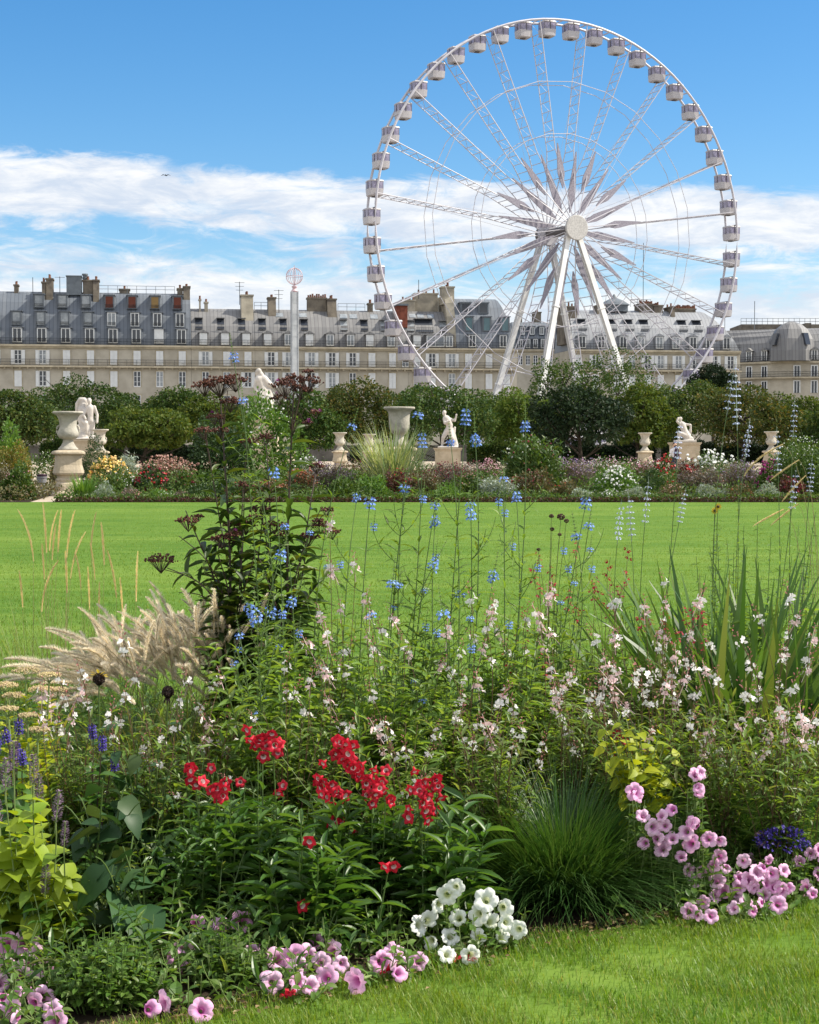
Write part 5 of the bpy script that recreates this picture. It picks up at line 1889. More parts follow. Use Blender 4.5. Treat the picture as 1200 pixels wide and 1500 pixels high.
HERBS = [
    # left of the big vase
    (18, 649, 29, 57, 'gold', 'round clipped bush with golden leaves at the left edge', None, 0, 0, dict(n=3500, name='clipped_bush', cat='bush')),
    (14, 626, 26, 74, 'bright', 'leafy light green shrub rising behind the golden clipped bush', None, 0, 0, dict(n=1500, size=0.2, name='shrub', cat='bush')),
    (26, 690, 25, 46.5, 'green', 'low green bush at the lawn edge below the golden clipped bush', 'pink', 14, 0.04, dict(n=2600, name='bush', cat='bush')),
    (-8, 676, 26, 49, 'olive', 'grey olive bush cut by the left edge under the golden clipped bush', 'white', 20, 0.04, dict(style='upright')),
    (62, 662, 24, 66, 'green', 'loose rose bush with pale blooms behind the grey bin', 'white', 30, 0.06, dict(name='rose_bush', cat='bush')),
    (84, 678, 12, 60, 'olive', 'sparse bush just left of the large stone vase', 'yellow', 12, 0.05, {}),
    (140, 645, 27, 63, 'dark', 'dense dark clipped bush below the winged statue group', None, 0, 0, dict(n=4000, size=0.07, name='clipped_bush', cat='bush')),
    (122, 698, 26, 45.5, 'bright', 'clump of upright green sword leaves at the foot of the large stone vase', None, 0, 0, dict(style='blades', n=110, size=0.055, name='iris_clump')),
    (160, 676, 34, 52, 'green', 'dahlia clump with yellow and orange blooms right of the large stone vase', ['yellow', 'yellow'], [60, 40], 0.11, dict(name='dahlia_plant', flat=0.75)),
    (185, 660, 14, 60, 'grey', 'silvery leaved shrub behind the yellow dahlias', None, 0, 0, dict(style='upright', n=900, size=0.14)),
    (152, 716, 20, 45.2, 'grey', 'blue grey cushion plant at the lawn edge right of the sword leaves', None, 0, 0, dict(n=1200, size=0.05)),
    (178, 694, 26, 48, 'green', 'green bushy plant sprinkled with cream blooms in front of the yellow dahlias', 'white', 30, 0.05, {}),
    (190, 722, 20, 45.0, 'haze', 'low purplish edging plant between grey cushion and red dahlias', 'pinkbrown', 30, 0.04, dict(n=1000, size=0.05)),
    (222, 690, 28, 48, 'dark', 'dark leaved dahlia clump with deep red blooms', ['red', 'wine'], [26, 30], 0.09, dict(name='dahlia_plant')),
    (245, 671, 40, 55, 'olive', 'tall stonecrop with dusky pink flower heads behind the red dahlias', 'pinkbrown', 260, 0.09, dict(style='upright', n=2200)),
    (235, 724, 22, 45.0, 'bright', 'low bright green edging plant below the red dahlias', 'white', 8, 0.04, dict(n=900, size=0.05)),
    (272, 700, 22, 47, 'green', 'leafy plant right of the red dahlias', 'wine', 30, 0.05, {}),
    (268, 726, 16, 45, 'haze', 'reddish edging cushion left of the dark shrub', 'pinkbrown', 30, 0.04, dict(n=800, size=0.05)),
    (318, 612, 44, 56, 'dark', 'large dark shrub behind the left dark stalk', None, 0, 0, dict(n=5000, size=0.12, name='shrub', cat='bush')),
    (393, 574, 52, 58, 'bright', 'tall leafy shrub with white blooms below the draped statue', 'white', 26, 0.10, dict(n=4200, size=0.14, name='shrub', cat='bush')),
    (300, 716, 26, 45.2, 'dark', 'low dark green plant in front of the large dark shrub', None, 0, 0, dict(n=1200)),
    (350, 712, 26, 45.2, 'green', 'green edging plant between the two dark stalks', 'rust', 30, 0.05, dict(n=1300)),
    (396, 706, 26, 46, 'olive', 'olive plant with rusty seed heads below the white flowered shrub', 'rust', 60, 0.05, dict(style='upright')),
    # middle
    (440, 690, 20, 47.5, 'olive', 'rust coloured seed head clump left of the small stone vase', 'rust', 120, 0.06, dict(style='upright')),
    (457, 668, 26, 54, 'green', 'white globe dahlias standing left of the small stone vase', 'white', 16, 0.12, dict(style='upright', n=900, name='dahlia_plant')),
    (478, 682, 40, 50, 'haze', 'purplish haze of verbena in front of the small stone vase', 'lilac', 130, 0.035, dict(style='upright', n=3000)),
    (505, 708, 28, 45.6, 'green', 'bushy green edging plant left of the striped bamboo grass', None, 0, 0, dict(n=1800)),
    (545, 704, 24, 46, 'bright', 'fresh green mound at the left foot of the striped bamboo grass', None, 0, 0, dict(n=1500)),
    (574, 622, 48, 49.5, 'stripe', 'tall striped bamboo grass with cream and green arching blades', None, 0, 0, dict(style='blades', n=340, size=0.06, name='bamboo_grass')),
    (583, 694, 20, 46.4, 'wine', 'wine red leaved plant at the foot of the striped bamboo grass', 'red', 20, 0.05, dict(n=1200)),
    (618, 690, 26, 47, 'olive', 'olive green haze right of the striped bamboo grass', 'wine', 60, 0.04, dict(style='upright', n=1800)),
    (655, 680, 34, 49, 'haze', 'dark dotted knautia haze in front of the dancing statue', 'wine', 190, 0.045, dict(style='upright', n=2600)),
    (690, 700, 30, 46.4, 'green', 'bushy green plant right of the dancing statue pedestal', 'pinkbrown', 30, 0.05, dict(n=2000)),
    (727, 704, 28, 46, 'grey', 'soft grey green plant left of the tall butterfly bush', 'white', 24, 0.04, dict(style='upright', n=1800)),
    (655, 716, 28, 45.0, 'bright', 'low leafy edging plant in line with the dancing statue', None, 0, 0, dict(n=1200, size=0.06)),
    (717, 679, 22, 56, "olive", 'low pale pink flowered plant behind the grey green one', 'pink', 160, 0.05, dict(n=700)),
    (752, 700, 16, 47, 'olive', 'red flowered salvia at the left foot of the butterfly bush', 'red', 30, 0.06, dict(style='upright', n=900)),
    (783, 630, 36, 48, 'green', 'tall arching butterfly bush left of the wheel', ['wine', 'white'], [26, 14], 0.07, dict(style='upright', n=3600, size=0.15, name='butterfly_bush', cat='bush')),
    (785, 692, 30, 46.5, 'olive', 'low wine tinted plant under the butterfly bush', 'wine', 50, 0.05, dict(n=1600)),
    # right
    (836, 672, 36, 50, 'haze', 'broad lilac haze of verbena right of the butterfly bush', ['lilac', 'pink'], [160, 40], 0.04, dict(style='upright', n=3000)),
    (830, 712, 24, 45.4, 'olive', 'small olive edging plant below the broad lilac haze', 'red', 10, 0.05, dict(n=1200)),
    (852, 722, 18, 45.0, 'grey', 'grey cushion plant at the lawn edge below the broad lilac haze', None, 0, 0, dict(n=1000, size=0.05)),
    (904, 690, 34, 46.5, 'bright', 'cosmos mound covered in white daisies', 'white', 120, 0.075, dict(n=2200, name='cosmos_plant', flat=0.45)),
    (890, 668, 30, 55, 'green', 'pink and white mixed annuals behind the white daisies', ['pink', 'white'], [80, 60], 0.05, dict(style='upright', n=1800)),
    (893, 724, 16, 44.9, 'bright', 'tiny white flowered plant spilling over the lawn edge', 'white', 26, 0.06, dict(n=700, size=0.05)),
    (930, 720, 20, 45.0, 'grey', 'silver grey santolina cushion right of the white daisies', None, 0, 0, dict(n=1200, size=0.05)),
    (957, 698, 26, 47, 'dark', 'dense dark green mound right of the white daisies', None, 0, 0, dict(n=2600, size=0.06)),
    (950, 674, 30, 55, 'olive', 'mixed plant with pink and red blooms in front of the left small vase', ['pink', 'wine', 'white'], [60, 40, 30], 0.06, dict(style='upright', n=1800)),
    (974, 672, 18, 54, 'green', 'bright red dahlia left of the crouching statue pedestal', 'red', 34, 0.11, dict(n=900, name='dahlia_plant')),
    (1010, 684, 18, 49, 'wine', 'dark leaved plant with a few scarlet blooms below the crouching statue', 'red', 14, 0.10, dict(n=1100)),
    (985, 716, 20, 45.2, 'olive', 'pink tinged low plant between dark mound and silver cushions', 'pinkbrown', 40, 0.05, dict(n=1100, size=0.06)),
    (1040, 654, 28, 57, 'green', 'tall white dahlias right of the crouching statue pedestal', 'white', 30, 0.16, dict(style='upright', n=1400, name='dahlia_plant')),
    (1030, 686, 36, 48.5, 'haze', 'brownish haze of fading stems below the tall white dahlias', 'pinkbrown', 70, 0.035, dict(style='upright', n=2600)),
    (1040, 716, 26, 45.2, 'grey', 'wide silver grey santolina cushion below the tall white dahlias', None, 0, 0, dict(n=1500, size=0.055)),
    (1086, 678, 30, 49, 'haze', 'purplish grey haze between the white dahlias and the right small vase', 'lilac', 110, 0.04, dict(style='upright', n=2400)),
    (1086, 716, 20, 45.2, 'olive', 'low olive edging plant left of the right silver cushion', 'rust', 26, 0.045, dict(n=1000, size=0.06)),
    (1132, 678, 26, 48, 'green', 'magenta dahlias in front of the right small vase', 'magenta', 60, 0.10, dict(n=1700, name='dahlia_plant')),
    (1126, 716, 22, 45.2, 'grey', 'silver grey cushion below the magenta dahlias', None, 0, 0, dict(n=1300, size=0.055)),
    (1160, 706, 20, 45.6, 'wine', 'deep crimson low plant right of the silver cushion', 'wine', 70, 0.06, dict(n=1000)),
    (1176, 632, 34, 47, 'green', 'tall bushy daisy plant at the right edge', 'white', 60, 0.045, dict(style='upright', n=4200, size=0.10)),
    (1210, 690, 24, 46, 'green', 'green mound cut by the right edge of the far bed', 'white', 20, 0.05, dict(n=1500)),
]
HERBS += [
    (330, 672, 34, 60, 'olive', 'tall olive perennials in the back row behind the left dark stalk', 'pinkbrown', 60, 0.05, dict(style='upright', n=2000)),
    (520, 676, 30, 58, 'olive', 'brownish perennials in the back row between the two small vases', 'wine', 60, 0.045, dict(style='upright', n=2000)),
    (612, 676, 30, 57, 'green', 'green perennials in the back row right of the tall bell shaped vase', 'white', 30, 0.05, dict(style='upright', n=2000)),
    (690, 680, 34, 56, 'haze', 'purplish perennials in the back row right of the dancing statue', 'wine', 90, 0.05, dict(style='upright', n=2400)),
    (735, 682, 26, 58, 'olive', 'fading perennials in the back row left of the butterfly bush', 'pinkbrown', 60, 0.05, dict(style='upright', n=1700)),
    (820, 674, 28, 57, 'green', 'green perennials in the back row right of the butterfly bush', 'pink', 50, 0.05, dict(style='upright', n=2000)),
    (868, 676, 30, 58, 'haze', 'lilac perennials in the back row behind the cosmos mound', 'lilac', 90, 0.05, dict(style='upright', n=2000)),
    (925, 674, 26, 59, 'green', 'pink dotted perennials in the back row at the left small vase foot', 'pink', 60, 0.055, dict(style='upright', n=1800)),
    (1010, 676, 26, 58, 'haze', 'wine dotted perennials in the back row at the crouching statue', 'wine', 70, 0.05, dict(style='upright', n=1800)),
    (1075, 676, 34, 57, 'green', 'cream dotted perennials in the back row right of the tall white dahlias', 'white', 50, 0.05, dict(style='upright', n=2200)),
    (1160, 676, 34, 57, 'olive', 'olive perennials in the back row at the right edge', 'pinkbrown', 50, 0.05, dict(style='upright', n=2200)),
    (425, 676, 30, 58, 'green', 'green perennials in the back row behind the right dark stalk', 'white', 24, 0.06, dict(style='upright', n=2000)),
]
for i, e in enumerate(HERBS):
    px, yt, hw_, D_, lf, lab, fl_, nf_, fs__, kw = e
    herb(px, yt, hw_, D_, lf, lab, fl_, nf_, fs__ or 0.05, seed=i + 1, **kw)

# low filler and the reddish edging that reads as one mass
rg = np.random.default_rng(77)
n = 44000
xx = rg.uniform(-9.7, 16, n)
yy = 44.4 + rg.uniform(0, 1, n) ** 1.6 * 14
hmax = 0.18 + 0.55 * np.clip((yy - 44.4) / 6, 0, 1)
P = np.stack([xx, yy, rg.uniform(0, 1, n) * hmax], -1)
k = (xx > -9.7 + (yy - 44.4) * 0.02)
P = P[k]
n = len(P)
g = MB()
L = rg.uniform(0.06, 0.13, n)
add_leaves(g, P, nrm(rng_dirs(rg, n) + np.array([0, 0, 0.5])), L, L * 0.5, DIAMOND, roll=rg.uniform(-1.5, 1.5, n))
tag(g.obj('undergrowth', FL['green']), 'dense low greenery between the plants of the far bed', 'undergrowth', kind='stuff')
g = MB()
n = 9000
P = np.stack([rg.uniform(-9.6, 15, n), 44.35 + np.abs(rg.normal(0, 0.16, n)), rg.uniform(0, 0.13, n)], -1)
L = rg.uniform(0.035, 0.07, n)
add_leaves(g, P, nrm(rng_dirs(rg, n) + np.array([0, 0, 0.5])), L, L * 0.6, DIAMOND, roll=rg.uniform(-1.5, 1.5, n))
tag(g.obj('edging_foliage', FL['wine']), 'strip of low reddish edging leaves along the far lawn edge', 'ground cover', kind='stuff')
n = 16000
g = MB()
P = np.stack([-10.5 - rg.uniform(0, 1, n) * 14, 44.5 + rg.uniform(0, 1, n) * 10, rg.uniform(0, 0.4, n)], -1)
L = rg.uniform(0.06, 0.13, n)
add_leaves(g, P, nrm(rng_dirs(rg, n) + np.array([0, 0, 0.5])), L, L * 0.5, DIAMOND, roll=rg.uniform(-1.5, 1.5, n))
tag(g.obj('undergrowth', FL['olive']), 'low greenery of the side bed left of the large vase', 'undergrowth', kind='stuff')


# ================================================================== THE NEAR BED
LANCE = leaf_t('lance', 4, 0.22, 0.28)
LANCE2 = leaf_t('lance', 4, 0.15, 0.55)
OVAL = leaf_t('oval', 4, 0.2, 0.25)
HEART = leaf_t('heart', 6, 0.22, 0.35, ser=0.05)
PETAL = leaf_t('obov', 4, 0.12, 0.18)
THIN = leaf_t('lance', 3, 0.10, 0.35)

NL = {
    'sage': leafmat('sage_leaf', (0.086, 0.170, 0.026), (0.150, 0.250, 0.044), trans=0.46, rough=0.42, spec=0.4, c3=(0.13, 0.18, 0.055)),
    'mid': leafmat('border_leaf', (0.060, 0.135, 0.020), (0.110, 0.200, 0.034), trans=0.42, rough=0.42, spec=0.4, c3=(0.12, 0.17, 0.05)),
    'deep': leafmat('deep_green_leaf', (0.040, 0.110, 0.018), (0.085, 0.170, 0.032), trans=0.40, rough=0.38, spec=0.45),
    'dark': leafmat('dark_broad_leaf', (0.022, 0.062, 0.022), (0.042, 0.095, 0.034), trans=0.25, rough=0.5, spec=0.3, c3=(0.10, 0.13, 0.04)),
    'iron': leafmat('ironweed_leaf', (0.026, 0.058, 0.012), (0.055, 0.100, 0.020), trans=0.35, rough=0.45, c3=(0.10, 0.13, 0.02)),
    'lime': leafmat('lime_leaf', (0.17, 0.25, 0.018), (0.28, 0.36, 0.03), trans=0.4, rough=0.5, c3=(0.10, 0.20, 0.02)),
    'limey': leafmat('yellow_lime_leaf', (0.26, 0.34, 0.015), (0.42, 0.46, 0.03), trans=0.4, rough=0.5, c3=(0.16, 0.27, 0.02)),
    'sword': leafmat('sword_leaf', (0.040, 0.098, 0.020), (0.080, 0.155, 0.032), trans=0.38, rough=0.42, spec=0.4, c3=(0.16, 0.20, 0.06)),
    'swordy': leafmat('yellowing_sword_leaf', (0.20, 0.26, 0.04), (0.34, 0.36, 0.08), trans=0.4, c3=(0.30, 0.20, 0.07)),
    'pale': leafmat('pale_arching_blade', (0.24, 0.30, 0.14), (0.38, 0.42, 0.24), trans=0.35),
    'tuft': leafmat('tuft_grass_blade', (0.024, 0.080, 0.016), (0.058, 0.132, 0.026), trans=0.26, rough=0.42, spec=0.4, c3=(0.085, 0.15, 0.045)),
    'fine': leafmat('fine_grass_blade', (0.075, 0.125, 0.025), (0.14, 0.19, 0.05), trans=0.35, c3=(0.28, 0.25, 0.11)),
    'gaura': leafmat('gaura_leaf', (0.090, 0.172, 0.026), (0.160, 0.250, 0.046), trans=0.46, rough=0.42, spec=0.4, c3=(0.14, 0.17, 0.06)),
    'feather': leafmat('feathery_leaf', (0.070, 0.135, 0.025), (0.125, 0.20, 0.04), trans=0.35),
}
MS = {
    'green': mat('herb_stem_green', (0.085, 0.14, 0.035), 0.5, 0.35, noise=0.3, nscale=9),
    'red': mat('stem_reddish', (0.16, 0.09, 0.055), 0.5, 0.35, noise=0.4, nscale=9),
    'dark': mat('stem_dark_purple', (0.060, 0.035, 0.025), 0.55, 0.35, noise=0.4, nscale=9),
    'pale': mat('stem_pale_green', (0.20, 0.27, 0.09), 0.5, 0.35, noise=0.25, nscale=9),
    'straw': mat('stem_straw', (0.42, 0.33, 0.16), 0.6, 0.3, noise=0.3, nscale=9),
}
PT = lambda name, a, b, tr=0.25, c3=None: leafmat(name, a, b, trans=tr, rough=0.55, spec=0.25, c3=c3, tcol=(1.1, 1.1, 1.1))
MP = {
    'gwhite': PT('gaura_petal_white', (0.74, 0.70, 0.69), (0.82, 0.80, 0.78)),
    'gpink': PT('gaura_petal_pink', (0.74, 0.48, 0.50), (0.80, 0.66, 0.66)),
    'gbud': PT('gaura_bud', (0.42, 0.14, 0.14), (0.58, 0.30, 0.27)),
    'blue': PT('sage_petal_blue', (0.13, 0.24, 0.66), (0.24, 0.38, 0.80)),
    'calyx': PT('sage_calyx', (0.13, 0.21, 0.06), (0.24, 0.32, 0.12)),
    'lav': PT('lavender_sage_petal', (0.42, 0.48, 0.78), (0.60, 0.64, 0.84)),
    'lavcal': PT('lavender_sage_calyx', (0.26, 0.32, 0.26), (0.40, 0.44, 0.44)),
    'deepblue': PT('deep_violet_petal', (0.030, 0.018, 0.17), (0.06, 0.035, 0.29)),
    'darkcal': PT('dark_calyx', (0.015, 0.012, 0.035), (0.04, 0.028, 0.06)),
    'pred': PT('beardtongue_red', (0.42, 0.006, 0.022), (0.60, 0.018, 0.045)),
    'pwhite': PT('beardtongue_throat', (0.72, 0.55, 0.54), (0.82, 0.68, 0.66)),
    'pdark': PT('beardtongue_deep_throat', (0.45, 0.10, 0.11), (0.55, 0.16, 0.16)),
    'wine': PT('small_sage_red', (0.26, 0.008, 0.03), (0.42, 0.02, 0.055)),
    'head': PT('ironweed_head', (0.070, 0.026, 0.020), (0.14, 0.050, 0.034), c3=(0.20, 0.09, 0.045)),
    'purple': PT('ironweed_tuft', (0.24, 0.025, 0.20), (0.38, 0.06, 0.32)),
    'plume': PT('grass_plume', (0.78, 0.70, 0.54), (0.86, 0.80, 0.66), 0.5, c3=(0.74, 0.60, 0.50)),
    'gold': PT('reed_grass_spike', (0.74, 0.58, 0.27), (0.82, 0.70, 0.40), 0.4),
    'sedum': PT('stonecrop_head', (0.50, 0.42, 0.18), (0.58, 0.48, 0.28), c3=(0.52, 0.34, 0.26)),
    'cone': PT('dark_cone', (0.018, 0.010, 0.008), (0.04, 0.02, 0.014)),
    'mauve': PT('hyssop_spike', (0.16, 0.10, 0.17), (0.27, 0.19, 0.27), c3=(0.12, 0.11, 0.07)),
    'yellow': PT('yellow_ray', (0.62, 0.42, 0.03), (0.72, 0.54, 0.06)),
    'seed': PT('brown_seed_head', (0.060, 0.032, 0.020), (0.11, 0.06, 0.04)),
}


def petunia_mat(name, outer, vein, throat):
    m = bpy.data.materials.new(name)
    m.use_nodes = True
    t = NT(m.node_tree)
    o = t.n('ShaderNodeOutputMaterial')
    p = t.n('ShaderNodeBsdfPrincipled')
    p.inputs['Roughness'].default_value = 0.6
    p.inputs['Specular IOR Level'].default_value = 0.2
    tc_ = t.n('ShaderNodeTexCoord')
    sp = t.n('ShaderNodeSeparateXYZ')
    t.l(tc_.outputs['Object'], sp.inputs[0])
    r_ = t.math('SQRT', t.math('ADD', t.math('MULTIPLY', sp.outputs[0], sp.outputs[0]), t.math('MULTIPLY', sp.outputs[1], sp.outputs[1])))
    k = t.math('DIVIDE', r_, 0.033, True)
    a = t.math('ARCTAN2', sp.outputs[1], sp.outputs[0])
    v = t.math('POWER', t.math('ABSOLUTE', t.math('SINE', t.math('MULTIPLY', a, 12.5))), 7.0)
    base = t.ramp(k, [(0.0, throat), (0.22, throat), (0.36, vein), (0.62, outer), (1.0, outer)])
    c = t.mix(t.math('MULTIPLY', v, 0.35), base, vein)
    oi = t.n('ShaderNodeObjectInfo')
    hs = t.n('ShaderNodeHueSaturation')
    t.l(c, hs.inputs['Color'])
    t.l(t.math('ADD', t.math('MULTIPLY', oi.outputs['Random'], 0.35), 0.75), hs.inputs['Saturation'])
    t.l(hs.outputs[0], p.inputs['Base Color'])
    tr = t.n('ShaderNodeBsdfTranslucent')
    t.l(hs.outputs[0], tr.inputs[0])
    mx = t.n('ShaderNodeMixShader')
    mx.inputs[0].default_value = 0.3
    t.l(p.outputs[0], mx.inputs[1])
    t.l(tr.outputs[0], mx.inputs[2])
    t.l(mx.outputs[0], o.inputs[0])
    return m


M_PETP = petunia_mat('petunia_pink', (0.86, 0.50, 0.74), (0.74, 0.32, 0.60), (0.50, 0.12, 0.36))
M_PETW = petunia_mat('petunia_white', (0.80, 0.82, 0.77), (0.74, 0.77, 0.66), (0.52, 0.56, 0.26))


def petunia_mesh(seed, m, wilt=0.0):
    rg = np.random.default_rng(seed)
    g = MB()
    na = 30
    rr = [0.0025, 0.005, 0.009, 0.016, 0.024, 0.031]
    zz_ = [-0.026, -0.018, -0.007, 0.0, 0.0015, -0.002]
    V, F = [], []
    ph = rg.uniform(0, 6.28)
    for i, (r_, z_) in enumerate(zip(rr, zz_)):
        k = i / 5
        for j in range(na):
            a = 2 * math.pi * j / na
            lobe = 1 - 0.13 * k * k * (abs(math.cos(2.5 * a)) < 0.3) + 0.04 * k * math.cos(5 * a)
            ruf = (0.0028 * math.sin(5 * a + ph) + 0.0022 * math.sin(11 * a + ph * 2) + 0.0012 * math.sin(19 * a)) * k * k
            r2 = r_ * lobe * (1 - wilt * k * (0.5 + 0.5 * math.sin(a + ph)))
            V.append((r2 * math.cos(a), r2 * math.sin(a), z_ + ruf - wilt * 0.012 * k * (1 + math.sin(a + ph))))
    for i in range(5):
        for j in range(na):
            j2 = (j + 1) % na
            F.append((i * na + j, i * na + j2, (i + 1) * na + j2, (i + 1) * na + j))
    g.add(V, F, 0)
    # green calyx and stalk behind the trumpet
    g.tube([(0, 0, -0.020), (0, 0, -0.030), (0.003, 0, -0.045)], [0.006, 0.004, 0.0018], 6, 1)
    return g.mesh('petunia_flower', [m, MS['pale']], True)


def flower_at(mesh, parent, loc, d, sc=1.0, spin=0.0, name='flower'):
    q = Vector(d).to_track_quat('Z', 'Y') @ Quaternion((0, 0, 1), spin)
    o = link(name, mesh, parent, loc, q.to_euler(), sc)
    return o


def gaura_mesh(seed, pink):
    """tip of a gaura wand: open four-petalled flowers with drooping stamens and pink buds"""
    rg = np.random.default_rng(seed)
    g = MB()
    g.tube([(0, 0, -0.05), (0.002, 0, 0.0), (0, 0.002, 0.055)], [0.0013, 0.001, 0.0006], 4, 1)
    nfl = 3 if not pink else 4
    for i in range(nfl):
        a0 = i * 2.2 + rg.uniform(-0.4, 0.4)
        c = np.array([math.cos(a0) * 0.008, math.sin(a0) * 0.008, -0.016 + i * 0.010])
        out = np.array([math.cos(a0), math.sin(a0), 0.15])
        out /= np.linalg.norm(out)
        side = np.cross(out, [0, 0, 1]); side /= np.linalg.norm(side)
        upv = np.cross(side, out)
        pos, dr = [], []
        for ang in (-1.25, -0.42, 0.42, 1.25):
            dr.append(side * math.sin(ang) + upv * math.cos(ang) + out * rg.uniform(0.1, 0.4))
            pos.append(c + out * 0.004)
        mi = 0 if (not pink or i >= nfl - 1) else 1
        add_leaves(g, np.array(pos), np.array(dr), 0.0145 * rg.uniform(0.85, 1.15, 4), 0.0092, PETAL, roll=rg.uniform(-0.4, 0.4, 4), mat=mi, up=tuple(out))
        for s_ in range(4):
            e = c + out * 0.012 - upv * 0.010 + side * rg.uniform(-0.006, 0.006)
            g.tube([c, e], 0.0004, 3, 0)
    for i in range(6):
        z_ = 0.018 + i * 0.008
        a0 = i * 2.4
        p = np.array([math.cos(a0) * 0.004, math.sin(a0) * 0.004, z_])
        add_leaves(g, p[None], np.array([[math.cos(a0) * 0.6, math.sin(a0) * 0.6, 0.8]]), 0.011 - i * 0.001, 0.004, OVAL, mat=2)
        add_leaves(g, p[None], np.array([[math.cos(a0) * 0.6, math.sin(a0) * 0.6, 0.8]]), 0.011 - i * 0.001, 0.004, OVAL, mat=2, roll=np.array([1.57]))
    return g.mesh('gaura_flower', [MP['gwhite'], MS['red'], MP['gbud']] if not pink else [MP['gwhite'], MP['gpink'], MP['gbud']])


def spike_mesh(seed, L=0.075, petals='blue', cal='calyx', nb=3, fsz=0.011):
    """sage spike: whorls of calyces, the lower ones in flower"""
    rg = np.random.default_rng(seed)
    g = MB()
    g.tube([(0, 0, -0.02), (0, 0, L)], [0.0014, 0.0007], 4, 1)
    nw = 8
    for i in range(nw):
        z_ = L * i / nw
        k = 1 - 0.55 * i / nw
        for j in range(5):
            a = j * 1.2566 + i * 0.6
            o_ = np.array([math.cos(a), math.sin(a), 0.0])
            add_leaves(g, (o_ * 0.001 + [0, 0, z_])[None], (o_ * 0.75 + [0, 0, 0.75])[None], 0.010 * k, 0.006 * k, OVAL, mat=1, roll=rg.uniform(-0.5, 0.5, 1))
            if i < nb and rg.uniform() < 0.8:
                p = o_ * 0.008 + np.array([0, 0, z_ + 0.006])
                s_ = np.array([-o_[1], o_[0], 0])
                add_leaves(g, p[None], (o_ * 0.9 + [0, 0, 0.45])[None], fsz * 0.85, 0.006, OVAL, mat=0)
                for q in (-0.5, 0.5):
                    add_leaves(g, (p + o_ * 0.004)[None], (o_ * 0.55 + s_ * q + np.array([0, 0, -0.55]))[None], fsz * 1.1, fsz * 0.8, PETAL, mat=0)
    return g.mesh('flower_spike', [MP[petals], MP[cal]])


def beard_mesh(seed):
    """red tubular flower with flared lobes and a white ringed throat"""
    rg = np.random.default_rng(seed)
    g = MB()
    na = 20
    prof = [(0.0025, -0.024), (0.0042, -0.014), (0.0066, -0.006), (0.0080, -0.001), (0.0125, 0.0025), (0.0185, 0.003)]
    V, F, Mi = [], [], []
    for i, (r_, z_) in enumerate(prof):
        for j in range(na):
            a = 2 * math.pi * j / na
            k = max(0, i - 3) / 2
            r2 = r_ * (1 + 0.16 * k * math.cos(5 * a))
            V.append((r2 * math.cos(a), r2 * math.sin(a) * 1.05, z_ - 0.003 * k * (1 - math.cos(5 * a)) + rg.normal(0, 0.0004)))
    mats = [2, 1, 1, 0, 0]
    for i in range(5):
        F = [(i * na + j, i * na + (j + 1) % na, (i + 1) * na + (j + 1) % na, (i + 1) * na + j) for j in range(na)]
        if i == 0:
            g.add(V, np.array(F), mats[0])
        else:
            g.f.append(np.array(F)); g.m.append(np.full(na, mats[i]))
    # outer skin of the tube
    V2 = [(r_ * 1.06 * math.cos(2 * math.pi * j / na), r_ * 1.06 * math.sin(2 * math.pi * j / na) * 1.05, z_ - 0.0006) for r_, z_ in prof[:4] for j in range(na)]
    F2 = [(i * na + j, i * na + (j + 1) % na, (i + 1) * na + (j + 1) % na, (i + 1) * na + j) for i in range(3) for j in range(na)]
    g.add(V2, np.array(F2), 0)
    g.tube([(0, 0, -0.028), (0, 0, -0.036), (0.002, 0, -0.046)], [0.0035, 0.003, 0.001], 5, 3)
    return g.mesh('beardtongue_flower', [MP['pred'], MP['pwhite'], MP['pdark'], MS['green']], True)


PETP = [petunia_mesh(i, M_PETP, (0, 0.06, 0.12, 0.3, 0.5, 0.2, 0.7)[i]) for i in range(7)]
PETW = [petunia_mesh(20 + i, M_PETW, (0, 0.08, 0.2, 0.4, 0.6)[i]) for i in range(5)]
GAUW = [gaura_mesh(i, False) for i in range(4)]
GAUP = [gaura_mesh(10 + i, True) for i in range(3)]
SPK = [spike_mesh(i, 0.095 + 0.015 * i, nb=2 + i) for i in range(3)]
BRD = [beard_mesh(i) for i in range(3)]


def bez(p0, p1, p2, n=9):
    t = np.linspace(0, 1, n)[:, None]
    return (1 - t) ** 2 * np.array(p0) + 2 * t * (1 - t) * np.array(p1) + t * t * np.array(p2)


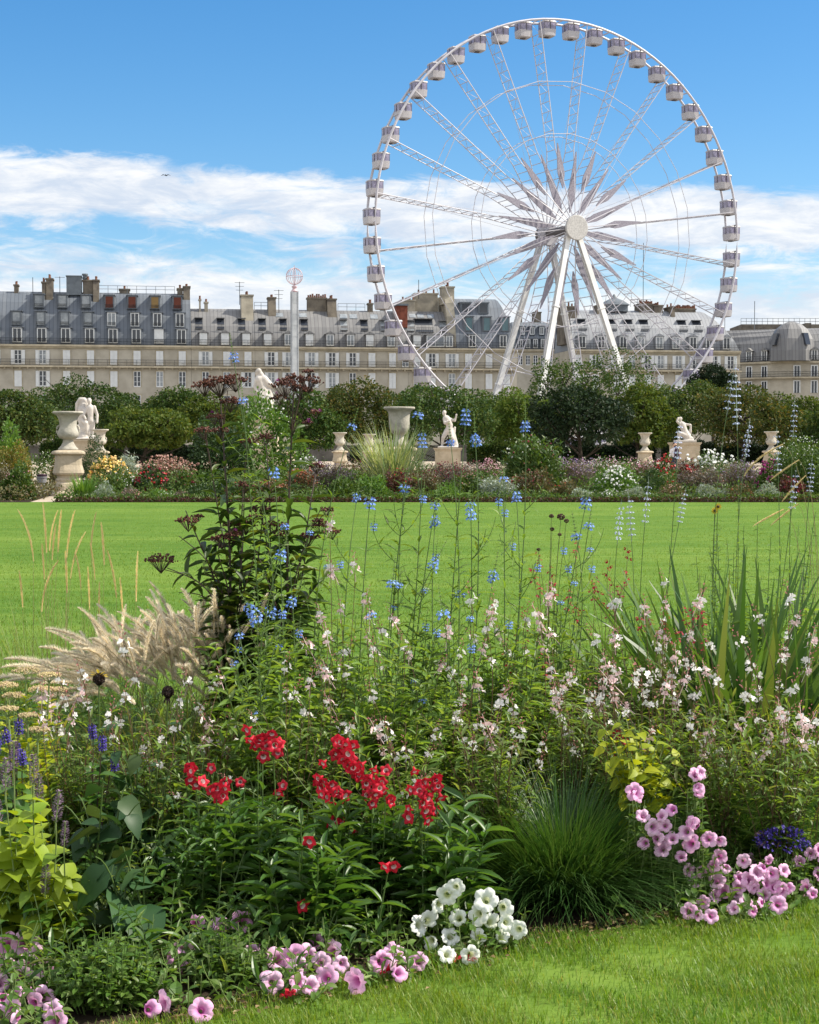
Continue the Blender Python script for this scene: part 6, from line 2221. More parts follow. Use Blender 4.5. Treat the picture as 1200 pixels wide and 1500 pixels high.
def leafy(path, gs, gl, rg, r0=0.004, r1=0.0015, spacing=0.03, L=0.08, W=0.016, tmpl=LANCE, pairs=True, t0=0.08, t1=0.95, elev=0.5, lprof=(0.7, 1.0, 0.5), smat=0, lmat=0, sides=5, jit=0.3):
    path = np.asarray(path)
    gs.tube(path, [r0, (r0 + r1) / 2, r1], sides, smat)
    seg = np.linalg.norm(np.diff(path, axis=0), axis=1)
    s = np.concatenate([[0], np.cumsum(seg)])
    tot = s[-1]
    k = max(1, int(tot * (t1 - t0) / spacing))
    ss = (t0 + (t1 - t0) * (np.arange(k) + rg.uniform(-0.3, 0.3, k)) / k) * tot
    ss = np.clip(ss, 0, tot)
    P = np.stack([np.interp(ss, s, path[:, i]) for i in range(3)], -1)
    T = np.gradient(path, axis=0)
    T = np.stack([np.interp(ss, s, T[:, i]) for i in range(3)], -1)
    T = nrm(T)
    A = nrm(np.cross(T, np.array([0.31, 0.95, 0.05])))
    B = np.cross(T, A)
    az = np.arange(k) * (math.pi / 2 if pairs else 2.4) + rg.normal(0, jit, k)
    tt = ss / tot
    Lp = L * np.interp(tt, [0, 0.5, 1], lprof) * rg.uniform(0.75, 1.2, k)
    for off in ((0, math.pi) if pairs else (0,)):
        d = (A * np.cos(az + off)[:, None] + B * np.sin(az + off)[:, None])
        e = elev + rg.normal(0, 0.2, k)
        d = nrm(d * np.cos(e)[:, None] + T * np.sin(e)[:, None])
        add_leaves(gl, P, d, Lp, Lp * (W / L), tmpl, roll=rg.normal(0, 0.35, k), mat=lmat)


class Plant:
    def __init__(self, name, label, cat, x, y, group=None, seed=0):
        self.t = thing(name, label, cat, (x, y, 0.012), 0, group)
        self.o = np.array([x, y, 0.012])
        self.rg = np.random.default_rng(seed)
        self.gs, self.gl = MB(), MB()

    def loc(self, px, py, D):
        return np.array(at(px, py, D)) - self.o

    def done(self, leaf, stem, lname='leaves', sname='stem'):
        if self.gl.v:
            self.gl.obj(lname, NL[leaf] if isinstance(leaf, str) else leaf, self.t, True)
        if self.gs.v:
            self.gs.obj(sname, MS[stem] if isinstance(stem, str) else stem, self.t)
        return self


# ------------------------------------------------------------------ ironweed: tall dark stalks with rusty heads
def head_cluster(g, c, rg, r_=0.045, n=70, purple=0):
    d = rng_dirs(rg, n, -0.1, 1.0)
    P = c + d * (r_ * rg.uniform(0.5, 1.1, n))[:, None] * np.array([1.25, 1.1, 0.6])
    for p in P[::3]:
        g.tube([c - np.array([0, 0, r_ * 1.0]), p], 0.0009, 3, 1)
    A = nrm(rng_dirs(rg, n)); B = nrm(np.cross(A, rng_dirs(rg, n))); C_ = np.cross(A, B)
    s_ = rg.uniform(0.006, 0.012, n)[:, None]
    g.inst(OCTA[0], OCTA[1], P, A * s_, B * s_, C_ * s_ * 1.3, 0)
    if purple:
        m = purple * 26
        cc = c + rng_dirs(rg, purple, 0.2, 1)[:, :] * r_ * 0.9
        ci = np.repeat(cc, 26, 0)
        add_leaves(g, ci, rng_dirs(rg, m, 0.0, 1.0), 0.012, 0.0022, THIN, mat=2)


IW = [
    ('left', 331, 6.5, 'tall dark ironweed stalk with rusty flower heads standing left of the bent blue sage stem', [
        ([(338, 960), (337, 800), (330, 690), (322, 572)], 0.0075, 1.25, [(322, 562, .055, 110, 0), (300, 566, .04, 60, 0), (345, 558, .045, 70, 0), (337, 590, .04, 60, 0), (315, 612, .03, 36, 1), (323, 632, .028, 30, 1)]),
        ([(338, 950), (316, 850), (290, 790), (272, 748)], 0.005, 0.95, [(276, 765, .038, 60, 0), (290, 757, .02, 22, 0)]),
        ([(340, 955), (318, 880), (290, 850), (245, 832)], 0.005, 1.0, [(236, 822, .05, 90, 0)]),
        ([(340, 955), (335, 860), (318, 810), (322, 795)], 0.004, 0.6, [(325, 790, .04, 60, 1), (342, 785, .03, 40, 1)]),
        ([(338, 955), (326, 860), (300, 815), (262, 785)], 0.004, 0.85, []),
        ([(340, 960), (330, 900), (296, 870), (262, 868)], 0.004, 1.0, []),
        ([(342, 960), (350, 870), (356, 800), (358, 720)], 0.005, 0.9, [(358, 712, .03, 40, 0)]),
        ([(342, 960), (352, 880), (366, 840), (372, 815)], 0.004, 1.0, []),
    ]),
    ('right', 424, 6.55, 'second tall dark ironweed stalk right of the bent blue sage stem, with magenta tufts', [
        ([(424, 960), (420, 820), (425, 690), (430, 575)], 0.0075, 1.25, [(418, 566, .05, 80, 1), (440, 572, .04, 60, 0), (452, 560, .045, 70, 0), (432, 556, .04, 50, 0), (410, 584, .03, 30, 2), (463, 606, .022, 12, 2), (449, 620, .022, 14, 3), (452, 545, .02, 30, 0)]),
        ([(424, 950), (440, 860), (450, 800), (462, 778)], 0.004, 0.8, [(452, 788, .04, 60, 0), (470, 772, .03, 40, 0), (487, 780, .03, 36, 0)]),
        ([(424, 950), (404, 860), (392, 800), (380, 745)], 0.004, 0.7, [(388, 735, .03, 40, 0), (402, 770, .035, 50, 0), (372, 760, .03, 40, 0)]),
        ([(424, 950), (446, 880), (470, 850), (492, 835)], 0.004, 1.0, []),
        ([(424, 950), (402, 880), (385, 830), (372, 800)], 0.004, 1.0, []),
        ([(424, 950), (430, 850), (450, 790), (470, 745)], 0.004, 0.7, [(478, 748, .028, 36, 0), (466, 764, .025, 30, 0)]),
    ]),
    ('mid', 372, 6.65, 'lush ironweed filling the space between the two tall dark stalks', [
        ([(345, 980), (340, 860), (318, 740), (302, 640)], 0.005, 0.8, [(300, 632, .035, 50, 0)]),
        ([(360, 980), (352, 840), (355, 730), (362, 655)], 0.005, 0.8, [(363, 648, .035, 50, 0)]),
        ([(385, 980), (396, 860), (396, 740), (390, 650)], 0.005, 0.8, [(390, 642, .03, 40, 0)]),
        ([(400, 980), (430, 880), (452, 760), (462, 690)], 0.005, 0.8, [(464, 684, .03, 40, 1)]),
        ([(372, 980), (372, 880), (380, 800), (385, 755)], 0.005, 0.8, [(383, 748, .04, 60, 0), (360, 770, .04, 60, 0)]),
        ([(372, 980), (360, 880), (352, 820), (345, 775)], 0.005, 0.8, [(342, 770, .035, 50, 0)]),
        ([(372, 980), (390, 880), (404, 830), (412, 790)], 0.005, 0.8, [(415, 785, .035, 50, 0)]),
    ]),
]
for nm, px, D_, lab, stems in IW:
    p = Plant('ironweed', lab, 'plant', gx(px, D_), D_, 'ironweed stalks', 11 + px)
    for pts, r0, dens, heads in stems:
        w0 = [p.loc(x_, y_, D_ + p.rg.normal(0, 0.04) * (i > 0)) for i, (x_, y_) in enumerate(pts)]
        base = w0[0].copy(); base[2] = 0
        raw = np.array([base] + w0)
        tq = np.linspace(0, 1, len(raw)); tf = np.linspace(0, 1, 22)
        path = np.stack([np.interp(tf, tq, raw[:, i]) for i in range(3)], -1)
        for _ in range(3):
            path[1:-1] = (path[:-2] + 2 * path[1:-1] + path[2:]) / 4
        leafy(path, p.gs, p.gl, p.rg, r0, r0 * 0.4, spacing=0.021 / dens, L=0.135, W=0.032, tmpl=LANCE, pairs=False, t0=0.3, t1=0.93, elev=0.45, lprof=(1.0, 1.0, 0.6))
        for (x_, y_, r_, n_, pu) in heads:
            g = MB()
            c = p.loc(x_, y_, D_ + p.rg.normal(0, 0.03))
            head_cluster(g, c, p.rg, r_, int(n_ * 1.3), pu)
            e = path[-1]
            g.tube([path[-4], (c + e) / 2 - np.array([0, 0, 0.02]), c - np.array([0, 0, r_ * 0.8])], 0.0016, 4, 1)
            g.obj('flower_head', [MP['head'], MS['dark'], MP['purple']], p.t)
    p.done('iron', 'dark')

# ------------------------------------------------------------------ blue bog sage: thin wands with sky blue spikes
SAGE = [
    ('bent pale blue sage wand rising above the roof line between the dark stalks', 405, 6.2, [(405, 343, 530, 1), (398, 356, 590, 0)], 'bend'),
    ('blue sage in front of the right dark stalk with full blue spikes', 415, 5.9, [(400, 410, 820, 1), (412, 402, 700, 1), (425, 418, 775, 0), (400, 372, 900, 1), (420, 395, 905, 1)], ''),
    ('blue sage wand leaning left of the striped bamboo grass', 490, 6.3, [(470, 515, 628, 0), (500, 522, 735, 1), (520, 541, 745, 1)], ''),
    ('blue sage with two tall wands before the tall bell shaped vase', 590, 6.1, [(560, 612, 612, 0), (575, 619, 655, 2), (600, 592, 720, 0), (580, 637, 745, 0)], ''),
    ('blue sage with crossing wands below the dancing statue', 670, 6.0, [(640, 682, 622, 2), (672, 697, 652, 1), (655, 661, 652, 0), (670, 690, 760, 2), (660, 637, 772, 1), (640, 632, 835, 1)], ''),
    ('blue sage wand in front of the butterfly bush', 745, 6.1, [(720, 770, 632, 1), (735, 757, 735, 1), (716, 722, 852, 1), (740, 738, 705, 0)], ''),
    ('blue sage with branched tips right of the butterfly bush', 800, 6.6, [(790, 857, 745, 1), (800, 862, 775, 0), (790, 845, 790, 0)], ''),
    ('slender lavender sage wands before the white daisies', 930, 7.1, [(930, 925, 785, 3), (940, 945, 765, 3), (925, 905, 790, 3), (960, 992, 672, 3), (950, 995, 765, 3)], ''),
    ('slender pale wands of lavender sage before the crouching statue', 1070, 7.0, [(1060, 1066, 600, 3), (1075, 1080, 622, 3), (1090, 1092, 668, 3), (1100, 1160, 745, 3)], ''),
    ('slender lavender sage wand at the right edge', 1165, 7.0, [(1160, 1162, 640, 3), (1170, 1186, 720, 3), (1150, 1140, 690, 3)], ''),
    ('blue sage low in the middle with short spikes over the white gaura', 560, 5.7, [(540, 545, 905, 0), (560, 575, 860, 0), (590, 650, 905, 0)], ''),
    ('blue sage between the plume grass and the red beardtongue', 400, 5.6, [(385, 376, 915, 1), (390, 425, 890, 1), (380, 352, 935, 0)], ''),
]
LAV = [spike_mesh(40 + i, 0.16 + 0.03 * i, 'lav', 'lavcal', nb=7, fsz=0.0062) for i in range(2)]
for i, (lab, px, D_, wands, mode) in enumerate(SAGE):
    p = Plant('blue_sage', lab, 'plant', gx(px, D_), D_, 'blue sage plants', 300 + i)
    for (pb, pt, py, kind) in wands:
        dj = D_ + p.rg.uniform(-0.15, 0.25)
        tip = p.loc(pt, py, dj)
        base = np.array([gx(pb, D_) - p.o[0], p.rg.uniform(-0.05, 0.05), 0])
        if mode == 'bend' and kind == 1:
            raw = np.array([base] + [p.loc(a, b, dj) for a, b in ((402, 850), (386, 735), (362, 650), (352, 590))] + [tip])
            tq = np.linspace(0, 1, len(raw)); tf = np.linspace(0, 1, 18)
            path = np.stack([np.interp(tf, tq, raw[:, q]) for q in range(3)], -1)
            path[1:-1] = (path[:-2] + 2 * path[1:-1] + path[2:]) / 4
        else:
            mid = base * 0.45 + tip * 0.55 + np.array([p.rg.normal(0, 0.07), p.rg.normal(0, 0.05), 0.08])
            path = bez(base, mid, tip, 14)
        lav = kind == 3
        leafy(path, p.gs, p.gl, p.rg, 0.0032 if not lav else 0.002, 0.0014, spacing=0.048 if not lav else 0.03, L=0.082 if not lav else 0.035, W=0.017 if not lav else 0.008, pairs=True, t0=0.25, t1=0.86, elev=0.6, tmpl=THIN, lprof=(1.0, 1.0, 0.35))
        T = path[-1] - path[-2]
        T /= np.linalg.norm(T)
        mesh_ = LAV[p.rg.integers(2)] if lav else SPK[min(kind, 2)]
        flower_at(mesh_, p.t, tuple(path[-1]), tuple(T), 1.0 + p.rg.uniform(-0.1, 0.25), p.rg.uniform(0, 6), 'flower_spike')
        # side shoots
        if not lav:
            for _ in range(p.rg.integers(2, 5)):
                q = p.rg.integers(5, 12)
                s0 = path[q]
                a = p.rg.uniform(0, 6.28)
                e = s0 + np.array([math.cos(a) * 0.09, math.sin(a) * 0.07, p.rg.uniform(0.06, 0.16)])
                sp_ = bez(s0, (s0 + e) / 2 + np.array([math.cos(a) * 0.03, 0, -0.01]), e, 7)
                leafy(sp_, p.gs, p.gl, p.rg, 0.0016, 0.0009, spacing=0.035, L=0.055, W=0.010, tmpl=THIN, t0=0.2, elev=0.6)
                if p.rg.uniform() < 0.4:
                    flower_at(SPK[p.rg.integers(2)], p.t, tuple(e), (0.1, 0, 1), 0.75, 0, 'flower_spike')
    for _ in range(0 if wands[0][2] == 3 else 30):
        a = p.rg.uniform(0, 6.28)
        rr = p.rg.uniform(0.04, 0.30)
        e = np.array([math.cos(a) * rr, math.sin(a) * rr * 0.8, p.rg.uniform(0.40, 0.84)])
        leafy(bez((p.rg.normal(0, .06), p.rg.normal(0, .06), 0), e * np.array([.6, .6, .6]), e, 9), p.gs, p.gl, p.rg, 0.0028, 0.0012, spacing=0.036, L=0.088, W=0.020, tmpl=LANCE, pairs=True, t0=0.15, t1=1.0, elev=0.5, lprof=(0.9, 1.0, 0.6))
    p.done('sage', 'green')

# ------------------------------------------------------------------ fountain grass with beige plumes


def plume_mesh(seed, L=0.13, r_=0.0105, n=760, mat_='plume', bend=0.35, up=0.9):
    rg = np.random.default_rng(seed)
    t = rg.uniform(0, 1, n)
    ax = lambda t: np.stack([np.zeros_like(t), t * L * np.cos(bend * t), -L * t * np.sin(bend * t) * 0.8], -1)
    P = ax(t)
    a = rg.uniform(0, 6.28, n)
    o = np.stack([np.cos(a), np.zeros(n), np.sin(a)], -1)
    d = nrm(o * 1.0 + np.array([0, up, 0]))
    k = np.sin(np.pi * np.clip(t * 0.93 + 0.06, 0, 1)) ** 0.5
    g = MB()
    tv = np.array([(-0.5, 0, 0), (0.5, 0, 0), (0, 1, 0)], float)
    tf = np.array([(0, 1, 2)])
    side = nrm(np.cross(d, o))
    W_ = rg.uniform(0.0014, 0.0030, n)[:, None]
    g.inst(tv, tf, P, side * W_, d * (r_ * 1.7 * k * rg.uniform(0.6, 1.3, n))[:, None], o * 0)
    g.tube(ax(np.linspace(0, 1, 7)), [0.003, 0.002, 0.001], 4, 0)
    return g.mesh('plume', MP[mat_])


PLM = [plume_mesh(i, 0.15 + 0.02 * i) for i in range(4)]
FG = [
    ('fountain grass with beige plumes swept low to the left beside the yellow stonecrop', 195, 6.3, 98, (140, 962, 82, 40), -1.0),
    ('fountain grass in the middle of the beige plumes, arching left', 275, 6.5, 100, (235, 940, 80, 42), -0.6),
    ('fountain grass with the most upright beige plumes behind the blue sage', 335, 6.6, 92, (322, 935, 56, 44), -0.05),
]
for i, (lab, px, D_, n_, (cxp, cyp, sx, sy), lean) in enumerate(FG):
    p = Plant('fountain_grass', lab, 'grass', gx(px, D_), D_, 'fountain grasses with beige plumes', 500 + i)
    rg = p.rg
    m = 420
    a = rg.uniform(0, 6.28, m)
    rr = np.sqrt(rg.uniform(0, 1, m)) * 0.10
    add_blades(p.gl, np.stack([rr * np.cos(a), rr * np.sin(a), np.zeros(m)], -1), a + rg.normal(0, 0.4, m), rg.uniform(0.95, 1.5, m), rg.uniform(0.45, 0.8, m), 0.0045, rg.uniform(0.4, 1.6, m), seg=6)
    for k in range(n_):
        tx, ty = cxp + rg.normal(0, sx * 0.55), cyp + rg.normal(0, sy * 0.6)
        ty += (tx - cxp) * (-0.25 if lean < -0.3 else 0.0)
        ty = max(ty, 884 + rg.uniform(0, 20))
        tip = p.loc(tx, ty, D_ + rg.uniform(-0.22, 0.25))
        base = np.array([rg.normal(0, 0.05), rg.normal(0, 0.05), 0])
        mid = base * 0.35 + tip * 0.65 + np.array([0, 0, 0.16 + 0.05 * abs(lean)])
        path = bez(base, mid, tip, 9)
        T = path[-1] - path[-2]
        T /= np.linalg.norm(T)
        path = path - T * 0.085 * np.linspace(0, 1, 9)[:, None]
        q = Vector(T).to_track_quat('Y', 'Z')
        link('plume', PLM[rg.integers(4)], p.t, tuple(path[-1] - T * 0.01), q.to_euler(), rg.uniform(0.85, 1.25))
    p.done('fine', 'straw', 'blades', 'stalks')

# ------------------------------------------------------------------ feather reed grass: golden upright spikes at the left
RDM = [plume_mesh(60 + i, 0.17 + 0.04 * i, 0.0095, 800, 'gold', 0.06 + 0.14 * i, 2.2) for i in range(3)]
REED = [
    ('feather reed grass with golden spikes, the denser clump at the left lawn edge', 65, 8.0, [(66, 742), (75, 752), (88, 740), (102, 752), (44, 760), (62, 790), (80, 762), (96, 800), (116, 812), (30, 830), (64, 835), (130, 835), (110, 790)]),
    ('sparser feather reed grass with golden spikes right of the dense clump', 150, 8.1, [(135, 754), (150, 758), (136, 798), (165, 810), (145, 855), (200, 820), (176, 840)]),
]
for i, (lab, px, D_, tips) in enumerate(REED):
    p = Plant('reed_grass', lab, 'grass', gx(px, D_), D_, 'golden reed grasses', 540 + i)
    rg = p.rg
    m = 420 if i == 0 else 240
    a = rg.uniform(0, 6.28, m)
    rr = np.sqrt(rg.uniform(0, 1, m)) * 0.26
    add_blades(p.gl, np.stack([rr * np.cos(a), rr * np.sin(a) * 0.6, np.zeros(m)], -1), a + rg.normal(0, 0.8, m), rg.uniform(1.2, 1.54, m), rg.uniform(0.4, 0.85, m), 0.0045, rg.uniform(0.1, 1.0, m), seg=6)
    for k, (tx, ty) in enumerate(tips):
        tip = p.loc(tx, ty, D_ + rg.uniform(-0.1, 0.15))
        base = np.array([gx(px + (tx - px) * 0.8, D_) - p.o[0] + rg.normal(0, 0.03), rg.normal(0, 0.05), 0])
        path = bez(base, base * 0.4 + tip * 0.6 + np.array([rg.normal(0, 0.02), 0, 0.04]), tip, 9)
        s_ = rg.uniform(0.9, 1.25)
        T = path[-1] - path[-2]
        T /= np.linalg.norm(T)
        Lm = 0.19 * s_
        p.gs.tube(np.vstack([path[:-1], path[-1] - T * Lm * 0.9]) if False else bez(base, base * 0.4 + (tip - T * Lm) * 0.6 + np.array([0, 0, 0.03]), tip - T * Lm, 8), [0.0014, 0.0009], 3)
        q = Vector(T).to_track_quat('Y', 'Z')
        link('seed_spike', RDM[rg.integers(3)], p.t, tuple(tip - T * Lm), q.to_euler(), s_)
    p.done('fine', 'straw', 'blades', 'stalks')

# ------------------------------------------------------------------ stonecrop with flat cream heads, lime leaves
SD = [
    ('stonecrop with flat cream heads and lime leaves at the left edge', 30, 5.6, [(38, 978, .05), (8, 1000, .045), (72, 986, .04), (60, 1006, .045), (20, 1016, .04), (85, 1008, .035)]),
    ('stonecrop half hidden below, with a greenish flat head beside the violet flowers', 55, 5.35, [(55, 1066, .04), (12, 1036, .035), (40, 1046, .03)]),
]
for i, (lab, px, D_, heads) in enumerate(SD):
    p = Plant('stonecrop', lab, 'plant', gx(px, D_), D_, 'stonecrops', 560 + i)
    for (x_, y_, r_) in heads:
        c = p.loc(x_, y_, D_ + p.rg.uniform(-0.1, 0.1))
        base = np.array([c[0] * 0.6, c[1] * 0.4, 0])
        path = bez(base, (base + c) / 2 + np.array([0, 0, 0.05]), c - np.array([0, 0, 0.025]), 9)
        leafy(path, p.gs, p.gl, p.rg, 0.004, 0.003, spacing=0.028, L=0.065, W=0.032, tmpl=OVAL, pairs=True, t0=0.2, t1=0.93, elev=0.5)
        g = MB()
        n_ = 220
        a = p.rg.uniform(0, 6.28, n_); rr = np.sqrt(p.rg.uniform(0, 1, n_)) * r_
        P = np.stack([c[0] + rr * np.cos(a), c[1] + rr * np.sin(a) * 0.9, c[2] - rr ** 2 * 5 + p.rg.normal(0, 0.002, n_)], -1)
        A = nrm(p.rg.normal(size=(n_, 3))); B = nrm(np.cross(A, p.rg.normal(size=(n_, 3)))); C_ = np.cross(A, B)
        s_ = p.rg.uniform(0.005, 0.009, n_)[:, None]
        g.inst(OCTA[0], OCTA[1], P, A * s_, B * s_, C_ * s_, 0)
        for k in range(12):
            g.tube([path[-1] - np.array([0, 0, .01]), P[k * 9] - np.array([0, 0, 0.003])], 0.001, 3, 1)
        g.obj('flower_head', [MP['sedum'], MS['pale']], p.t)
    p.done('limey', 'pale')

# ------------------------------------------------------------------ faded coneflowers with black cones
for i, (lab, px, D_, cx_, cy_, yel) in enumerate([
        ('faded coneflower with a black cone and a few yellow rays before the plume grass', 142, 5.7, 145, 996, True),
        ('faded coneflower with a bare black cone right of the yellow rayed one', 238, 5.75, 246, 1015, False)]):
    p = Plant('coneflower', lab, 'plant', gx(px, D_), D_, 'faded coneflowers', 580 + i)
    c = p.loc(cx_, cy_, D_)
    path = bez((0, 0, 0), (c[0] * 0.2, 0, c[2] * 0.6), c, 10)
    leafy(path, p.gs, p.gl, p.rg, 0.004, 0.003, spacing=0.05, L=0.12, W=0.045, tmpl=OVAL, pairs=False, t0=0.2, t1=0.9, elev=0.3)
    for k in range(4):
        a = p.rg.uniform(0, 6.28)
        e = np.array([math.cos(a) * 0.16, math.sin(a) * 0.12, p.rg.uniform(0.35, 0.5)])
        leafy(bez((0, 0, 0), e * np.array([.3, .3, .7]), e, 8), p.gs, p.gl, p.rg, 0.003, 0.002, spacing=0.045, L=0.11, W=0.04, tmpl=OVAL, pairs=False, t0=0.3, elev=0.4)
    g = MB()
    n_ = 160
    d = rng_dirs(p.rg, n_, -0.4, 1)
    P = c + d * np.array([0.02, 0.02, 0.024])
    s_ = p.rg.uniform(0.005, 0.008, n_)[:, None]
    A = nrm(p.rg.normal(size=(n_, 3))); B = nrm(np.cross(A, d)); C_ = np.cross(A, B)
    g.inst(OCTA[0], OCTA[1], P, A * s_, B * s_, C_ * s_, 0)
    g.ball(c, 0.017, 0.017, 0.021, 8, 6)
    if yel:
        m = 7
        a = np.linspace(-0.2, 3.4, m)
        add_leaves(g, np.tile(c + np.array([0, 0, 0.012]), (m, 1)), np.stack([np.cos(a), -0.3 * np.ones(m), 0.25 + np.sin(a) * 0.4], -1), 0.035, 0.011, PETAL, mat=1)
    else:
        m = 9
        a = p.rg.uniform(0, 6.28, m)
        add_leaves(g, np.tile(c - np.array([0, 0, 0.012]), (m, 1)), np.stack([np.cos(a), np.sin(a), -0.7 * np.ones(m)], -1), 0.03, 0.009, THIN, mat=0)
    g.obj('seed_cone', [MP['cone'], MP['yellow']], p.t)
    p.done('dark', 'green')

# ------------------------------------------------------------------ gaura: airy wands with white and pink butterflies
GA = [
    # label, base px, D, [(tip px, py, pink?)...]
    ('white gaura in front of the beige plumes at the left', 110, 5.5, [(88, 996, 0), (115, 1018, 1), (92, 1030, 0), (63, 1046, 0), (94, 1073, 0), (120, 990, 0), (62, 1020, 1), (75, 1035, 1)]),
    ('white gaura with a few blooms left of the red beardtongue', 215, 5.4, [(184, 1022, 0), (163, 1052, 0), (182, 945, 0), (238, 1085, 0), (262, 1030, 0), (139, 1128, 0), (212, 1095, 0)]),
    ('white gaura beside the black coneflower cones', 300, 5.6, [(313, 1003, 0), (324, 995, 1), (274, 998, 0), (295, 1095, 0), (326, 1088, 0), (305, 1060, 1), (340, 1062, 0)]),
    ('gaura with blush blooms above the left red beardtongue cluster', 430, 5.5, [(455, 1002, 1), (480, 992, 1), (449, 1045, 0), (432, 1020, 0), (480, 935, 1), (512, 1070, 0), (420, 975, 0), (430, 1128, 0)]),
    ('tall gaura with a blush bloom against the lawn right of the dark stalks', 480, 6.1, [(488, 836, 1), (520, 832, 1), (483, 770, 1), (452, 948, 1), (505, 955, 0), (470, 905, 1)]),
    ('white gaura in the middle of the bed under the blue sage', 560, 5.8, [(548, 955, 0), (592, 945, 0), (541, 905, 1), (578, 910, 1), (505, 980, 0), (560, 930, 0), (536, 880, 1)]),
    ('white gaura just above the right red beardtongue cluster', 590, 5.3, [(502, 1065, 0), (570, 1078, 0), (596, 1102, 0), (552, 1072, 1), (612, 1145, 0), (545, 1020, 0), (640, 1075, 0)]),
    ('white gaura left of the dark red sage', 680, 5.8, [(655, 930, 1), (676, 955, 0), (660, 985, 0), (700, 1005, 1), (720, 900, 1), (737, 1018, 1), (714, 920, 0), (672, 1030, 0), (690, 878, 0)]),
    ('white gaura at the left shoulder of the big green grass tuft', 720, 5.5, [(735, 1030, 0), (700, 1062, 0), (672, 1052, 0), (762, 1075, 0), (795, 1095, 0), (715, 1068, 1), (752, 1040, 0)]),
    ('tall gaura with blush wands against the lawn before the dark red sage', 790, 6.1, [(808, 872, 1), (802, 880, 1), (723, 886, 0), (733, 930, 1), (770, 912, 0), (790, 905, 1), (745, 955, 0)]),
    ('gaura thick with white blooms right of the middle, above the big grass tuft', 850, 5.8, [(838, 990, 0), (830, 1000, 1), (815, 1018, 0), (820, 1012, 0), (862, 1018, 0), (885, 1005, 1), (842, 1100, 0), (860, 1045, 0), (832, 1072, 0), (808, 985, 1), (872, 938, 0)]),
    ('gaura with dense white and pink clusters over the lime leaves', 915, 5.75, [(905, 985, 1), (897, 1000, 1), (940, 985, 0), (928, 1000, 0), (955, 992, 0), (900, 940, 1), (880, 1030, 0), (912, 1042, 0), (878, 1018, 0), (945, 1010, 0), (950, 1080, 1), (888, 975, 1)]),
    ('tall gaura with white blooms against the sword leaves', 965, 6.2, [(973, 853, 0), (905, 882, 0), (898, 885, 0), (1027, 880, 0), (1022, 885, 1), (945, 895, 1), (965, 930, 1), (962, 945, 0), (970, 950, 0), (975, 890, 1)]),
    ('white gaura clustered right below the sword leaves', 1010, 5.9, [(990, 965, 1), (1003, 972, 0), (1020, 978, 0), (985, 985, 0), (1035, 985, 1), (1040, 945, 0), (1002, 1000, 1), (1052, 1000, 0), (975, 1010, 1), (1018, 1018, 0)]),
    ('gaura with the pinkest blooms at the right edge', 1150, 5.5, [(1143, 1045, 1), (1147, 1055, 1), (1175, 1060, 1), (1185, 1065, 1), (1095, 1020, 0), (1192, 1058, 0), (1125, 1080, 1), (1160, 1010, 0)]),
    ('white gaura in front of the small grass tuft at the right', 1060, 5.6, [(1038, 1078, 1), (1030, 1085, 0), (1052, 1098, 0), (1095, 1020, 0), (1015, 1066, 0), (1108, 1110, 0), (1085, 1064, 1)]),
    ('white gaura leaning across the sword leaves at the right edge', 1150, 6.0, [(1157, 878, 0), (1165, 912, 1), (1100, 975, 0), (1112, 905, 0), (1145, 965, 0), (1182, 970, 0), (1190, 940, 1), (1110, 990, 0), (1085, 940, 0)]),
]
for i, (lab, px, D_, tips) in enumerate(GA):
    p = Plant('gaura', lab, 'plant', gx(px, D_), D_, 'gaura plants', 700 + i)
    rg = p.rg
    for (tx, ty, pk) in tips:
        tip = p.loc(tx, ty, D_ + rg.uniform(-0.2, 0.2))
        base = np.array([rg.normal(0, 0.05), rg.normal(0, 0.04), 0])
        mid = base * 0.5 + tip * 0.5 + np.array([rg.normal(0, 0.06), rg.normal(0, 0.04), 0.12])
        path = bez(base, mid, tip, 12)
        leafy(path, p.gs, p.gl, rg, 0.0021, 0.0009, spacing=0.026, L=0.058, W=0.0105, tmpl=THIN, pairs=False, t0=0.05, t1=0.75, elev=0.55, lprof=(1.1, 1.0, 0.35))
        T = path[-1] - path[-2]
        T /= np.linalg.norm(T)
        ms = (GAUP if pk else GAUW)
        flower_at(ms[rg.integers(len(ms))], p.t, tuple(path[-1]), tuple(T + np.array([rg.normal(0, .2), -0.15, 0])), rg.uniform(0.85, 1.3), rg.uniform(0, 6.28))
        if rg.uniform() < 0.6:
            q = path[-3]
            flower_at(ms[rg.integers(len(ms))], p.t, tuple(q), tuple(T + np.array([rg.normal(0, .4), -0.3, 0])), rg.uniform(0.7, 1.0), rg.uniform(0, 6.28))
    for _ in range(24):       # leafy non-flowering shoots
        a = rg.uniform(0, 6.28)
        hgt = rg.uniform(0.35, 0.62)
        e = np.array([math.cos(a) * rg.uniform(0.05, 0.28), math.sin(a) * rg.uniform(0.05, 0.2), hgt])
        path = bez((rg.normal(0, .04), rg.normal(0, .04), 0), e * np.array([.4, .4, .7]), e, 9)
        leafy(path, p.gs, p.gl, rg, 0.002, 0.0009, spacing=0.018, L=0.066, W=0.0135, tmpl=THIN, pairs=False, t0=0.05, t1=1.0, elev=0.6, lprof=(1, 1.1, 0.7))
    p.done('gaura', 'red')

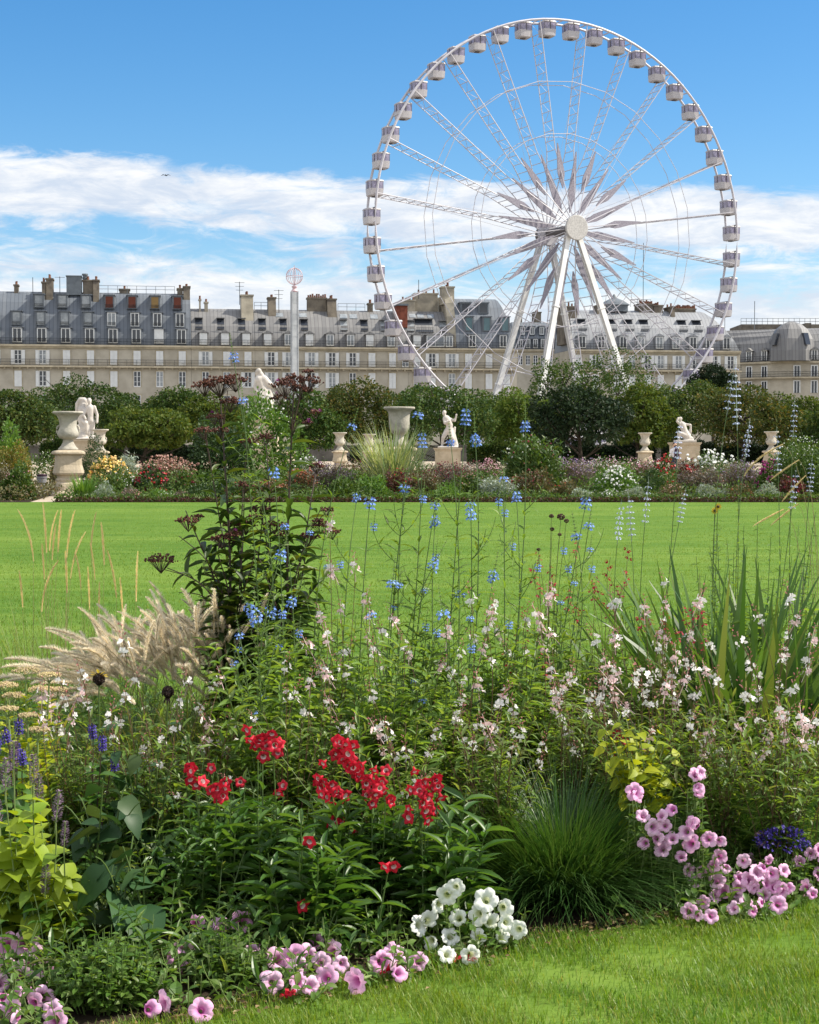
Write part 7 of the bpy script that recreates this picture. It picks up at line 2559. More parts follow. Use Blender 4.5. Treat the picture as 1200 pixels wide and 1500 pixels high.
p = Plant('gaura', 'gaura sending long bare pale whips across the dark leaves at the lower left', 'plant', gx(560, 5.0), 5.0, 'gaura plants', 777)
for (a, b, c) in (((560, 1330), (430, 1190), (335, 1140)), ((590, 1340), (420, 1250), (235, 1120)), ((540, 1330), (420, 1320), (190, 1275)), ((560, 1350), (400, 1210), (260, 1165)), ((600, 1300), (440, 1150), (372, 1052))):
    q0, q1, q2 = (p.loc(*t_, 5.2 + p.rg.uniform(-.1, .05)) for t_ in (a, b, c))
    q0[2] = 0
    leafy(bez(q0, q1, q2, 14), p.gs, p.gl, p.rg, 0.0013, 0.0007, spacing=0.06, L=0.03, W=0.005, tmpl=THIN, pairs=False, t0=0.2, elev=0.6)
    flower_at(GAUW[p.rg.integers(4)], p.t, tuple(q2), tuple(q2 - q1), 0.6, 0)
p.done('gaura', 'pale')

# ------------------------------------------------------------------ airy dark red sage


def dots_mesh(seed):
    rg = np.random.default_rng(seed)
    g = MB()
    g.tube([(0, 0, -0.03), (0, 0, 0.05)], 0.0008, 3, 1)
    for i in range(5):
        a = i * 2.3
        o_ = np.array([math.cos(a), math.sin(a), 0.1])
        p_ = np.array([0, 0, -0.02 + i * 0.014]) + o_ * 0.005
        s_ = np.array([-o_[1], o_[0], 0])
        for q in (-0.6, 0.6):
            add_leaves(g, p_[None], (o_ * 0.6 + s_ * q + np.array([0, 0, -0.3]))[None], 0.014, 0.010, PETAL, mat=0)
        add_leaves(g, p_[None], (o_ + np.array([0, 0, 0.4]))[None], 0.011, 0.006, OVAL, mat=0)
    return g.mesh('red_flower', [MP['wine'], MS['dark']])


DOT = [dots_mesh(i) for i in range(3)]
RS = [
    ('feathery dark red sage left, before the lawn', 815, 6.7, [(790, 822, 0), (783, 848, 0), (808, 845, 0), (790, 870, 0), (765, 900, 0), (812, 868, 0), (832, 882, 0), (775, 925, 0), (845, 905, 0)]),
    ('feathery dark red sage with arching stems in the middle', 875, 6.8, [(890, 838, 0), (868, 868, 0), (872, 858, 0), (905, 868, 0), (880, 880, 0), (850, 895, 0), (918, 850, 0), (920, 813, 0), (843, 808, 0), (893, 902, 0)]),
    ('feathery dark red sage with the deepest blooms below the sword leaves', 965, 6.4, [(950, 905, 0), (975, 912, 0), (1005, 905, 0), (1015, 902, 0), (1028, 905, 0), (940, 918, 0), (970, 925, 0), (1018, 955, 0), (1030, 950, 0), (990, 938, 0)]),
    ('feathery dark red sage low beside the white gaura left of the grass tuft', 770, 6.2, [(758, 930, 0), (770, 945, 0), (790, 960, 0), (800, 985, 0), (745, 975, 0), (742, 955, 0)]),
]
for i, (lab, px, D_, tips) in enumerate(RS):
    p = Plant('red_sage', lab, 'plant', gx(px, D_), D_, 'dark red sages', 800 + i)
    rg = p.rg
    for (tx, ty, _) in tips:
        tip = p.loc(tx, ty, D_ + rg.uniform(-0.15, 0.2))
        base = np.array([rg.normal(0, 0.06), rg.normal(0, 0.05), 0])
        path = bez(base, base * 0.5 + tip * 0.5 + np.array([rg.normal(0, 0.05), 0, 0.08]), tip, 11)
        leafy(path, p.gs, p.gl, rg, 0.002, 0.0008, spacing=0.024, L=0.028, W=0.009, tmpl=OVAL, pairs=True, t0=0.1, t1=0.72, elev=0.5)
        flower_at(DOT[rg.integers(3)], p.t, tuple(tip), (rg.normal(0, .3), rg.normal(0, .3), 1), rg.uniform(0.85, 1.3), rg.uniform(0, 6))
    for _ in range(130):
        a = rg.uniform(0, 6.28)
        rr = rg.uniform(0.03, 0.32)
        e = np.array([math.cos(a) * rr, math.sin(a) * rr * 0.7, rg.uniform(0.35, 0.72) * (1 - rr * 0.7)])
        path = bez((rg.normal(0, .05), rg.normal(0, .04), 0), e * np.array([.5, .5, .6]), e, 8)
        leafy(path, p.gs, p.gl, rg, 0.0016, 0.0006, spacing=0.016, L=0.036, W=0.010, tmpl=THIN, pairs=True, t0=0.15, t1=1.0, elev=0.5)
    p.done('feather', 'red')

# ------------------------------------------------------------------ sword leaves (iris / montbretia)
SW = [
    ('big clump of broad upright sword leaves right of the middle', 1055, 6.6, 80, 1.02, 0.056, (1.0, 1.52), (0.05, 0.7), 0.22, 'sword'),
    ('big clump of broad sword leaves cut by the right edge', 1160, 6.5, 96, 1.0, 0.058, (0.95, 1.52), (0.1, 1.0), 0.26, 'sword'),
    ('clump of narrow pale leaves arching left over the dark red sage', 985, 6.75, 44, 1.0, 0.016, (0.85, 1.4), (0.6, 1.8), 0.10, 'pale'),
    ('sword leaf clump between the arching pale leaves and the broad ones', 1010, 6.8, 36, 0.88, 0.040, (1.05, 1.5), (0.2, 1.1), 0.12, 'sword'),
    ('short yellowing sword leaves below the broad ones at the right', 1100, 6.2, 34, 0.56, 0.036, (0.9, 1.5), (0.05, 0.5), 0.20, 'swordy'),
    ('short yellowing sword leaves near the right edge', 1180, 6.1, 24, 0.54, 0.036, (0.8, 1.5), (0.05, 0.6), 0.16, 'swordy'),
    ('small clump of lit yellow green sword leaves behind the middle of the bed', 560, 7.2, 26, 0.50, 0.022, (1.15, 1.54), (0.0, 0.25), 0.16, 'swordy'),
    ('small row of lit yellow green leaves behind the gaura left of the dark red sage', 640, 7.3, 16, 0.46, 0.020, (1.15, 1.54), (0.0, 0.3), 0.16, 'swordy'),
    ('single yellowing broad leaf at the left edge under the reed grass', 14, 6.2, 4, 0.60, 0.045, (0.9, 1.4), (0.05, 0.4), 0.03, 'swordy'),
]
for i, (lab, px, D_, n_, L_, W_, el_, dr_, rad, lf) in enumerate(SW):
    p = Plant('sword_leaf_plant', lab, 'plant', gx(px, D_), D_, 'sword leaved clumps', 900 + i)
    rg = p.rg
    a = rg.uniform(0, 6.28, n_)
    if i == 2:
        a = rg.normal(math.pi * 1.05, 0.7, n_)
    rr = np.sqrt(rg.uniform(0, 1, n_)) * rad
    add_blades(p.gl, np.stack([rr * np.cos(a), rr * np.sin(a) * 0.7, np.zeros(n_)], -1), a + rg.normal(0, .5, n_), rg.uniform(*el_, n_), L_ * rg.uniform(0.78, 1.15, n_), W_ * rg.uniform(0.7, 1.2, n_), rg.uniform(*dr_, n_), seg=10, twist=-(a + math.pi / 2) + rg.normal(0, 0.7, n_))
    p.done(lf, 'green', 'blades')

# ------------------------------------------------------------------ lime heart-leaved plants
LM = [
    ('lime yellow leaved plant glowing between the two grass tufts', 945, 5.6, 'limey', [(890, 1120), (905, 1080), (965, 1085), (995, 1105), (870, 1080), (935, 1055), (1000, 1140), (950, 1150), (880, 1062), (905, 1050), (930, 1065), (950, 1075), (975, 1090), (960, 1115), (925, 1110), (900, 1090), (985, 1130), (940, 1140), (915, 1045), (970, 1060)], 0.068, 0.056),
]
for i, (lab, px, D_, lf, tips, L_, W_) in enumerate(LM):
    p = Plant('lime_leaf_plant', lab, 'plant', gx(px, D_), D_, None, 930 + i)
    for (tx, ty) in tips:
        tip = p.loc(tx, ty, D_ + p.rg.uniform(-0.2, 0.15))
        path = bez((p.rg.normal(0, .03), p.rg.normal(0, .03), 0), (tip[0] * 0.3, tip[1] * 0.3, tip[2] * 0.8), tip, 10)
        leafy(path, p.gs, p.gl, p.rg, 0.003, 0.0015, spacing=0.026, L=L_, W=W_, tmpl=HEART, pairs=False, t0=0.25, t1=1.0, elev=0.25)
    p.done(lf, 'pale')

# lime hyssop at the lower left, with mauve spikes


def hyssop_mesh(seed):
    rg = np.random.default_rng(seed)
    n_ = 170
    L_ = 0.085
    t = rg.uniform(0, 1, n_)
    a = rg.uniform(0, 6.28, n_)
    r_ = 0.0085 * np.sin(np.pi * np.clip(t * 0.9 + 0.1, 0, 1)) ** 0.5
    P = np.stack([r_ * np.cos(a), r_ * np.sin(a), t * L_], -1)
    g = MB()
    d = nrm(np.stack([np.cos(a), np.sin(a), np.full(n_, 0.9)], -1))
    add_leaves(g, P, d, 0.009, 0.004, OVAL)
    g.tube([(0, 0, -0.03), (0, 0, L_)], [0.0015, 0.003], 5, 1)
    return g.mesh('hyssop_spike', [MP['mauve'], MS['pale']])


HYS = [hyssop_mesh(i) for i in range(3)]
HY = [
    ('lime leaved hyssop with mauve spikes at the lower left edge', 25, 4.75, [(20, 1130, 1), (8, 1160, 1), (48, 1150, 0), (-15, 1190, 1), (0, 1210, 1), (5, 1280, 1), (45, 1230, 0), (62, 1250, 0), (30, 1200, 0), (-20, 1260, 0)]),
    ('second lime leaved hyssop with short mauve spikes right of the edge one', 75, 4.7, [(58, 1175, 1), (82, 1205, 1), (94, 1240, 1), (50, 1148, 1), (66, 1310, 1), (100, 1290, 0), (85, 1270, 0), (40, 1290, 0), (110, 1330, 0), (70, 1340, 0)]),
]
for i, (lab, px, D_, tips) in enumerate(HY):
    p = Plant('hyssop', lab, 'plant', gx(px, D_), D_, 'lime leaved hyssops', 940 + i)
    for (tx, ty, fl_) in tips:
        tip = p.loc(tx, ty, D_ + p.rg.uniform(-0.15, 0.15))
        path = bez((tip[0] * 0.5 + p.rg.normal(0, .02), p.rg.normal(0, .04), 0), (tip[0] * 0.8, tip[1] * 0.6, tip[2] * 0.6), tip, 10)
        leafy(path, p.gs, p.gl, p.rg, 0.003, 0.0018, spacing=0.04, L=0.095, W=0.070, tmpl=HEART, pairs=True, t0=0.1, t1=0.86 if fl_ else 1.0, elev=0.15, lprof=(1.1, 1.0, 0.4))
        if fl_:
            flower_at(HYS[p.rg.integers(3)], p.t, tuple(tip), (p.rg.normal(0, .1), 0, 1), p.rg.uniform(0.8, 1.15), 0, 'flower_spike')
    p.done('lime', 'pale')

# ------------------------------------------------------------------ deep violet sage
VSP = [spike_mesh(80 + i, 0.10, 'deepblue', 'darkcal', 5, 0.0125) for i in range(2)]
for i, (lab, px, D_, tips) in enumerate([
        ('deep violet sage with black calyces at the left edge', 15, 5.0, [(10, 1062), (28, 1050), (22, 1085), (-6, 1078), (34, 1095)]),
        ('deep violet sage half hidden behind the white gaura at the left', 135, 5.3, [(136, 1058), (168, 1105), (150, 1075)])]):
    p = Plant('violet_sage', lab, 'plant', gx(px, D_), D_, 'deep violet sages', 960 + i)
    for (tx, ty) in tips:
        tip = p.loc(tx, ty, D_ + p.rg.uniform(-0.1, 0.1))
        path = bez((p.rg.normal(0, .03), p.rg.normal(0, .03), 0), (tip[0] * 0.4, 0, tip[2] * 0.7), tip, 10)
        leafy(path, p.gs, p.gl, p.rg, 0.003, 0.0015, spacing=0.05, L=0.08, W=0.045, tmpl=HEART, pairs=True, t0=0.15, t1=0.85, elev=0.2)
        flower_at(VSP[p.rg.integers(2)], p.t, tuple(tip - np.array([0, 0, .05])), (p.rg.normal(0, .15), -0.1, 1), 0.72, 0, 'flower_spike')
    p.done('deep', 'dark')

# ------------------------------------------------------------------ dark broad-leaved plants at the left
DB = [
    ('dark broad leaved plant behind the lime hyssop', 150, 4.95, [(115, 1165), (150, 1140), (185, 1150), (205, 1175), (120, 1210), (160, 1195), (95, 1180)], 0.13, 0.10),
    ('dark plant with the biggest drooping heart leaves low at the left', 185, 4.72, [(140, 1255), (180, 1240), (130, 1290), (165, 1300), (220, 1255), (235, 1310), (205, 1290), (195, 1225)], 0.175, 0.135),
    ('dark broad leaved plant under the white gaura at the left', 210, 5.3, [(160, 1085), (200, 1090), (235, 1095), (255, 1120), (180, 1110), (220, 1140), (130, 1105)], 0.11, 0.08),
]
for i, (lab, px, D_, tips, L_, W_) in enumerate(DB):
    p = Plant('dark_leaf_plant', lab, 'plant', gx(px, D_), D_, 'dark broad leaved plants', 970 + i)
    for (tx, ty) in tips:
        tip = p.loc(tx, ty, D_ + p.rg.uniform(-0.15, 0.1))
        path = bez((p.rg.normal(0, .04), p.rg.normal(0, .04), 0), (tip[0] * 0.4, tip[1] * 0.4, tip[2] * 0.9), tip, 9)
        leafy(path, p.gs, p.gl, p.rg, 0.0035, 0.002, spacing=0.055, L=L_, W=W_, tmpl=HEART, pairs=False, t0=0.3, t1=1.0, elev=-0.35)
    p.done('dark', 'green')

# ------------------------------------------------------------------ red beardtongue
BT = [
    ('red beardtongue with two small clusters at the left', 335, 5.05, [(285, 1135, 5), (320, 1145, 6), (318, 1165, 4), (360, 1138, 2)], 14),
    ('red beardtongue carrying the high cluster above the left ones', 390, 5.1, [(385, 1085, 5), (400, 1105, 4), (378, 1082, 3), (404, 1150, 2)], 14),
    ('red beardtongue with the largest crowd of blooms in the middle', 490, 5.0, [(505, 1098, 8), (515, 1112, 6), (475, 1148, 7), (488, 1165, 6), (492, 1188, 4), (515, 1130, 4)], 18),
    ('red beardtongue with a full cluster right of the middle crowd', 550, 5.02, [(545, 1145, 6), (553, 1160, 6), (565, 1172, 4), (548, 1130, 3), (542, 1198, 1)], 14),
    ('red beardtongue at the right with the cluster next to the grass tuft', 625, 5.0, [(622, 1150, 7), (632, 1165, 5), (618, 1188, 5), (612, 1160, 4), (640, 1150, 2), (618, 1262, 1)], 18),
    ('low beardtongue foliage with faded red buds in front of the middle crowd', 450, 4.8, [(438, 1235, 1), (572, 1270, 2), (438, 1325, 1)], 20),
    ('beardtongue of bright red bells between the lime leaves and the gaura', 890, 5.9, [(898, 1080, 4), (892, 1100, 3), (900, 1105, 2)], 8),
]
for i, (lab, px, D_, cl, ns) in enumerate(BT):
    p = Plant('beardtongue', lab, 'plant', gx(px, D_), D_, 'red beardtongues', 1000 + i)
    rg = p.rg
    for (tx, ty, nf) in cl:
        c = p.loc(tx, ty, D_ + rg.uniform(-0.08, 0.08))
        base = np.array([c[0] * 0.7 + rg.normal(0, .02), rg.normal(0, .04), 0])
        path = bez(base, (base + c) / 2 + np.array([0, 0, 0.04]), c + np.array([0, 0, 0.015]), 10)
        leafy(path, p.gs, p.gl, rg, 0.0032, 0.0016, spacing=0.05, L=0.095, W=0.021, tmpl=LANCE, pairs=True, t0=0.1, t1=0.82, elev=0.5, lprof=(1.0, 1.0, 0.6))
        for k in range(nf):
            o_ = np.array([rg.normal(0, 0.020), rg.uniform(-0.035, 0.0), rg.normal(0, 0.022)])
            d = np.array([o_[0] * 18 + rg.normal(0, .5), -1.0, rg.normal(-0.25, 0.45)])
            flower_at(BRD[rg.integers(3)], p.t, tuple(c + o_), tuple(d), rg.uniform(0.8, 1.15), rg.uniform(0, 6))
    for _ in range(ns):
        a = rg.uniform(0, 6.28); rr = rg.uniform(0.02, 0.2)
        e = np.array([math.cos(a) * rr, math.sin(a) * rr, rg.uniform(0.2, 0.44)])
        path = bez((e[0] * .6, e[1] * .6, 0), e * np.array([.8, .8, .6]), e, 8)
        leafy(path, p.gs, p.gl, rg, 0.003, 0.0015, spacing=0.036, L=0.105, W=0.024, tmpl=LANCE, pairs=True, t0=0.1, t1=1.0, elev=0.65, lprof=(0.9, 1.1, 0.75))
    p.done('deep' if i != 6 else 'mid', 'green')

# ------------------------------------------------------------------ fine grass tufts
for i, (lab, px, D_, n_, L_, sx_) in enumerate([
        ('big fine bladed green grass tuft spilling onto the front lawn', 828, 5.44, 7500, 0.455, 1.25),
        ('smaller fine bladed grass tuft behind the pink petunias', 1085, 5.85, 3000, 0.44, 1.0),
        ('low fine bladed grass tuft at the right edge', 1195, 5.75, 1500, 0.38, 0.9)]):
    p = Plant('grass_tuft', lab, 'grass', gx(px, D_), D_, 'fine bladed grass tufts', 1040 + i)
    rg = p.rg
    a = rg.uniform(0, 6.28, n_)
    rr = np.sqrt(rg.uniform(0, 1, n_)) * 0.15 * sx_
    e = np.clip(1.5 - rr / (0.15 * sx_) * 0.85 - np.abs(rg.normal(0, 0.2, n_)), 0.25, 1.55)
    add_blades(p.gl, np.stack([rr * np.cos(a), rr * np.sin(a), np.zeros(n_)], -1), a + rg.normal(0, .45, n_), e, L_ * rg.uniform(0.5, 1.12, n_), 0.0050, rg.uniform(0.15, 1.15, n_), seg=7)
    p.done('tuft', 'green', 'blades')

# ------------------------------------------------------------------ petunias
PE = [
    ('white petunias spilling out beside the big grass tuft', 685, 4.86, PETW, [(645, 1325), (630, 1378), (660, 1372), (700, 1340), (735, 1330), (712, 1318), (742, 1352), (700, 1375), (735, 1372), (655, 1312), (672, 1345), (628, 1350), (690, 1400), (760, 1362), (655, 1398), (720, 1352), (668, 1300), (615, 1355)], 0.024),
    ('lilac pink petunias drifting along the right side of the big grass tuft', 985, 5.22, PETP, [(935, 1165), (942, 1195), (968, 1195), (985, 1185), (975, 1210), (958, 1212), (985, 1228), (1010, 1205), (1020, 1210), (970, 1243), (998, 1255), (1012, 1235), (1038, 1228), (1025, 1160), (1020, 1135), (1028, 1132), (945, 1235), (1055, 1232), (960, 1228), (930, 1160), (1005, 1218), (1022, 1152)], 0.02),
    ('lilac pink petunias in the right front, hanging over the lawn', 1075, 5.25, PETP, [(1030, 1275), (1045, 1268), (1050, 1290), (1055, 1255), (1098, 1290), (1110, 1278), (1125, 1295), (1135, 1300), (1078, 1310), (1095, 1318), (1118, 1322), (1060, 1305), (1145, 1305), (1010, 1335), (1042, 1342), (1132, 1280), (1105, 1300), (1120, 1270), (1085, 1285), (1140, 1325), (1150, 1275), (1075, 1330), (1020, 1340), (1065, 1270), (1090, 1262), (1120, 1312), (1155, 1300), (1048, 1312), (1030, 1322), (1105, 1335), (1082, 1300), (1128, 1262), (1010, 1275), (1022, 1290)], 0.02),
    ('pair of lilac pink petunia blooms above the purple verbena', 1125, 5.55, PETP, [(1118, 1228), (1140, 1232), (1145, 1240), (1155, 1268), (1100, 1260)], 0.02),
    ('lilac pink petunias cut by the right edge', 1195, 5.45, PETP, [(1165, 1290), (1180, 1300), (1172, 1262), (1192, 1310), (1188, 1250), (1202, 1245), (1200, 1280), (1210, 1262)], 0.02),
    ('pink petunias crowding the lower left corner', 35, 4.25, PETP, [(15, 1400), (40, 1415), (55, 1405), (28, 1432), (10, 1385), (38, 1382), (50, 1440), (12, 1418), (15, 1478), (30, 1490), (75, 1480), (5, 1462), (48, 1470), (80, 1495), (20, 1455), (65, 1420), (0, 1440), (60, 1462)], 0.02),
    ('pink petunias in a loose group left of the middle front', 280, 4.42, PETP, [(262, 1408), (268, 1395), (238, 1470), (218, 1478), (295, 1480), (285, 1355), (252, 1405), (370, 1395), (385, 1390), (326, 1360), (355, 1350)], 0.02),
    ('pink petunias at the lawn edge below the red beardtongue', 440, 4.52, PETP, [(395, 1425), (432, 1405), (440, 1418), (462, 1380), (470, 1410), (478, 1432), (502, 1412), (438, 1440), (455, 1445), (408, 1405), (425, 1430), (485, 1395), (450, 1400), (400, 1440), (375, 1402)], 0.02),
    ('few pink petunias right of the middle front next to the white ones', 580, 4.68, PETP, [(578, 1395), (588, 1415), (575, 1405), (560, 1410), (612, 1408), (585, 1425), (520, 1438)], 0.02),
]
for i, (lab, px, D_, ms, fl_, _) in enumerate(PE):
    p = Plant('petunia', lab, 'petunia', gx(px, D_), D_, 'petunias along the bed edge', 1060 + i)
    rg = p.rg
    xs_ = [f[0] for f in fl_]
    fz = []
    for (tx, ty) in fl_:
        # stand each flower above the soil between its own row and the plant
        gy = gd(min(ty + 26, 1560))
        dd = min(max(gy, D_ - 0.30), D_ + (-0.03 if tx > 900 else -0.10 if ms is PETW else 0.35))
        c = p.loc(tx, ty, dd)
        if c[2] < 0.03:
            dd = gd(ty + 10)
            c = p.loc(tx, ty, dd)
        d = np.array([rg.normal(0, 0.5), -0.95, rg.uniform(-0.05, 0.9)])
        flower_at(ms[rg.integers(len(ms))], p.t, tuple(c), tuple(d), rg.uniform(0.85, 1.22) * (0.98 if ms is PETW else 0.84 if tx > 900 else 1.1), rg.uniform(0, 6))
        fz.append(c)
        base = np.array([c[0] * 0.75 + rg.normal(0, .03), c[1] * 0.6 + 0.06, 0])
        path = bez(base, base * 0.4 + c * 0.6 + np.array([0, 0.03, 0.02]), c - d / np.linalg.norm(d) * 0.03, 8)
        leafy(path, p.gs, p.gl, rg, 0.002, 0.0014, spacing=0.02, L=0.034, W=0.018, tmpl=OVAL, pairs=False, t0=0.05, t1=0.9, elev=0.4)
    for c in fz * 2:
        e = c + np.array([rg.normal(0, .03), rg.uniform(0.0, 0.06), -rg.uniform(0.0, 0.05)])
        e[2] = max(e[2], 0.04)
        path = bez((e[0] * 0.9 + rg.normal(0, .03), e[1] + 0.03, 0), (e[0], e[1] + 0.02, e[2] * 0.6), e, 7)
        leafy(path, p.gs, p.gl, rg, 0.002, 0.0012, spacing=0.015, L=0.036, W=0.02, tmpl=OVAL, pairs=False, t0=0.25, elev=0.5)
    for _ in range(26):
        tx = rg.choice(xs_) + rg.normal(0, 14)
        yb = D_ + rg.uniform(-0.22, 0.3)
        e = np.array([gx(tx, yb) - p.o[0], yb - D_, rg.uniform(0.05, 0.15)])
        path = bez((e[0] + rg.normal(0, .04), e[1] + 0.04, 0), e * np.array([1, 1, .7]), e, 7)
        leafy(path, p.gs, p.gl, rg, 0.002, 0.0012, spacing=0.016, L=0.036, W=0.02, tmpl=OVAL, pairs=False, t0=0.05, elev=0.5)
    p.done('mid', 'pale')

# purple verbena between them
p = Plant('verbena', 'purple verbena cushion among the pink petunias at the right', 'plant', gx(1152, 5.4), 5.4, None, 1100)
g = MB()
n_ = 260
d = rng_dirs(p.rg, n_, 0.0, 1)
P = d * np.array([0.085, 0.06, 0.06]) * p.rg.uniform(0.8, 1.1, n_)[:, None] + np.array([0, 0, 0.16])
add_leaves(g, P, nrm(d + rng_dirs(p.rg, n_) * 0.8), 0.012, 0.009, PETAL, roll=p.rg.uniform(-1, 1, n_))
g.obj('blossom', MP['deepblue'], p.t)
for _ in range(40):
    a = p.rg.uniform(0, 6.28); rr = p.rg.uniform(0.02, 0.1)
    e = np.array([math.cos(a) * rr, math.sin(a) * rr, p.rg.uniform(0.1, 0.15)])
    leafy(bez((e[0] * .5, e[1] * .5, 0), e * np.array([.8, .8, .6]), e, 6), p.gs, p.gl, p.rg, 0.0015, 0.001, spacing=0.02, L=0.035, W=0.014, tmpl=LANCE)
p.done('mid', 'green')

# leafy basil-like mound in the front
for i, (lab, px, D_, n_, w_, h_) in enumerate([('small leaved bright green mound in the front left', 150, 4.33, 150, 0.15, 0.2), ('low small leaved green plant between the pink petunia groups', 325, 4.5, 70, 0.13, 0.14)]):
    p = Plant('leafy_mound', lab, 'plant', gx(px, D_), D_, None, 1110 + i)
    for _ in range(n_):
        a = p.rg.uniform(0, 6.28); rr = math.sqrt(p.rg.uniform(0, 1)) * w_
        e = np.array([math.cos(a) * rr, math.sin(a) * rr, h_ * (1 - 0.5 * (rr / w_) ** 2) * p.rg.uniform(0.75, 1.08)])
        leafy(bez((e[0] * .7, e[1] * .7, 0), e * np.array([.9, .9, .6]), e, 6), p.gs, p.gl, p.rg, 0.002, 0.0012, spacing=0.016, L=0.034, W=0.016, tmpl=OVAL, pairs=True, t0=0.2, elev=0.5)
    p.done('mid', 'green')

# ------------------------------------------------------------------ small singles
p = Plant('scabious', 'faded scabious with dark brown round seed heads against the lawn', 'plant', gx(800, 6.6), 6.6, None, 1120)
for (tx, ty, s_) in ((822, 757, .014), (808, 756, .009), (830, 763, .009), (809, 775, .008), (820, 783, .007), (789, 805, .007)):
    c = p.loc(tx, ty, 6.6 + p.rg.uniform(-.05, .05))
    path = bez((0, 0, 0), (c[0] * 0.3, 0, c[2] * 0.6), c, 10)
    leafy(path, p.gs, p.gl, p.rg, 0.002, 0.0008, spacing=0.08, L=0.05, W=0.008, tmpl=THIN, t0=0.1, t1=0.6)
    g = MB()
    d = rng_dirs(p.rg, 60)
    P = c + d * s_ * np.array([1, 1, .75])
    A = nrm(p.rg.normal(size=(60, 3))); B = nrm(np.cross(A, d)); C_ = np.cross(A, B)
    g.inst(OCTA[0], OCTA[1], P, A * s_ * .6, B * s_ * .6, C_ * s_ * .6, 0)
    g.obj('seed_head', MP['seed'], p.t)
p.done('feather', 'dark')

p = Plant('yellow_daisy', 'yellow daisy on a wiry stem above the sword leaves', 'plant', gx(1045, 7.1), 7.1, None, 1121)
for (tx, ty) in ((1047, 748), (1052, 742)):
    c = p.loc(tx, ty, 7.1)
    path = bez((0, 0, 0), (c[0] * 0.3, 0, c[2] * 0.6), c, 12)
    leafy(path, p.gs, p.gl, p.rg, 0.0025, 0.0012, spacing=0.035, L=0.06, W=0.012, tmpl=THIN, t0=0.3, t1=0.98, elev=0.4)
    g = MB()
    a = np.arange(11) * 2 * math.pi / 11
    add_leaves(g, np.tile(c, (11, 1)), np.stack([np.cos(a), -0.25 * np.ones(11), np.sin(a)], -1), 0.016, 0.006, PETAL, up=(0, -1, 0))
    g.ball(c + np.array([0, -0.004, 0]), 0.006, 0.005, 0.006, 8, 6, 1)
    g.obj('flower', [MP['yellow'], MP['seed']], p.t)
p.done('mid', 'green')

for i, (lab, px, D_, tips) in enumerate([('bushy green daisy plant without blooms behind the sword leaves', 1110, 7.3, [(1050, 765), (1065, 790), (1090, 770), (1110, 755), (1130, 780), (1075, 810), (1145, 800), (1170, 770), (1190, 790), (1040, 800), (1020, 815), (1160, 815), (1195, 750), (1185, 815)])]):
    p = Plant('green_daisy_plant', lab, 'plant', gx(px, D_), D_, None, 1130 + i)
    for (tx, ty) in tips:
        tip = p.loc(tx, ty, D_ + p.rg.uniform(-0.15, 0.15))
        path = bez((tip[0] * 0.6, p.rg.normal(0, .05), 0), (tip[0] * 0.8, 0, tip[2] * 0.6), tip, 11)
        leafy(path, p.gs, p.gl, p.rg, 0.003, 0.001, spacing=0.03, L=0.06, W=0.013, tmpl=THIN, pairs=True, t0=0.2, t1=1.0, elev=0.35)
    p.done('mid', 'green')

# straw coloured grass heads leaning at the right
p = Plant('oat_grass', 'thin straw coloured grass heads arching at the right edge before the far bed', 'grass', gx(1185, 7.2), 7.2, None, 1140)
for (bx_, tx, ty) in ((1205, 1108, 668), (1210, 1145, 690), (1205, 1165, 712), (1190, 1120, 760), (1200, 1150, 752)):
    tip = p.loc(tx, ty, 7.2)
    base = np.array([gx(bx_, 7.2) - p.o[0], 0, 0])
    path = bez(base, (base[0] * 0.9, 0, tip[2] * 1.25), tip, 14)
    T = path[-4] - path[-5]; T /= np.linalg.norm(T)
    p.gs.tube(path[:-3], [0.0015, 0.0009], 3)
    q = Vector(path[-1] - path[-4]).to_track_quat('Y', 'Z')
    link('seed_spike', RDM[p.rg.integers(3)], p.t, tuple(path[-4]), q.to_euler(), 0.9)
p.done('fine', 'straw')

# fallen red blossoms on the grass edge
for (tx, ty, lab) in ((683, 1420, 'fallen red blossom lying on the grass below the white petunias'), (565, 1442, 'two fallen red blossoms lying at the edge left of the white petunias'), (420, 1474, 'fallen wilted red blossom lying on the grass at the lower left')):
    D_ = gd(ty)
    g = MB()
    rg = np.random.default_rng(tx)
    for k in range(2):
        m = 9
        c = np.array([rg.normal(0, .014), rg.normal(0, .014), 0.016])
        add_leaves(g, np.tile(c, (m, 1)), rng_dirs(rg, m, -0.2, 0.8), 0.02, 0.014, PETAL, roll=rg.uniform(-1, 1, m))
    o = g.obj('fallen_blossom', MP['pred'])
    o.location = (gx(tx, D_), D_, 0.02)
    tag(o, lab, 'blossom', 'fallen red blossoms')

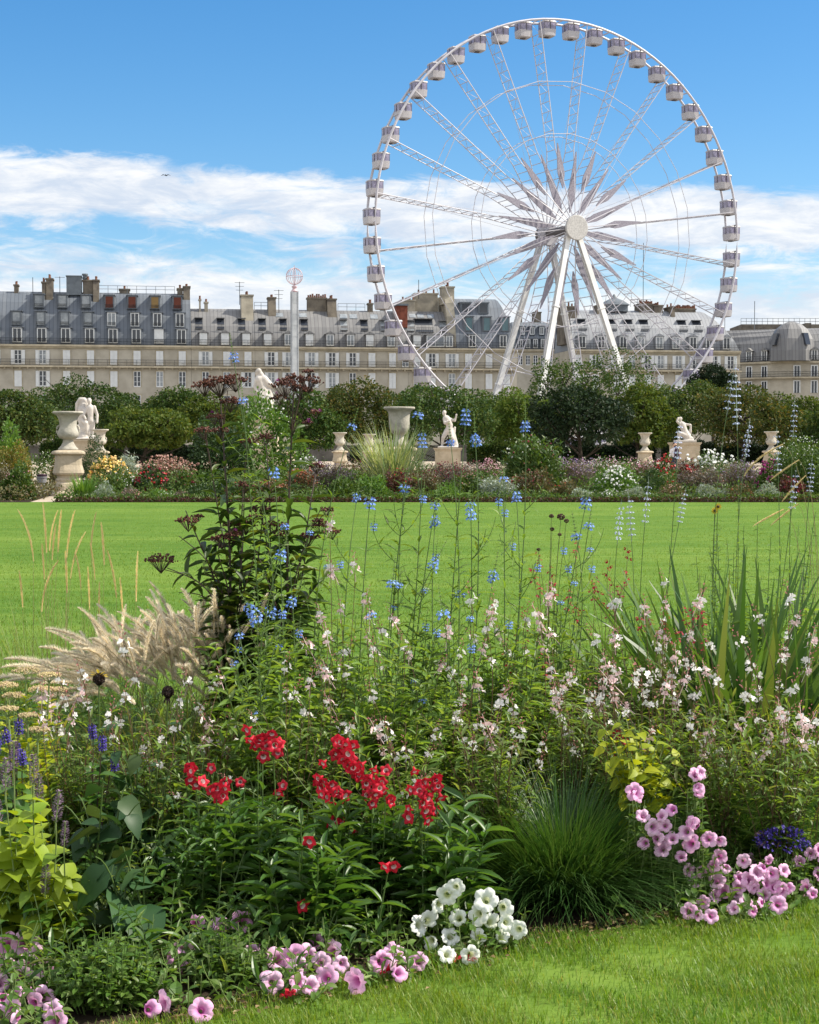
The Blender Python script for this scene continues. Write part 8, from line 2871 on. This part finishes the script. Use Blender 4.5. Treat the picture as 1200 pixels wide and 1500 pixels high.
# ------------------------------------------------------------------ undergrowth: the mass of leaves between the plants
rg = np.random.default_rng(4242)
gs, gl = MB(), MB()
cnt = 0
for _ in range(2400):
    y = rg.uniform(4.3, 8.0)
    x = rg.uniform(-0.33, 0.36) * y
    ey = bed_edge_y(x)
    if y < ey + 0.02:
        continue
    dd = y - ey
    h = min(0.07 + 0.36 * dd, 0.50) * rg.uniform(0.5, 1.0)
    if x > 0.2 and y < 6.0:
        h *= 0.6
    # keep clear around the grass tuft crown and the petunia fronts
    if abs(x - gx(835, 5.32)) < 0.22 and y < 5.5:
        continue
    if x < -0.85 * y / 5 and y < 5.2:
        h = min(h, 0.25)
    a = rg.uniform(0, 6.28)
    e = np.array([x + math.cos(a) * 0.08, y + math.sin(a) * 0.08, h])
    path = bez((x, y, 0), (x, y, h * 0.6), e, 6)
    kind = rg.uniform()
    if kind < 0.55:
        leafy(path, gs, gl, rg, 0.002, 0.001, spacing=0.022, L=0.07, W=0.014, tmpl=THIN, pairs=False, t0=0.05, elev=0.5, lmat=0, sides=3)
    elif kind < 0.85:
        leafy(path, gs, gl, rg, 0.002, 0.001, spacing=0.03, L=0.075, W=0.02, tmpl=LANCE, pairs=True, t0=0.05, elev=0.4, lmat=1, sides=3)
    else:
        leafy(path, gs, gl, rg, 0.002, 0.001, spacing=0.035, L=0.06, W=0.035, tmpl=HEART, pairs=True, t0=0.1, elev=0.1, lmat=1, sides=3)
gl.merge(gs, None, 2)
tag(gl.obj('undergrowth', [NL['gaura'], NL['deep'], MS['green']]), 'tangle of leafy shoots filling the near flower bed between the plants', 'undergrowth', kind='stuff')

# dry leaves and crumbs of soil along the cut edge
rg = np.random.default_rng(99)
n = 900
x = rg.uniform(-0.8, 1.6, n)
y = bed_edge_y(x) + rg.normal(0.0, 0.07, n)
g = MB()
L = rg.uniform(0.008, 0.026, n)
add_leaves(g, np.stack([x, y, np.full(n, 0.02) + rg.uniform(0, 0.012, n)], -1), nrm(rng_dirs(rg, n, -0.15, 0.4)), L, L * 0.5, DIAMOND, roll=rg.uniform(-1, 1, n))
tag(g.obj('leaf_litter', leafmat('dry_leaf', (0.09, 0.055, 0.025), (0.22, 0.15, 0.07), trans=0.1, c3=(0.30, 0.22, 0.10))), 'dry leaf crumbs scattered along the edge of the flower bed', 'leaf litter', kind='stuff')
